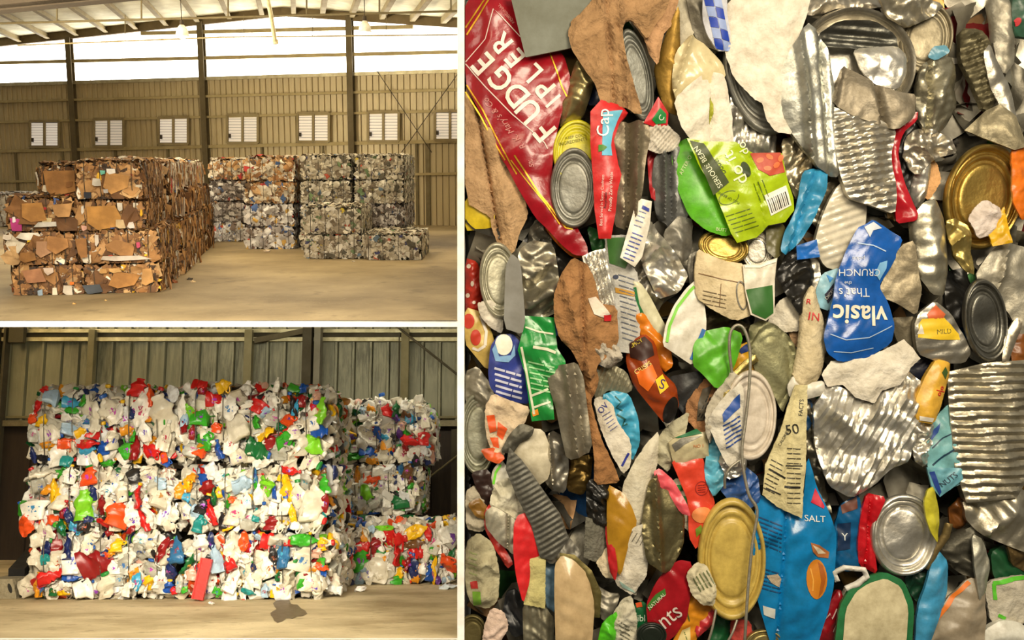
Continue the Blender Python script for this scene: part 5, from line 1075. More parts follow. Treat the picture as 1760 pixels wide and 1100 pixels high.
I('bent_plate', 'smooth grey-brown folded panel in front of the biggest can end', 'plate', [(1428, 172), (1450, 110), (1478, 126), (1512, 148), (1542, 160), (1573, 164), (1568, 202), (1538, 224), (1500, 210), (1462, 196)], 0, M('dull', (138, 130, 114)), b=5, c=(2.5, 40), th=8, fold=((1508, 146, 1520, 216, -9, 7), (1450, 110, 1430, 190, 6, 8)))
I('ribbed_can', 'big crushed can with level ribs below the grey-brown folded panel', 'can', [(1428, 182), (1466, 192), (1510, 207), (1540, 222), (1530, 268), (1540, 330), (1536, 368), (1492, 350), (1458, 340), (1444, 290)], 0, STEEL, b=9, c=(3, 40), rib=(80, 12.5, 2.8), th=20, t=(0, 0))
I('crumpled_foil', 'wad of crumpled silver foil at the top right of the biggest can end', 'foil', [(1506, -10), (1560, -10), (1622, 8), (1602, 26), (1564, 42), (1536, 32)], 1, M('steel', (206, 200, 182)), b=10, c=(7, 20), th=10)
I('crumpled_foil', 'torn silver strip along the top edge above the biggest can end', 'foil', [(1392, -10), (1506, -10), (1530, 10), (1490, 14), (1440, 12), (1396, 26), (1380, 24)], 4, M('steel', (196, 190, 176)), b=6, c=(6, 22), th=8)
L('tin_end', 'brownish steel lid on edge right of the biggest can end', 'lid', 1592, 66, 44, 62, -8, 3, M('dull', (146, 138, 116)), 1.1, t=(.15, 0))
I('crushed_can', 'small crumpled silver can right of the grey-brown panel, blue fleck above it', 'can', [(1580, 118), (1612, 96), (1640, 102), (1646, 178), (1626, 216), (1600, 236), (1578, 200)], 2, M('steel', (184, 180, 160)), b=12, c=(7, 28), th=16, fold=((1596, 110, 1596, 230, -9, 6),))
I('label_scrap', 'small blue scrap stuck on the brownish lid', 'label', [(1598, 96), (1606, 82), (1624, 80), (1628, 90), (1610, 100)], 1, M('paint', (96, 150, 176)), b=3, c=(1, 10), th=4)
I('ribbed_can', 'dark olive can with slanting ribs at the upper right', 'can', [(1654, 48), (1690, 58), (1704, 108), (1722, 164), (1696, 192), (1672, 132), (1656, 100)], 3, M('dull', (112, 106, 82)), b=8, c=(3, 26), rib=(70, 12, 2.8), th=16)
I('bent_steel', 'pale bent steel strip curling beside the dark olive can', 'strip', [(1690, 92), (1700, 78), (1712, 110), (1732, 146), (1758, 250), (1742, 240), (1722, 180), (1702, 140)], 2, M('steel', (206, 202, 190)), b=6, c=(2, 30), th=5)
I('cut_steel', 'matt triangular steel piece with a sharp point at the upper right', 'steel', [(1662, 223), (1698, 192), (1722, 180), (1742, 202), (1758, 252), (1740, 256), (1708, 240)], 1, M('dull', (150, 142, 118)), b=4, c=(3, 30), th=7, sm=0)
I('curved_can', 'silver upright can side at the top right corner', 'can', [(1700, -10), (1746, -10), (1740, 104), (1722, 130), (1710, 96)], 4, GREYW, b=8, c=(4, 30), cyl=(0, 8), th=16)
it = I('food_can', 'dark green can with a red spot at the top right corner', 'can', [(1742, -10), (1768, -10), (1768, 66), (1752, 56), (1744, 30)], 2, M('paint', (46, 84, 66)), b=6, c=(2, 24), th=14)
D(it, 'red_spot', ell(1748, 38, 5, 7, 0, 10), pr((190, 60, 66)))
I('foil_wrapper', 'crumpled pale wrapper with blue flecks below the small silver can', 'wrapper', [(1558, 238), (1580, 222), (1604, 226), (1626, 236), (1642, 262), (1604, 270), (1574, 302), (1556, 270)], 2, M('steel', (196, 190, 176)), b=8, c=(7, 18), th=8)
I('dark_can', 'black open can mouth in the gap beside the red curved strip', 'can', [(1548, 228), (1570, 210), (1578, 240), (1566, 290), (1578, 340), (1560, 340), (1548, 290)], 4, BLACK, b=4, c=(3, 20), th=12)  # solid black piece; the can's shaded interior is put into its colour
I('red_strip', 'curved glossy red strip right of the big ribbed can', 'strip', [(1537, 232), (1552, 206), (1574, 194), (1572, 206), (1550, 226), (1541, 266), (1550, 310), (1572, 366), (1570, 378), (1544, 382), (1545, 350), (1534, 300)], 1, M('foil', (176, 26, 40)), b=5, c=(3, 24), th=8)
I('curved_can', 'narrow upright silver can side left of the peach strip', 'can', [(1574, 300), (1586, 262), (1596, 280), (1590, 340), (1578, 356), (1570, 340)], 3, STEELB, b=5, c=(3, 20), th=10)
I('cardboard_strip', 'peach coloured card strip standing above the gold can', 'cardboard', [(1586, 272), (1608, 278), (1612, 312), (1594, 342), (1584, 334)], 4, M('card', (222, 172, 118)), b=3, c=(1, 20), th=5)
# ------------------------------------------------------------------ the middle band
it = I('green_disc', 'bright green plastic lid behind the lime food pouch', 'lid', [(1158, 268), (1168, 246), (1188, 236), (1206, 252), (1220, 290), (1242, 340), (1258, 400), (1244, 404), (1214, 394), (1186, 370), (1167, 322)], 2, M('paint', (92, 180, 28)), b=7, c=(2, 40), th=12)
T(it, 'AFTER O', 1178, 284, 9, 62, (206, 226, 170)); T(it, 'BUTT', 1238, 396, 8, -8, (206, 226, 170))
it = I('food_pouch', 'lime green food pouch with upside-down print and a bar code', 'pouch', [(1180, 240), (1215, 246), (1262, 246), (1300, 270), (1344, 264), (1350, 298), (1364, 340), (1366, 360), (1350, 380), (1320, 386), (1316, 392), (1302, 406), (1268, 416), (1258, 400), (1230, 330), (1200, 282)], 0, LIME, b=6, c=(3, 38), th=6, sm=0, fold=((1285, 262, 1318, 396, -4, 4),))
D(it, 'dark_band', [(1184, 243), (1208, 248), (1252, 314), (1226, 336)], pr((62, 74, 34)), 1.2, label='dark olive band with white print'); T(it, 'SERIOUS BEAN', 1216, 288, 12.5, 123, (228, 234, 206), bold=.015)
T(it, 'DUDE!', 1236, 287, 10, 123, (52, 64, 20), bold=.015); T(it, 'do it', 1262, 290, 32, 118, (236, 242, 206), sx=1.0, bold=.025); T(it, 'do', 1276, 256, 22, 118, (236, 242, 206), bold=.02)
D(it, 'oval_stamp', [strip(ell(1252, 340, 17, 11, 20, 20)[:-1], 1.2)], pr((90, 110, 24)), 1.2); T(it, 'FULL OF BEANS', 1252, 340, 6, 152, (70, 90, 20))
fp_ = D(it, 'food_picture', [(1288, 264), (1342, 262), (1349, 296), (1322, 303), (1302, 292)], pr((176, 60, 30)), 1.2, label='picture of red beans'); D(it, 'bean_picture', [ell(x, y, 7, 4.5, q, 10) for x, y, q in ((1305, 276, 20), (1322, 270, -30), (1334, 284, 40), (1318, 290, 0), (1342, 272, 60))], pr((222, 110, 60)), 1.8, parent=fp_)
D(it, 'dark_roundel', ell(1280, 292, 8, 14, 20, 14), pr((44, 60, 24)), 1.4)
bp_ = D(it, 'bar_code_panel', [(1313, 336), (1352, 318), (1362, 352), (1325, 371)], pr((232, 230, 222)), 1.3, label='white bar code panel')
D(it, 'bar_code', [strip([(1319 + k * 3.4, 343 - k * 1.55), (1327 + k * 3.3, 366 - k * 1.6)], w_) for k, w_ in enumerate((1.6, .9, 2, 1, 1.4, 2.2, .9, 1.6, 1, 2))], pr((26, 26, 24)), 1.9, res=5, parent=bp_)
textlines(it, 1248, 372, .95, -.3, (4, 7), 5, 42, 1.4, (84, 104, 20), 21); textlines(it, 1294, 316, .4, .92, (7, -3), 3, 34, 1.2, (84, 104, 20), 22)
L('brass_can_end', 'brass can end turned up on top of the cream can under the lime pouch', 'lid', 1244, 424, 44, 30, -8, 2, M('steel', (176, 152, 84)), 1.3, t=(0, .3))
it = I('food_can', 'cream paper-labelled can side under the brass can end', 'can', [(1200, 430), (1214, 440), (1244, 452), (1276, 456), (1282, 500), (1289, 540), (1262, 549), (1226, 531), (1198, 510), (1196, 466)], 1, M('paper', (216, 200, 164)), b=9, c=(2, 40), cyl=(0, 8), th=18)
D(it, 'brown_line', [strip([(1199, 470), (1236, 480), (1278, 488)], 1.4), strip([(1236, 488), (1234, 528)], 1)], pr((120, 88, 50))); textlines(it, 1206, 500, .97, .22, (0, 7), 4, 40, 1.1, (96, 80, 56), 25)
D(it, 'oval_mark', [strip(ell(1272, 508, 9, 24, 8, 20)[:-1], 2.4)], M('dull', (150, 148, 140)), 1.6)
I('can_ring', 'set of grey steel can rims left of the cream can', 'can', [(1186, 440), (1200, 432), (1197, 468), (1197, 500), (1190, 490), (1184, 460)], 3, DULL, b=5, c=(1, 20), rib=(0, 6, 2), th=8)
L('small_can_end', 'small steel can end with fine rings between lime pouch and white-green flag scrap', 'lid', 1301, 432, 26, 34, 0, 3, STEEL, 1.6, t=(.2, 0))
it = I('fabric_scrap', 'white and dark green scrap with a folded upper hem', 'scrap', [(1277, 456), (1306, 454), (1336, 444), (1331, 480), (1330, 540), (1316, 550), (1290, 540), (1281, 500)], 0, M('paint', (222, 216, 200)), b=6, c=(2, 30), th=6, sm=0)
D(it, 'green_half', [(1281, 498), (1328, 490), (1329, 538), (1315, 548), (1291, 538)], pr((44, 100, 36)), 1.2); D(it, 'hem', strip([(1279, 458), (1306, 458), (1334, 448)], 4), pr((236, 232, 220)), 2)
I('plastic_strip', 'olive plastic strip hanging under the lime pouch', 'plastic', [(1319, 392), (1350, 384), (1346, 430), (1332, 443), (1319, 430)], 2, M('paint', (92, 88, 48)), b=4, c=(2, 24), th=6)
I('plastic_strip', 'bright blue folded plastic strip right of the bar code', 'plastic', [(1383, 296), (1402, 292), (1421, 296), (1416, 330), (1396, 374), (1376, 410), (1352, 436), (1344, 430), (1352, 400), (1370, 362), (1378, 330)], 1, M('paint', (50, 142, 190)), b=6, c=(4, 24), th=6, fold=((1400, 300, 1362, 420, -7, 6),))
I('plastic_sheet', 'glossy black plastic rag right of the green and white scrap', 'plastic', [(1358, 432), (1386, 420), (1398, 470), (1384, 530), (1372, 540), (1346, 492), (1334, 472)], 2, BLACK, b=8, c=(8, 22), th=6)
I('dented_can', 'dented cream-silver can with ribbed ends above the blue lid', 'can', [(1400, 424), (1408, 390), (1424, 350), (1442, 320), (1462, 312), (1484, 316), (1488, 372), (1472, 440), (1442, 462), (1420, 456)], 2, M('foil', (210, 204, 186)), b=10, c=(3, 40), rib=(70, 13, 1.6), th=20)
I('blue_tape', 'short strip of blue tape below the blue plastic strip', 'tape', [(1371, 424), (1402, 414), (1406, 440), (1372, 444)], 1, M('paint', (30, 106, 196)), b=2, c=(2, 14), th=4, sm=0)
I('curved_can', 'steel can side under the blue tape', 'can', [(1376, 444), (1404, 440), (1408, 500), (1400, 520), (1386, 506)], 3, STEEL, b=6, c=(3, 24), th=12)
it = I('jar_closure', 'bright blue folded jar lid with upside-down white lettering', 'lid', [(1490, 386), (1502, 378), (1526, 394), (1551, 410), (1545, 432), (1528, 462), (1510, 492), (1527, 522), (1537, 560), (1531, 590), (1490, 615), (1442, 621), (1420, 606), (1414, 580), (1426, 540), (1440, 470), (1456, 430), (1476, 392)], 0, BLUE, b=9, c=(2.5, 40), th=10, rib=None)
T(it, 'vlasic', 1476, 540, 47, 178, (226, 222, 206), bold=.9, sx=.95); T(it, 'That\u2019s', 1466, 502, 22, 180, (206, 216, 232), bold=.01); T(it, 'the', 1456, 486, 9, 180, (206, 216, 232)); T(it, 'CRUNCH', 1476, 468, 17, 180, (206, 216, 232), bold=.01); T(it, 'pickle', 1474, 444, 9, 180, (206, 216, 232))
D(it, 'white_ring', [strip([(1424, 574), (1450, 584), (1490, 580), (1532, 560)], 1.6), strip([(1474, 418), (1500, 422), (1522, 432)], 2), strip([(1430, 604), (1460, 606), (1500, 598)], 1.4)], pr((170, 196, 230)), 1.5); D(it, 'pale_splash', [(1502, 470), (1510, 452), (1524, 448), (1522, 462), (1512, 482)], pr((120, 176, 224)), 1.4); D(it, 'pale_edge', [(1486, 390), (1502, 381), (1516, 392), (1500, 396), (1494, 408)], pr((196, 206, 222)), 1.4)  # last patch is just a paler area along the upper edge
it = I('paper_label', 'light blue label with a dark band left of the blue jar lid', 'label', [(1404, 500), (1414, 472), (1441, 462), (1436, 500), (1426, 532), (1410, 526)], 2, M('paint', (150, 200, 222)), b=4, c=(2, 22), th=5)
D(it, 'dark_band', [(1416, 506), (1432, 486), (1436, 500), (1424, 522)], pr((58, 58, 76)), 1.2); T(it, 'DICED', 1426, 505, 8, 52, (226, 226, 220)); D(it, 'blue_corner', [(1418, 472), (1430, 478), (1424, 486)], pr((24, 128, 206)))
I('bent_plate', 'grey-brown flat plate leaning right of the blue jar lid', 'plate', [(1550, 422), (1570, 414), (1576, 470), (1581, 500), (1572, 542), (1545, 522), (1510, 506), (1526, 470)], 0, M('dull', (148, 138, 116)), b=4, c=(2.5, 34), th=8)
I('crushed_can', 'upright silver can with a round foot between grey-brown plate and gold lid', 'can', [(1570, 372), (1588, 350), (1606, 344), (1622, 380), (1627, 460), (1618, 506), (1600, 504), (1574, 470)], 1, M('steel', (204, 200, 182)), b=10, c=(3, 40), cyl=(0, 8), th=20, rib=(85, 30, 1.5))
it = L('brass_can_end', 'large gold lacquered can end with deep rings at the right', 'lid', 1690, 338, 70, 92, -12, 3, M('steel', (196, 168, 92)), 1.6, t=(-.1, -.05))
I('crumpled_paper', 'crumpled pinkish white tissue in front of the large gold can end', 'paper', [(1664, 374), (1690, 345), (1722, 360), (1708, 400), (1682, 408)], 1, M('paper', (222, 210, 204)), b=8, c=(4, 16), th=5)
I('yellow_scrap', 'small mustard yellow scrap right of the pinkish tissue', 'scrap', [(1704, 402), (1716, 378), (1726, 358), (1732, 416), (1708, 421)], 1, M('paint', (218, 172, 20)), b=3, c=(2, 14), th=5, sm=0)
I('orange_strip', 'orange plastic strip cut off by the right edge beside the large gold can end', 'plastic', [(1742, 252), (1766, 236), (1768, 372), (1756, 376), (1738, 342)], 1, M('paint', (230, 120, 26)), b=5, c=(3, 24), th=6)
I('gold_shard', 'twisted gold lacquered strip under the large gold can end', 'steel', [(1624, 382), (1640, 378), (1662, 392), (1676, 470), (1662, 464), (1640, 432)], 1, M('steel', (206, 186, 116)), b=6, c=(5, 18), th=6)
I('bent_plate', 'pale steel plate bent behind the dark oval can end', 'plate', [(1676, 476), (1700, 440), (1722, 418), (1768, 428), (1768, 600), (1742, 544), (1710, 500)], 3, GREYW, b=6, c=(4, 40), th=8, fold=((1730, 420, 1712, 500, 7, 8),))
L('tin_end', 'dark steel oval can end tilted at the right of the yellow labelled can', 'lid', 1694, 550, 40, 72, 8, 1, M('steel', (132, 132, 126)), 1.3, t=(-.15, .02), dent=(1700, 560, 9, 22))
I('plastic_sheet', 'black gap filler of plastic between silver can and dark oval can end', 'plastic', [(1620, 470), (1660, 462), (1672, 500), (1656, 560), (1640, 560), (1626, 520)], 6, BLACK, b=5, c=(4, 24), th=6)  # black sheet added to give this gap its darkness
it = I('food_can', 'steel can with a yellow label and a ringed foot right of the blue jar lid', 'can', [(1572, 560), (1580, 540), (1604, 520), (1630, 540), (1656, 580), (1668, 606), (1660, 622), (1622, 622), (1580, 606)], 1, STEEL, b=8, c=(2, 30), th=18, rib=(82, 18, 1.0))
D(it, 'yellow_label', [(1576, 558), (1582, 548), (1620, 546), (1648, 574), (1650, 584), (1614, 584), (1576, 580)], pr((230, 196, 44)), 1.3); D(it, 'red_picture', [(1590, 540), (1604, 524), (1622, 540), (1618, 548), (1592, 548)], pr((206, 100, 56)), 1.3); T(it, 'MILD', 1620, 570, 12, 4, (90, 86, 40)); D(it, 'pale_mark', [(1574, 574), (1580, 556), (1586, 574)], pr((226, 222, 210)), 1.6)
I('bent_plate', 'grey steel piece behind the foot of the blue jar lid', 'plate', [(1532, 548), (1570, 546), (1580, 600), (1562, 606), (1546, 586)], 3, M('dull', (140, 132, 112)), b=4, c=(2, 30), th=8)
I('steel_rod', 'pale bent steel edge standing right of the dark oval can end', 'strip', [(1722, 620), (1730, 580), (1748, 548), (1756, 556), (1738, 600), (1730, 624)], 1, M('steel', (206, 196, 176)), b=4, c=(1, 20), th=6)
I('brown_scrap', 'rust brown scrap at the right edge above the big ribbed can', 'scrap', [(1738, 596), (1768, 556), (1768, 622), (1740, 622)], 3, M('paint', (130, 76, 26)), b=3, c=(2, 18), th=6)
# ------------------------------------------------------------------ lower right
I('torn_paper', 'torn white paper lying over the ribbed foil below the blue jar lid', 'paper', [(1414, 644), (1430, 622), (1490, 616), (1526, 600), (1552, 584), (1579, 616), (1562, 630), (1546, 660), (1516, 670), (1502, 692), (1472, 682), (1450, 660), (1424, 664)], 0, WHITEP, b=6, c=(4, 30), th=4, sm=0)
I('ribbed_foil', 'large crushed foil can with shiny slanting ribs under the torn paper', 'can', [(1398, 702), (1424, 660), (1500, 690), (1522, 660), (1556, 634), (1594, 664), (1578, 740), (1562, 792), (1532, 802), (1502, 832), (1460, 852), (1424, 832), (1408, 792)], 1, STEELB, b=14, c=(9, 40), rib=(28, 13, 2.6), th=20)
it = I('yellow_tube', 'yellow printed tube with a white end right of the ribbed foil', 'tube', [(1576, 722), (1574, 692), (1596, 642), (1612, 620), (1634, 624), (1632, 644), (1616, 692), (1602, 726)], 1, M('paint', (228, 180, 66)), b=10, c=(2, 30), th=14)
D(it, 'white_end', [(1577, 714), (1602, 718), (1600, 725), (1578, 722)], pr((236, 232, 222)), 1.4); T(it, '%', 1614, 672, 22, -70, (206, 36, 36), bold=.02); D(it, 'green_palm', [(1616, 640), (1624, 630), (1630, 640), (1624, 652)], pr((60, 90, 40)))
I('clear_plastic', 'crumpled clear plastic sleeve below the yellow tube', 'plastic', [(1568, 730), (1584, 724), (1600, 726), (1600, 770), (1590, 802), (1572, 790)], 2, STEELB, b=6, c=(7, 16), th=6)
I('dark_wrapper', 'navy wrapper with a yellow line in the gap above the yellow tube', 'wrapper', [(1552, 634), (1576, 612), (1612, 620), (1600, 650), (1588, 668), (1568, 650)], 4, M('paint', (22, 26, 44)), b=4, c=(2, 20), th=5)
it = I('printed_carton', 'teal printed carton between the yellow tube and the big ribbed can', 'carton', [(1598, 742), (1616, 716), (1636, 690), (1642, 760), (1650, 828), (1620, 842), (1600, 812)], 2, TEAL, b=3, c=(3, 26), th=7)
D(it, 'dark_stripe', [strip([(1604, 800), (1622, 782), (1640, 770)], 3), strip([(1602, 770), (1620, 752), (1638, 742)], 2)], pr((30, 60, 84))); D(it, 'blue_corner', [(1600, 746), (1616, 726), (1612, 744), (1602, 758)], pr((50, 82, 160)))
it = I('printed_carton', 'teal carton end with dark letters below the teal printed carton', 'carton', [(1598, 806), (1646, 806), (1650, 822), (1618, 852), (1606, 836)], 1, M('paint', (112, 176, 196)), b=3, c=(2, 20), th=7, sm=0)
D(it, 'blue_edge', [(1599, 812), (1606, 810), (1618, 846), (1616, 852), (1607, 836)], pr((34, 66, 150))); T(it, 'NUTS', 1628, 824, 13, 40, (40, 60, 80), bold=.01)
I('ribbed_can', 'big grey can with level ribs at the right edge', 'can', [(1634, 642), (1700, 626), (1768, 620), (1768, 806), (1742, 852), (1664, 862), (1646, 800), (1638, 702)], 1, M('steel', (186, 180, 162)), b=8, c=(3, 50), rib=(88, 14.5, 3.0), th=26, sm=0)
I('crushed_can', 'crushed shiny can below the big ribbed can at the right edge', 'can', [(1660, 862), (1748, 840), (1768, 850), (1768, 950), (1720, 930), (1684, 914), (1664, 890)], 2, M('steel', (206, 200, 182)), b=12, c=(9, 34), th=18)
I('dark_can', 'dark crushed can with a bright spot left of the crushed shiny can', 'can', [(1612, 944), (1640, 926), (1676, 904), (1690, 940), (1676, 990), (1652, 984), (1626, 958)], 3, M('dull', (96, 94, 84)), b=10, c=(7, 24), th=14)
I('bent_steel', 'pale triangular steel fold standing right of the dark crushed can', 'steel', [(1674, 920), (1690, 930), (1702, 970), (1690, 1020), (1680, 1030), (1674, 970)], 1, M('dull', (186, 186, 174)), b=7, c=(3, 26), th=7)
it = I('grey_pouch', 'grey plastic pouch with an orange edge in the lower right', 'pouch', [(1586, 1112), (1600, 1080), (1630, 1034), (1668, 996), (1688, 1000), (1692, 1060), (1686, 1112)], 1, M('paint', (160, 148, 128)), b=8, c=(5, 36), th=6)
D(it, 'orange_edge', strip([(1592, 1098), (1614, 1060), (1640, 1024), (1666, 1000)], 7), pr((228, 122, 34)), 1.4)
it = I('printed_carton', 'white carton with a bright green edge at the lower right corner', 'carton', [(1696, 1012), (1708, 998), (1768, 990), (1768, 1066), (1740, 1076), (1706, 1070)], 2, M('paper', (206, 200, 184)), b=5, c=(3, 26), th=10)
D(it, 'green_edge', [strip([(1706, 1002), (1740, 994), (1762, 992)], 7), strip([(1707, 1002), (1709, 1030)], 6), strip([(1714, 1056), (1726, 1062)], 6)], pr((92, 196, 48)), 1.4)
I('plastic_disc', 'white round plastic cap cut off by the bottom right edge', 'cap', [(1682, 1112), (1696, 1084), (1722, 1069), (1750, 1072), (1768, 1084), (1768, 1112)], 1, M('paint', (222, 222, 212)), b=12, c=(1, 40), th=14)
I('green_can', 'dark green can side right of the pale triangular steel fold', 'can', [(1704, 950), (1726, 940), (1760, 960), (1768, 1000), (1720, 996), (1708, 990)], 4, M('paint', (28, 84, 50)), b=6, c=(3, 30), th=14)
I('brown_scrap', 'brown scrap right of the crushed shiny can', 'scrap', [(1728, 934), (1768, 930), (1768, 984), (1740, 968)], 3, M('dull', (116, 96, 60)), b=5, c=(3, 20), th=10)
L('tin_end', 'round bright silver can end with fine rings and a torn right side', 'lid', 1554, 920, 58, 71, 0, 1, STEELB, 1.2, t=(.05, 0), c=(3, 40), dent=(1590, 940, 10, 26))
it = I('coated_can_end', 'cream lid with a dark green rim at the bottom', 'lid', [(1434, 1112), (1444, 1042), (1462, 1012), (1486, 994), (1522, 985), (1554, 1000), (1572, 1042), (1566, 1112)], 0, M('paint', (40, 120, 70)), b=5, c=(1, 40), th=12)
D(it, 'cream_face', [(1446, 1108), (1452, 1046), (1470, 1016), (1492, 1002), (1522, 994), (1548, 1008), (1561, 1044), (1556, 1108)], M('paint', (216, 206, 170)), 2.2, sm=1)
I('red_can', 'narrow folded red can side left of the round silver can end', 'can', [(1478, 940), (1483, 880), (1490, 850), (1518, 854), (1503, 890), (1497, 930), (1508, 986), (1482, 972)], 1, M('foil', (196, 24, 36)), b=6, c=(3, 24), th=10, fold=((1496, 852, 1490, 980, -6, 5),))
it = I('snack_packet', 'dark blue packet with a white letter Y left of the narrow red can', 'packet', [(1430, 972), (1438, 906), (1446, 868), (1474, 850), (1480, 900), (1478, 978), (1454, 980)], 2, M('foil', (18, 94, 150)), b=5, c=(3, 22), th=7)
np_ = D(it, 'navy_panel', [(1440, 900), (1460, 896), (1460, 942), (1438, 946)], pr((12, 44, 84)), 1.2); T(it, 'Y', 1450, 922, 18, 0, (214, 222, 226), bold=.01, parent=np_); D(it, 'brown_picture', [(1444, 868), (1470, 852), (1472, 872), (1446, 882)], pr((110, 66, 54)), 1.2)
it = I('almond_bag', 'bright blue snack bag with almonds pictured and small dark print', 'bag', [(1297, 935), (1302, 850), (1340, 872), (1380, 890), (1386, 780), (1400, 838), (1420, 880), (1434, 922), (1428, 1000), (1420, 1050), (1402, 1112), (1330, 1112), (1312, 1052), (1298, 1000)], 1, M('foil', (16, 128, 196)), b=8, c=(4, 40), th=8, fold=((1352, 880, 1344, 1010, -6, 6),))
textlines(it, 1304, 888, .93, .36, (-.2, 7.4), 7, 42, 2.2, (10, 70, 120), 31); textlines(it, 1304, 976, .95, .25, (1, 7), 6, 36, 2, (10, 70, 120), 32)
T(it, 'SALT', 1398, 890, 15, 0, (232, 238, 240), bold=.02); D(it, 'red_patch', [(1392, 862), (1400, 838), (1414, 868), (1412, 872)], pr((200, 26, 60)), 1.4); D(it, 'almond_picture', [ell(1402, 994, 17, 34, 0, 20)], pr((206, 128, 24)), 1.5, label='picture of a whole almond'); D(it, 'almond_printed_shade', [(1404, 964), (1412, 970), (1417, 990), (1412, 1016), (1405, 1026), (1409, 996)], pr((170, 92, 18)), 1.9); D(it, 'almond_streak', strip([(1392, 976), (1396, 996), (1395, 1014)], 2), pr((234, 170, 70)), 1.9); ah_ = D(it, 'almond_half_picture', [[(1390, 930), (1404, 934), (1424, 948), (1422, 958), (1404, 956), (1394, 946)]], pr((176, 110, 60)), 1.5); D(it, 'almond_cut_face', [[(1393, 934), (1406, 940), (1418, 950), (1404, 950)]], pr((222, 206, 180)), 1.8, parent=ah_)  # printed almond; its darker side is shading drawn into the print
D(it, 'torn_patch', [(1318, 990), (1336, 986), (1344, 996), (1340, 1010), (1326, 1002)], M('paper', (196, 180, 156)), 1.6); D(it, 'white_code', [(1312, 1042), (1332, 1046), (1332, 1064), (1314, 1058)], pr((216, 222, 222)), 1.4)
it = I('nutrition_label', 'cream nutrition label with black lines folded above the blue almond bag', 'label', [(1312, 850), (1318, 800), (1342, 742), (1366, 662), (1386, 662), (1384, 790), (1378, 890), (1340, 872)], 0, M('paper', (216, 206, 160)), b=4, c=(2.5, 30), th=5, sm=0, fold=((1368, 670, 1344, 870, -4, 6),))
T(it, '50', 1360, 738, 24, 8, (34, 32, 26), bold=.01); T(it, 'CALORIES', 1346, 752, 7, 62, (34, 32, 26)); D(it, 'black_rule', [strip([(1322, 806), (1350, 822)], 3), strip([(1316, 838), (1342, 850)], 2), strip([(1348, 836), (1376, 838)], 3.4), strip([(1350, 800), (1378, 800)], 2)], pr((28, 26, 22)), 1.4)
textlines(it, 1326, 790, .88, .46, (-2.4, 8), 7, 22, 1.5, (60, 56, 44), 33); textlines(it, 1352, 770, .99, .05, (0, 8.5), 12, 24, 1.5, (60, 56, 44), 34); T(it, 'FACTS', 1376, 700, 10, 84, (34, 32, 26))
it = L('brass_can_end', 'big yellow-gold lacquered can lid crossed by a steel wire', 'lid', 1258, 961, 58, 106, 0, 1, M('paint', (206, 180, 92)), 1.0, t=(.05, 0), c=(1, 60), th=12)
it = L('white_can_end', 'dirty white can lid behind the steel wire loop', 'lid', 1290, 714, 46, 78, 0, 1, M('paint', (220, 210, 196)), .8, t=(-.06, 0), c=(2, 40))
it = I('printed_paper', 'folded white paper with blue print left of the dirty white lid', 'paper', [(1216, 722), (1244, 684), (1276, 654), (1279, 730), (1269, 800), (1252, 802), (1232, 762)], 0, M('paper', (214, 210, 198)), b=4, c=(4, 22), th=5)
D(it, 'blue_panel', [(1240, 712), (1270, 676), (1272, 700), (1242, 726)], pr((34, 78, 160)), 1.2); textlines(it, 1242, 732, .86, -.5, (1, 7.5), 6, 34, 2.6, (40, 74, 150), 41)
I('newspaper', 'crumpled grey newsprint strip beside the folded blue-print paper', 'paper', [(1214, 706), (1236, 668), (1256, 638), (1268, 648), (1246, 684), (1230, 720), (1222, 762), (1215, 744)], 1, M('paper', (192, 186, 170)), b=4, c=(4, 14), th=5)
I('crumpled_pouch', 'crumpled light blue pouch below the newsprint strip', 'pouch', [(1214, 800), (1222, 752), (1244, 764), (1242, 828), (1226, 852), (1215, 826)], 2, M('paint', (96, 182, 214)), b=7, c=(5, 16), th=7)
it = I('crumpled_pouch', 'crumpled dark blue printed pouch behind the steel wire above the gold lid', 'pouch', [(1242, 802), (1270, 796), (1300, 820), (1302, 858), (1284, 872), (1256, 860), (1240, 840)], 2, M('paint', (52, 92, 160)), b=7, c=(6, 18), th=7)
I('foil_scrap', 'white and grey flecked foil scrap beside the wire above the gold lid', 'foil', [(1236, 788), (1262, 776), (1282, 790), (1276, 812), (1250, 822)], 1, M('steel', (214, 214, 210)), b=6, c=(6, 12), th=5)
I('green_disc', 'crumpled apple green lid under the wire loop', 'lid', [(1194, 592), (1212, 572), (1250, 564), (1277, 576), (1264, 620), (1248, 650), (1230, 666), (1210, 642), (1192, 626)], 1, M('paint', (92, 178, 40)), b=10, c=(3.5, 36), th=8)
it = I('food_can', 'small yellow and blue can with a brass rim behind the wire loop', 'can', [(1258, 630), (1272, 596), (1292, 586), (1296, 640), (1280, 652), (1262, 660)], 3, M('paint', (226, 172, 36)), b=5, c=(2, 18), th=12)
D(it, 'blue_band', [(1268, 602), (1280, 592), (1291, 588), (1292, 600), (1274, 608)], pr((24, 50, 120)), 1.2)
I('brass_ring', 'thin brass rim curving left of the dirty white lid', 'rim', strip([(1246, 706), (1250, 676), (1264, 646), (1286, 624), (1300, 616)], 8), 1, M('steel', (166, 150, 92)), b=3, c=None, th=8, sm=0, res=4)
it = I('olive_can_end', 'tall olive grey can end standing upright right of the wire loop', 'can', [(1290, 562), (1308, 553), (1330, 560), (1352, 578), (1368, 602), (1371, 650), (1350, 690), (1345, 708), (1326, 664), (1302, 640), (1292, 602)], 2, M('dull', (150, 150, 116)), b=4, c=(1.5, 40), th=12, lid=(1326, 640, 48, 92, 0, .9))
it = I('paper_tube', 'cream paper tube with red letters RIN left of the blue jar lid', 'tube', [(1380, 560), (1384, 514), (1396, 490), (1410, 540), (1419, 592), (1408, 650), (1376, 668), (1366, 652), (1376, 600)], 1, M('paper', (214, 200, 166)), b=12, c=(2.5, 26), th=16)
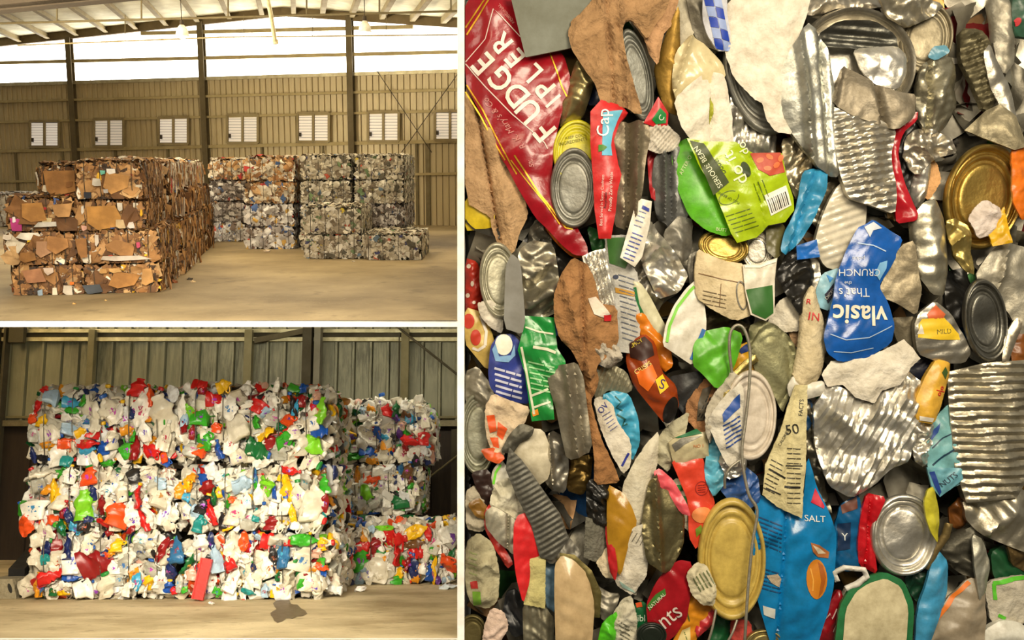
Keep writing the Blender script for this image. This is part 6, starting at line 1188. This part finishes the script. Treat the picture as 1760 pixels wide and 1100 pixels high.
T(it, 'R', 1387, 519, 13, -8, (200, 40, 48), bold=.01); T(it, 'IN', 1396, 545, 20, -8, (200, 40, 48), bold=.02)
I('white_collar', 'white plastic collar under the cream paper tube', 'collar', [(1356, 664), (1364, 648), (1386, 662), (1414, 656), (1416, 676), (1384, 684), (1360, 682)], 1, M('paint', (222, 220, 210)), b=6, c=(2, 18), th=8)
it = I('blue_wrapper', 'dark blue wrapper with a yellow mark below the white collar', 'wrapper', [(1356, 682), (1392, 686), (1398, 712), (1386, 740), (1372, 716), (1356, 700)], 3, M('paint', (22, 78, 130)), b=4, c=(2, 16), th=6)
D(it, 'yellow_mark', strip([(1372, 692), (1380, 698), (1374, 706), (1384, 704)], 3), pr((222, 206, 60)))
I('crumpled_foil', 'dark crumpled foil strip between almond bag and ribbed foil', 'foil', [(1386, 694), (1402, 700), (1408, 760), (1414, 830), (1430, 880), (1416, 876), (1398, 830), (1388, 770)], 3, M('steel', (150, 146, 130)), b=5, c=(7, 16), th=6)
it = I('juice_pouch', 'red-orange pouch with a peach pictured left of the big gold lid', 'pouch', [(1156, 792), (1206, 784), (1216, 830), (1228, 870), (1210, 900), (1196, 942), (1186, 922), (1186, 862), (1170, 822)], 2, M('foil', (224, 72, 50)), b=6, c=(3, 24), th=7)
D(it, 'peach_picture', ell(1206, 884, 18, 14, 0, 14), pr((240, 150, 90)), 1.3); D(it, 'leaf_picture', [(1194, 908), (1204, 900), (1206, 912), (1196, 922)], pr((110, 140, 30)), 1.4); D(it, 'round_stamp', [strip(ell(1206, 839, 11, 12, 0, 18)[:-1], 1.2)], pr((150, 30, 26)), 1.3); textlines(it, 1199, 834, .98, -.1, (0, 4), 4, 14, 1.2, (150, 30, 26), 44)
it = I('food_can', 'cream and silver can side above the red-orange pouch', 'can', [(1152, 762), (1168, 748), (1214, 744), (1217, 784), (1160, 796)], 2, M('paint', (206, 196, 158)), b=6, c=(2, 26), th=12, sm=0)
D(it, 'silver_patch', [(1154, 764), (1170, 752), (1206, 748), (1176, 762), (1160, 776)], DULL, 1.3); T(it, 'NO 1', 1200, 766, 8, 4, (206, 120, 60)); D(it, 'green_edge', [(1158, 752), (1196, 736), (1206, 744), (1166, 752)], pr((24, 110, 66)), 1.3)
I('pink_strip', 'pink plastic strip left of the red-orange pouch', 'strip', [(1126, 812), (1134, 808), (1156, 828), (1178, 868), (1184, 884), (1172, 880), (1150, 846), (1132, 830)], 1, M('paint', (236, 92, 106)), b=3, c=(2, 14), th=5)
it = I('paper_label', 'white and green speckled label under the pink strip', 'label', [(1150, 836), (1166, 824), (1184, 840), (1186, 880), (1184, 912), (1172, 896), (1164, 866)], 3, M('paper', (220, 216, 196)), b=3, c=(3, 14), th=5)
D(it, 'green_spot', [[(1162, 834), (1176, 832), (1178, 842), (1166, 844)], [(1174, 852), (1184, 852), (1184, 864), (1174, 862)]], pr((32, 136, 66)))
I('clear_wrapper', 'pale clear wrapper with green lines below the dark bent plate', 'wrapper', [(1122, 772), (1150, 732), (1182, 708), (1176, 740), (1160, 764), (1150, 812), (1132, 794)], 3, M('paper', (190, 186, 160)), b=6, c=(6, 20), th=5)
I('tin_end', 'dented olive-silver oval can end in the lower middle', 'can', [(1104, 904), (1110, 868), (1118, 830), (1136, 808), (1160, 850), (1176, 890), (1173, 940), (1146, 982), (1112, 962)], 1, M('steel', (148, 140, 104)), b=10, c=(4, 44), th=14, lid=(1140, 896, 38, 88, 0, .5), fold=((1126, 840, 1132, 960, 7, 9),))
I('foam_sheet', 'cream foam sheet folded between tan strip and olive oval can end', 'foam', [(1072, 834), (1094, 792), (1116, 762), (1134, 744), (1128, 800), (1112, 850), (1104, 900), (1086, 922), (1074, 880)], 2, M('paper', (218, 212, 192)), b=8, c=(2, 40), th=8)
it = I('paper_scrap', 'dirty white paper below the cream foam sheet', 'paper', [(1060, 1000), (1072, 950), (1088, 908), (1104, 900), (1112, 984), (1088, 1022), (1066, 1008)], 1, M('paper', (224, 218, 202)), b=5, c=(2.5, 30), th=5)
textlines(it, 1078, 926, .5, -.85, (7, 3), 4, 18, 1.4, (110, 106, 96), 51); D(it, 'pale_blue_edge', [(1064, 998), (1088, 1014), (1092, 1020), (1070, 1010)], pr((170, 206, 200)))
I('gold_strip', 'golden yellow can side curving down left of the dirty white paper', 'can', [(1046, 836), (1070, 850), (1084, 874), (1092, 898), (1078, 930), (1066, 986), (1056, 972), (1046, 920)], 1, M('foil', (180, 134, 36)), b=8, c=(2, 30), th=12)
I('red_strip', 'thin red strip along the golden yellow can side', 'strip', [(1043, 908), (1049, 905), (1058, 972), (1056, 994), (1050, 980)], 1, M('paint', (206, 36, 44)), b=2, c=(1, 12), th=4)
I('plastic_sheet', 'crinkled black plastic above a grey wooden slat', 'plastic', [(1010, 826), (1046, 824), (1047, 902), (1028, 898), (1010, 886)], 2, BLACK, b=7, c=(7, 18), th=6)
I('weathered_wood', 'weathered grey wooden slat below the crinkled black plastic', 'slat', [(1008, 890), (1043, 900), (1044, 960), (1024, 964), (1006, 956)], 2, M('card', (120, 118, 106)), b=2, c=(1, 20), rib=(10, 7, .7), th=10, sm=0)
I('paper_scrap', 'cream paper scrap right of the grey wooden slat', 'paper', [(1026, 964), (1044, 942), (1050, 960), (1056, 992), (1040, 990)], 2, M('paper', (220, 206, 176)), b=3, c=(2, 14), th=4)
I('grey_strap', 'long dark grey ribbed steel strap running diagonally in the lower left', 'strap', [(876, 772), (894, 792), (912, 816), (930, 842), (948, 868), (960, 884), (975, 926), (950, 960), (930, 955), (916, 902), (890, 850), (872, 806)], 1, M('dull', (104, 103, 96)), b=3, c=(1, 40), rib=(60, 9, 1.2), th=8, sm=0)
I('steel_fold', 'bent dark grey strap end curling over the cream oval', 'steel', [(862, 776), (878, 748), (896, 730), (916, 736), (912, 748), (894, 756), (880, 778)], 2, M('dull', (96, 94, 84)), b=5, c=(2, 20), th=6)
I('steel_fold', 'bright bent steel tip at the lower end of the dark grey strap', 'steel', [(930, 956), (962, 926), (978, 928), (998, 952), (984, 966), (960, 958), (948, 966)], 2, DULL, b=6, c=(4, 18), th=7)
I('coated_can_end', 'worn cream oval lid behind the dark grey strap', 'lid', [(884, 790), (886, 764), (902, 738), (932, 740), (946, 778), (941, 820), (926, 832), (910, 816), (896, 806)], 3, M('paint', (206, 198, 174)), b=8, c=(2, 40), th=10)
I('crushed_can', 'crushed steel can with bright folds right of the cream oval lid', 'can', [(928, 770), (948, 742), (966, 752), (976, 800), (970, 846), (948, 838), (934, 818)], 4, STEEL, b=9, c=(6, 26), th=14, fold=((944, 760, 950, 836, 8, 6),))
I('brass_tin', 'dark brass tin in the gap under the flattened grey can', 'tin', [(972, 794), (1016, 780), (1012, 826), (1000, 850), (976, 842)], 5, M('steel', (140, 116, 66)), b=9, c=(5, 20), th=12)
I('clear_plastic', 'crinkled clear plastic at the left of the dark grey strap', 'plastic', [(844, 862), (854, 830), (876, 822), (890, 856), (900, 884), (888, 892), (866, 886), (848, 874)], 3, M('paper', (196, 192, 172)), b=6, c=(5, 14), th=5)
I('steel_tin', 'small square steel tin with red edges left of the red strip', 'tin', [(836, 882), (848, 872), (886, 896), (889, 920), (884, 952), (858, 930), (838, 906)], 2, M('dull', (176, 172, 156)), b=6, c=(2, 20), th=14, fold=((874, 890, 872, 950, -6, 4),))
I('red_can', 'plain red can side tapering down beside the pale yellow card', 'can', [(886, 902), (892, 888), (906, 884), (924, 914), (932, 954), (910, 960), (907, 1000), (899, 1034), (890, 990), (885, 948)], 1, M('paint', (212, 36, 40)), b=5, c=(2, 26), th=8)
I('yellow_card', 'pale yellow card under the red can side', 'card', [(907, 954), (936, 955), (935, 1042), (902, 1036)], 1, M('paper', (196, 188, 128)), b=3, c=(1.5, 24), th=6, sm=0)
it = I('tin_end', 'large cream-lacquered dented can end cut off by the bottom edge', 'can', [(954, 1020), (955, 972), (966, 957), (986, 965), (1010, 990), (1021, 1040), (1016, 1112), (956, 1112)], 0, M('foil', (206, 180, 138)), b=9, c=(3, 44), th=16)
I('can_ring', 'olive metal rim behind the large cream can end', 'rim', strip([(960, 958), (984, 960), (1010, 984), (1026, 1020), (1024, 1060)], 10), 1, M('dull', (130, 120, 74)), b=3, c=(1, 20), th=8, sm=0, res=4)
I('blue_strip', 'light blue printed strip left of the large cream can end', 'strip', [(938, 962), (952, 962), (953, 1050), (940, 1040)], 3, M('paint', (120, 158, 190)), b=3, c=(2, 14), th=5)
I('crushed_can', 'dull ribbed can in the lower left under the pale yellow card', 'can', [(900, 1040), (936, 1044), (950, 1064), (950, 1112), (902, 1112)], 2, M('dull', (150, 146, 126)), b=7, c=(4, 24), rib=(0, 12, 1.5), th=14)
I('dark_can', 'black and navy can in the lower left corner gap', 'can', [(866, 1060), (872, 1020), (886, 1014), (904, 1042), (902, 1084), (884, 1096)], 4, M('paint', (30, 32, 36)), b=8, c=(5, 18), th=12)
L('tin_end', 'olive can end with rings at the bottom left corner', 'lid', 812, 1092, 26, 36, 0, 4, M('dull', (128, 118, 76)), 1.3)
I('paper_label', 'white and red torn label at the lower left', 'label', [(830, 1112), (836, 1072), (846, 1046), (864, 1052), (872, 1078), (852, 1112)], 3, M('paper', (214, 190, 176)), b=5, c=(4, 16), th=5)
it = I('clear_pouch', 'pale crumpled pouch with red and green print at the lower left edge', 'pouch', [(802, 936), (822, 918), (844, 934), (856, 980), (854, 1030), (838, 1044), (812, 1036), (800, 1010)], 3, M('paper', (176, 170, 140)), b=8, c=(6, 22), th=6)
D(it, 'green_patch', [(812, 1016), (826, 1014), (828, 1036), (814, 1040)], pr((110, 160, 44))); D(it, 'red_patch', [(808, 1000), (820, 998), (822, 1010), (810, 1012)], pr((176, 44, 40))); textlines(it, 806, 948, .9, .2, (0, 9), 5, 16, 2.4, (150, 160, 110), 55)
I('crumpled_paper', 'crumpled white paper at the left edge above the pale pouch', 'paper', [(800, 846), (816, 836), (832, 866), (842, 898), (826, 912), (804, 906)], 4, M('paper', (196, 188, 168)), b=7, c=(5, 16), th=5)
I('dark_wrapper', 'dark wrapper with an orange tip at the left edge', 'wrapper', [(812, 812), (840, 808), (846, 852), (838, 872), (822, 840)], 4, M('paint', (54, 36, 32)), b=4, c=(3, 16), th=5)
I('brown_wrapper', 'ochre wrapper scrap at the left edge above the pale pouch', 'wrapper', [(806, 866), (822, 858), (836, 874), (836, 892), (820, 886)], 3, M('paint', (142, 104, 40)), b=3, c=(3, 12), th=4)
it = I('green_cup', 'white cup scrap with a bright green edge above the crinkled clear plastic', 'cup', [(844, 834), (850, 808), (862, 792), (874, 812), (878, 834), (858, 842)], 4, M('paint', (216, 214, 200)), b=4, c=(2, 16), th=5)
D(it, 'green_edge', strip([(848, 832), (852, 812), (861, 798)], 4), pr((110, 206, 50)))
I('red_strip', 'frayed red strip behind the small square steel tin', 'strip', [(834, 884), (842, 868), (850, 872), (842, 906), (862, 940), (880, 966), (872, 974), (848, 934), (836, 908)], 3, M('paint', (176, 48, 42)), b=3, c=(3, 12), th=4)
# ------------------------------------------------------------------ bottom middle
it = I('food_pouch', 'dark red pouch with white letters nts and a green NATURAL flash', 'pouch', [(1113, 1040), (1128, 1004), (1150, 976), (1168, 964), (1186, 966), (1183, 1022), (1178, 1064), (1160, 1092), (1140, 1108), (1118, 1088)], 1, M('foil', (166, 22, 34)), b=8, c=(3, 30), th=7)
T(it, 'nts', 1150, 1058, 44, 38, (236, 224, 218), bold=.03, sx=.8); gf_ = D(it, 'green_flash', [(1112, 1040), (1126, 1020), (1142, 1010), (1144, 1020), (1128, 1032), (1116, 1050)], pr((60, 120, 40)), 1.3); T(it, 'NATURAL', 1128, 1032, 8.5, 44, (226, 232, 206), 2.2, parent=gf_)
it = I('food_can', 'dark green can with white letters ibl, cut by the red pouch', 'can', [(1088, 1056), (1092, 1042), (1106, 1036), (1120, 1056), (1124, 1076), (1104, 1084), (1090, 1076)], 2, M('paint', (20, 100, 56)), b=5, c=(2, 20), th=10)
T(it, 'ibl', 1102, 1062, 16, 0, (206, 222, 206)); D(it, 'orange_spot', [(1092, 1036), (1102, 1034), (1104, 1042), (1094, 1044)], pr((230, 90, 40)))
L('dark_disc', 'dark glossy green cap at the bottom left of the red pouch', 'cap', 1120, 1092, 26, 22, 0, 0, M('plastic', (28, 36, 28)), .8)
it = I('paper_label', 'crumpled cream label with grey-green print right of the red pouch', 'label', [(1180, 986), (1196, 968), (1214, 972), (1230, 1010), (1227, 1040), (1206, 1038), (1188, 1018)], 0, M('paper', (214, 206, 176)), b=6, c=(4, 16), th=5)
textlines(it, 1190, 992, .5, .85, (6, -3), 5, 28, 2.2, (110, 120, 80), 61)
it = I('food_pouch', 'orange and yellow pouch below the crumpled cream label', 'pouch', [(1178, 1034), (1192, 1018), (1206, 1030), (1226, 1044), (1204, 1074), (1190, 1112), (1154, 1112), (1170, 1082)], 2, M('foil', (228, 150, 34)), b=6, c=(3, 22), th=6)
D(it, 'cream_patch', [(1162, 1106), (1172, 1082), (1186, 1076), (1186, 1106)], pr((228, 212, 150)), 1.2); D(it, 'green_print', [strip([(1180, 1050), (1184, 1066)], 2), strip([(1176, 1086), (1180, 1098)], 2)], pr((90, 110, 40)))
it = I('crumpled_paper', 'white crumpled wrapper with grey print and a bright green tip at the bottom', 'wrapper', [(1054, 1064), (1072, 1032), (1084, 1024), (1092, 1060), (1092, 1112), (1052, 1112)], 1, M('paper', (214, 210, 190)), b=6, c=(5, 18), th=5)
textlines(it, 1062, 1064, .8, .5, (1, 8), 5, 24, 1.8, (100, 100, 84), 62)
I('green_scrap', 'bright green plastic flag left of the white crumpled wrapper', 'plastic', [(1028, 1112), (1036, 1076), (1048, 1062), (1060, 1052), (1056, 1100), (1046, 1112)], 1, M('paint', (88, 204, 36)), b=4, c=(3, 16), th=5)
I('steel_fold', 'pale bent steel above the bright green plastic flag', 'steel', [(1026, 1010), (1046, 1022), (1064, 1022), (1054, 1050), (1036, 1064), (1028, 1040)], 3, GREYW, b=7, c=(5, 20), th=8)
I('green_can', 'dark green can with a lighter streak below the big gold lid', 'can', [(1228, 1052), (1254, 1056), (1262, 1112), (1220, 1112)], 4, M('paint', (20, 96, 50)), b=6, c=(3, 20), th=12)
I('red_label', 'pinkish red label at the bottom below the big gold lid', 'label', [(1258, 1064), (1288, 1068), (1292, 1112), (1258, 1112)], 3, M('paper', (196, 74, 66)), b=4, c=(3, 16), th=6)
L('brass_can_end', 'small gold can end peeping out at the bottom edge right of the pinkish label', 'lid', 1314, 1108, 34, 26, 0, 2, M('steel', (206, 190, 130)), 1.2)
I('red_strip', 'red and white wrapper edge under the orange pouch', 'wrapper', [(1196, 1080), (1214, 1060), (1230, 1044), (1228, 1066), (1210, 1084), (1200, 1094)], 2, M('paint', (196, 50, 56)), b=4, c=(3, 14), th=5)
it = I('drink_can', 'dark red drink can with pale script between almond bag and cream green-rimmed lid', 'can', [(1388, 1112), (1400, 1080), (1420, 1046), (1442, 1012), (1450, 1040), (1436, 1112)], 2, M('foil', (150, 22, 34)), b=8, c=(3, 22), th=12)
D(it, 'pale_script', [strip([(1416, 1064), (1424, 1052), (1428, 1062), (1436, 1044)], 2.4), strip([(1432, 1086), (1438, 1072), (1442, 1060)], 2)], pr((226, 200, 196)))
I('brown_disc', 'dark brown round lid left of the dark red drink can', 'lid', [(1382, 1080), (1388, 1060), (1406, 1046), (1420, 1050), (1412, 1076), (1396, 1096)], 3, M('paint', (104, 58, 34)), b=6, c=(2, 20), th=10)
I('white_ring', 'looped white plastic ring above the cream green-rimmed lid', 'ring', strip([(1441, 1000), (1436, 986), (1452, 976), (1484, 978), (1489, 990), (1474, 1004), (1456, 1013)], 6), 0, M('paint', (224, 222, 214)), b=3, c=(1, 14), th=6, sm=0, res=3)
I('blue_strip', 'long bright blue scuffed strip rising from the bottom right', 'strip', [(1573, 1112), (1578, 1052), (1598, 992), (1612, 946), (1630, 968), (1626, 1024), (1606, 1070), (1592, 1112)], 1, M('paint', (66, 156, 206)), b=7, c=(2, 22), th=9)
I('yellow_strip', 'yellow curved strip right of the round silver can end', 'strip', [(1587, 862), (1596, 842), (1606, 838), (1616, 880), (1613, 934), (1600, 914), (1592, 892)], 0, M('paint', (204, 198, 54)), b=4, c=(2, 18), th=7)
I('brass_ring', 'dark brass wire edge right of the yellow curved strip', 'rim', strip([(1596, 978), (1608, 946), (1624, 920), (1628, 900)], 6), 1, M('dull', (140, 122, 80)), b=3, c=None, th=6, sm=0, res=3)
I('green_rag', 'dark green plastic under the round silver can end', 'plastic', [(1552, 988), (1596, 984), (1600, 1020), (1580, 1036), (1562, 1012)], 3, M('paint', (24, 66, 46)), b=5, c=(4, 16), th=6)
I('brown_scrap', 'dark brown rag behind the teal carton end', 'rag', [(1632, 870), (1660, 846), (1670, 890), (1650, 910), (1634, 900)], 4, M('paint', (110, 66, 24)), b=5, c=(5, 16), th=6)
I('printed_carton', 'white carton corner with a green leaf under the green and white scrap', 'carton', [(1322, 556), (1340, 520), (1352, 512), (1378, 552), (1372, 566), (1346, 568)], 3, M('paper', (222, 216, 200)), b=3, c=(2, 20), th=6)
I('cardboard_strip', 'tan card strip right of the white carton corner', 'cardboard', [(1346, 536), (1362, 520), (1384, 556), (1378, 600), (1364, 590)], 4, M('card', (186, 152, 116)), b=3, c=(2, 20), th=6)
I('dark_tin', 'dark steel tin in the gap under the cream paper-labelled can', 'tin', [(1204, 532), (1232, 536), (1268, 552), (1288, 560), (1276, 576), (1248, 566), (1216, 570), (1206, 556)], 4, M('dull', (100, 92, 72)), b=8, c=(6, 18), th=14)
I('steel_fold', 'creased bright steel behind the lime pouch at its right edge', 'steel', [(1346, 240), (1372, 236), (1396, 262), (1388, 300), (1370, 346), (1352, 300)], 3, M('steel', (196, 186, 160)), b=8, c=(7, 22), th=8)
I('steel_fold', 'silver sliver left of the dented cream-silver can', 'steel', [(1396, 380), (1406, 330), (1424, 302), (1440, 312), (1424, 348), (1408, 390)], 4, M('steel', (166, 160, 140)), b=5, c=(4, 18), th=7)
# ------------------------------------------------------------------ baling wires
def wire(label, pts, r, lv, group='steel baling wires across the tins'):
    Y = Y3 + DY * lv; P = [((x - CX) / F * Y, Y - dz * Y / F, CZ + (CY - y) / F * Y) for x, y, dz in pts]
    c = Vector(P[0]); o = link('baling_wire', mesh('baling_wire', *tube_vf(smooth_path([Vector(p) - c for p in P], 5), r * Y / F, 8), M('dull', (176, 172, 158)))); o.location = c
    tag(o, label, 'wire', group)
wire('long steel wire looped at its top, running down over the white and gold lids', [(1257, 640, 4), (1251, 600, 12), (1252, 572, 16), (1262, 559, 18), (1275, 566, 18), (1285, 600, 16), (1285, 655, 14), (1279, 720, 12), (1272, 780, 14), (1283, 845, 14), (1298, 875, 14), (1290, 930, 14), (1283, 1000, 14), (1279, 1060, 14), (1277, 1112, 10)], 2.7, 0)
wire('short steel wire hooking up beside the folded blue-print paper', [(1245, 838, 4), (1244, 818, 12), (1252, 802, 14), (1268, 790, 12)], 2.4, 0)
wire('steel wire slanting at the bottom left of the gold lid', [(1212, 1112, 8), (1222, 1078, 10), (1230, 1046, 4)], 2.2, 1)
wire('steel wire slanting at the bottom under the gold lid', [(1242, 1112, 8), (1256, 1086, 10), (1266, 1064, 4)], 2.2, 1)
# ------------------------------------------------------------------ the packed scrap behind, nothing anyone could count, and the bale's back
rg = np.random.RandomState(5); V, Fc, C = [], [], []
PALF = [((170, 166, 150), 7), ((126, 122, 108), 5), ((60, 58, 50), 3), ((205, 200, 184), 4), ((150, 118, 60), 2), ((150, 40, 40), .6), ((40, 90, 150), .6), ((60, 120, 60), .5), ((180, 140, 96), 1.4), ((205, 198, 180), 1.4)]
cols = [np.array(lin(c)) for c, _ in PALF]; wts = np.array([w for _, w in PALF]); wts = wts / wts.sum()
for _ in range(1500):
    px, py = 796 + 990 * rg.rand(), -30 + 1160 * rg.rand(); Y = Y3 + DY * (6.5 + 8 * rg.rand()); s = (18 + 40 * rg.rand()) * Y / F
    Q = Matrix.Rotation(rg.rand() * 6.28, 3, 'Y') @ Matrix.Rotation(rg.randn() * .6, 3, 'X') @ Matrix.Rotation(rg.randn() * .5, 3, 'Z')
    x = max((px - CX) / F * Y, -.385 + s * 1.1); cc = np.array((x, Y, CZ + (CY - py) / F * Y)); base = len(V)
    for j in range(5):
        for i in range(5):
            a, b = (i - 2) / 2, (j - 2) / 2; z = .35 * math.sin(a * 2.2 + rg.rand() * .8) + .25 * rg.randn() * .6
            V.append(cc + s * np.array(Q @ Vector((a, z * .5, b * .8))))
    for j in range(4):
        for i in range(4): q = base + j * 5 + i; Fc.append((q, q + 1, q + 6, q + 5))
    C += [cols[rg.choice(len(cols), p=wts)] * (.7 + .4 * rg.rand())] * 25
V = np.array(V); V[:, 1] = np.maximum(V[:, 1], Y3 + DY * 6); V[:, 0] = np.maximum(V[:, 0], -.39)
me = mesh('packed_scrap', V, Fc, colour_mat('scrap_metal', 'attr', .4, .3, 6.0, .1)); me.materials[0].node_tree.nodes['Principled BSDF'].inputs['Metallic'].default_value = .6
set_col(me, np.array(C)); o = link('packed_scrap', me); tag(o, 'dark scrap packed deep between the crushed tins', 'scrap', None, 'stuff')
struct('wall_bale_back', box_vf(-.39, 6.2, 9.6, 9.7, -1.5, 6.6), M('matte', (40, 38, 34)))

# ================================================================== light, sky and camera
def area(name, loc, target, size, power, rgb=(255, 240, 214), sy=None, spread=180):
    l = bpy.data.lights.new(name, 'AREA'); l.energy = power; l.spread = R(spread); l.color = lin(rgb); l.size = size
    if sy: l.shape = 'RECTANGLE'; l.size_y = sy
    o = bpy.data.objects.new(name, l); COL.objects.link(o); o.location = loc
    o.rotation_euler = (Vector(target) - Vector(loc)).to_track_quat('-Z', 'Y').to_euler(); return o
area('hall_lamp', (2.9, 1.4, 6.2), (2.7, 8.3, 2.0), 2.8, 720, (255, 238, 208))
area('hall_lamp', (-.2, 1.5, 5.6), (1.2, 8.3, 2.6), 2.2, 120, (255, 240, 214))
area('bay_lamp', (-2.6, 4.2, 3.5), (-2.9, 10.3, .5), 1.8, 112, (255, 242, 216), None, 70)
area('bay_strip', (-2.9, 12.4, 2.78), (-3.2, 15.5, .9), 5.0, 66, (255, 246, 220), .4)
area('warehouse_front_fill', (-2.8, 3.5, 7.2), (-3.4, 11, 3.0), 2.5, 170, (255, 234, 196))  # added fill before the open front, brightens the near floor
area('bale_top_fill', (-5.0, 13.0, 7.1), (-4.6, 15.0, 3.5), 6.0, 260, (255, 236, 196), 3.0)  # added fill above the bales, brightens their tops; no fixture there
area('ceiling_fill', (-8.6, 13, 3.4), (-3.5, 16.5, 8), 2.0, 640, (255, 243, 212), None, 100)  # added unseen uplight at the left, brightens the ceiling
wd = bpy.data.worlds.new('World'); scene.world = wd; wd.use_nodes = True; nt = wd.node_tree; bg = nt.nodes['Background']
tc = N(nt, 'ShaderNodeTexCoord'); sp = N(nt, 'ShaderNodeSeparateXYZ'); nt.links.new(tc.outputs['Generated'], sp.inputs[0])
nt.links.new(mixc(nt, ramp(nt, sp.outputs[2], -.25, .55), (.34, .30, .23), (.95, .88, .72)), bg.inputs['Color']); bg.inputs['Strength'].default_value = .3
cam = bpy.data.cameras.new('camera'); cam.sensor_width = 36; cam.lens = 36; cam.clip_end = 200
co = bpy.data.objects.new('camera', cam); COL.objects.link(co); co.location = (0, 0, CZ); co.rotation_euler = (math.pi / 2, 0, 0); scene.camera = co
vs = scene.view_settings; vs.view_transform = 'Standard'; vs.look = 'None'; vs.exposure = 0.0; vs.gamma = 1.0; vs.use_curve_mapping = False
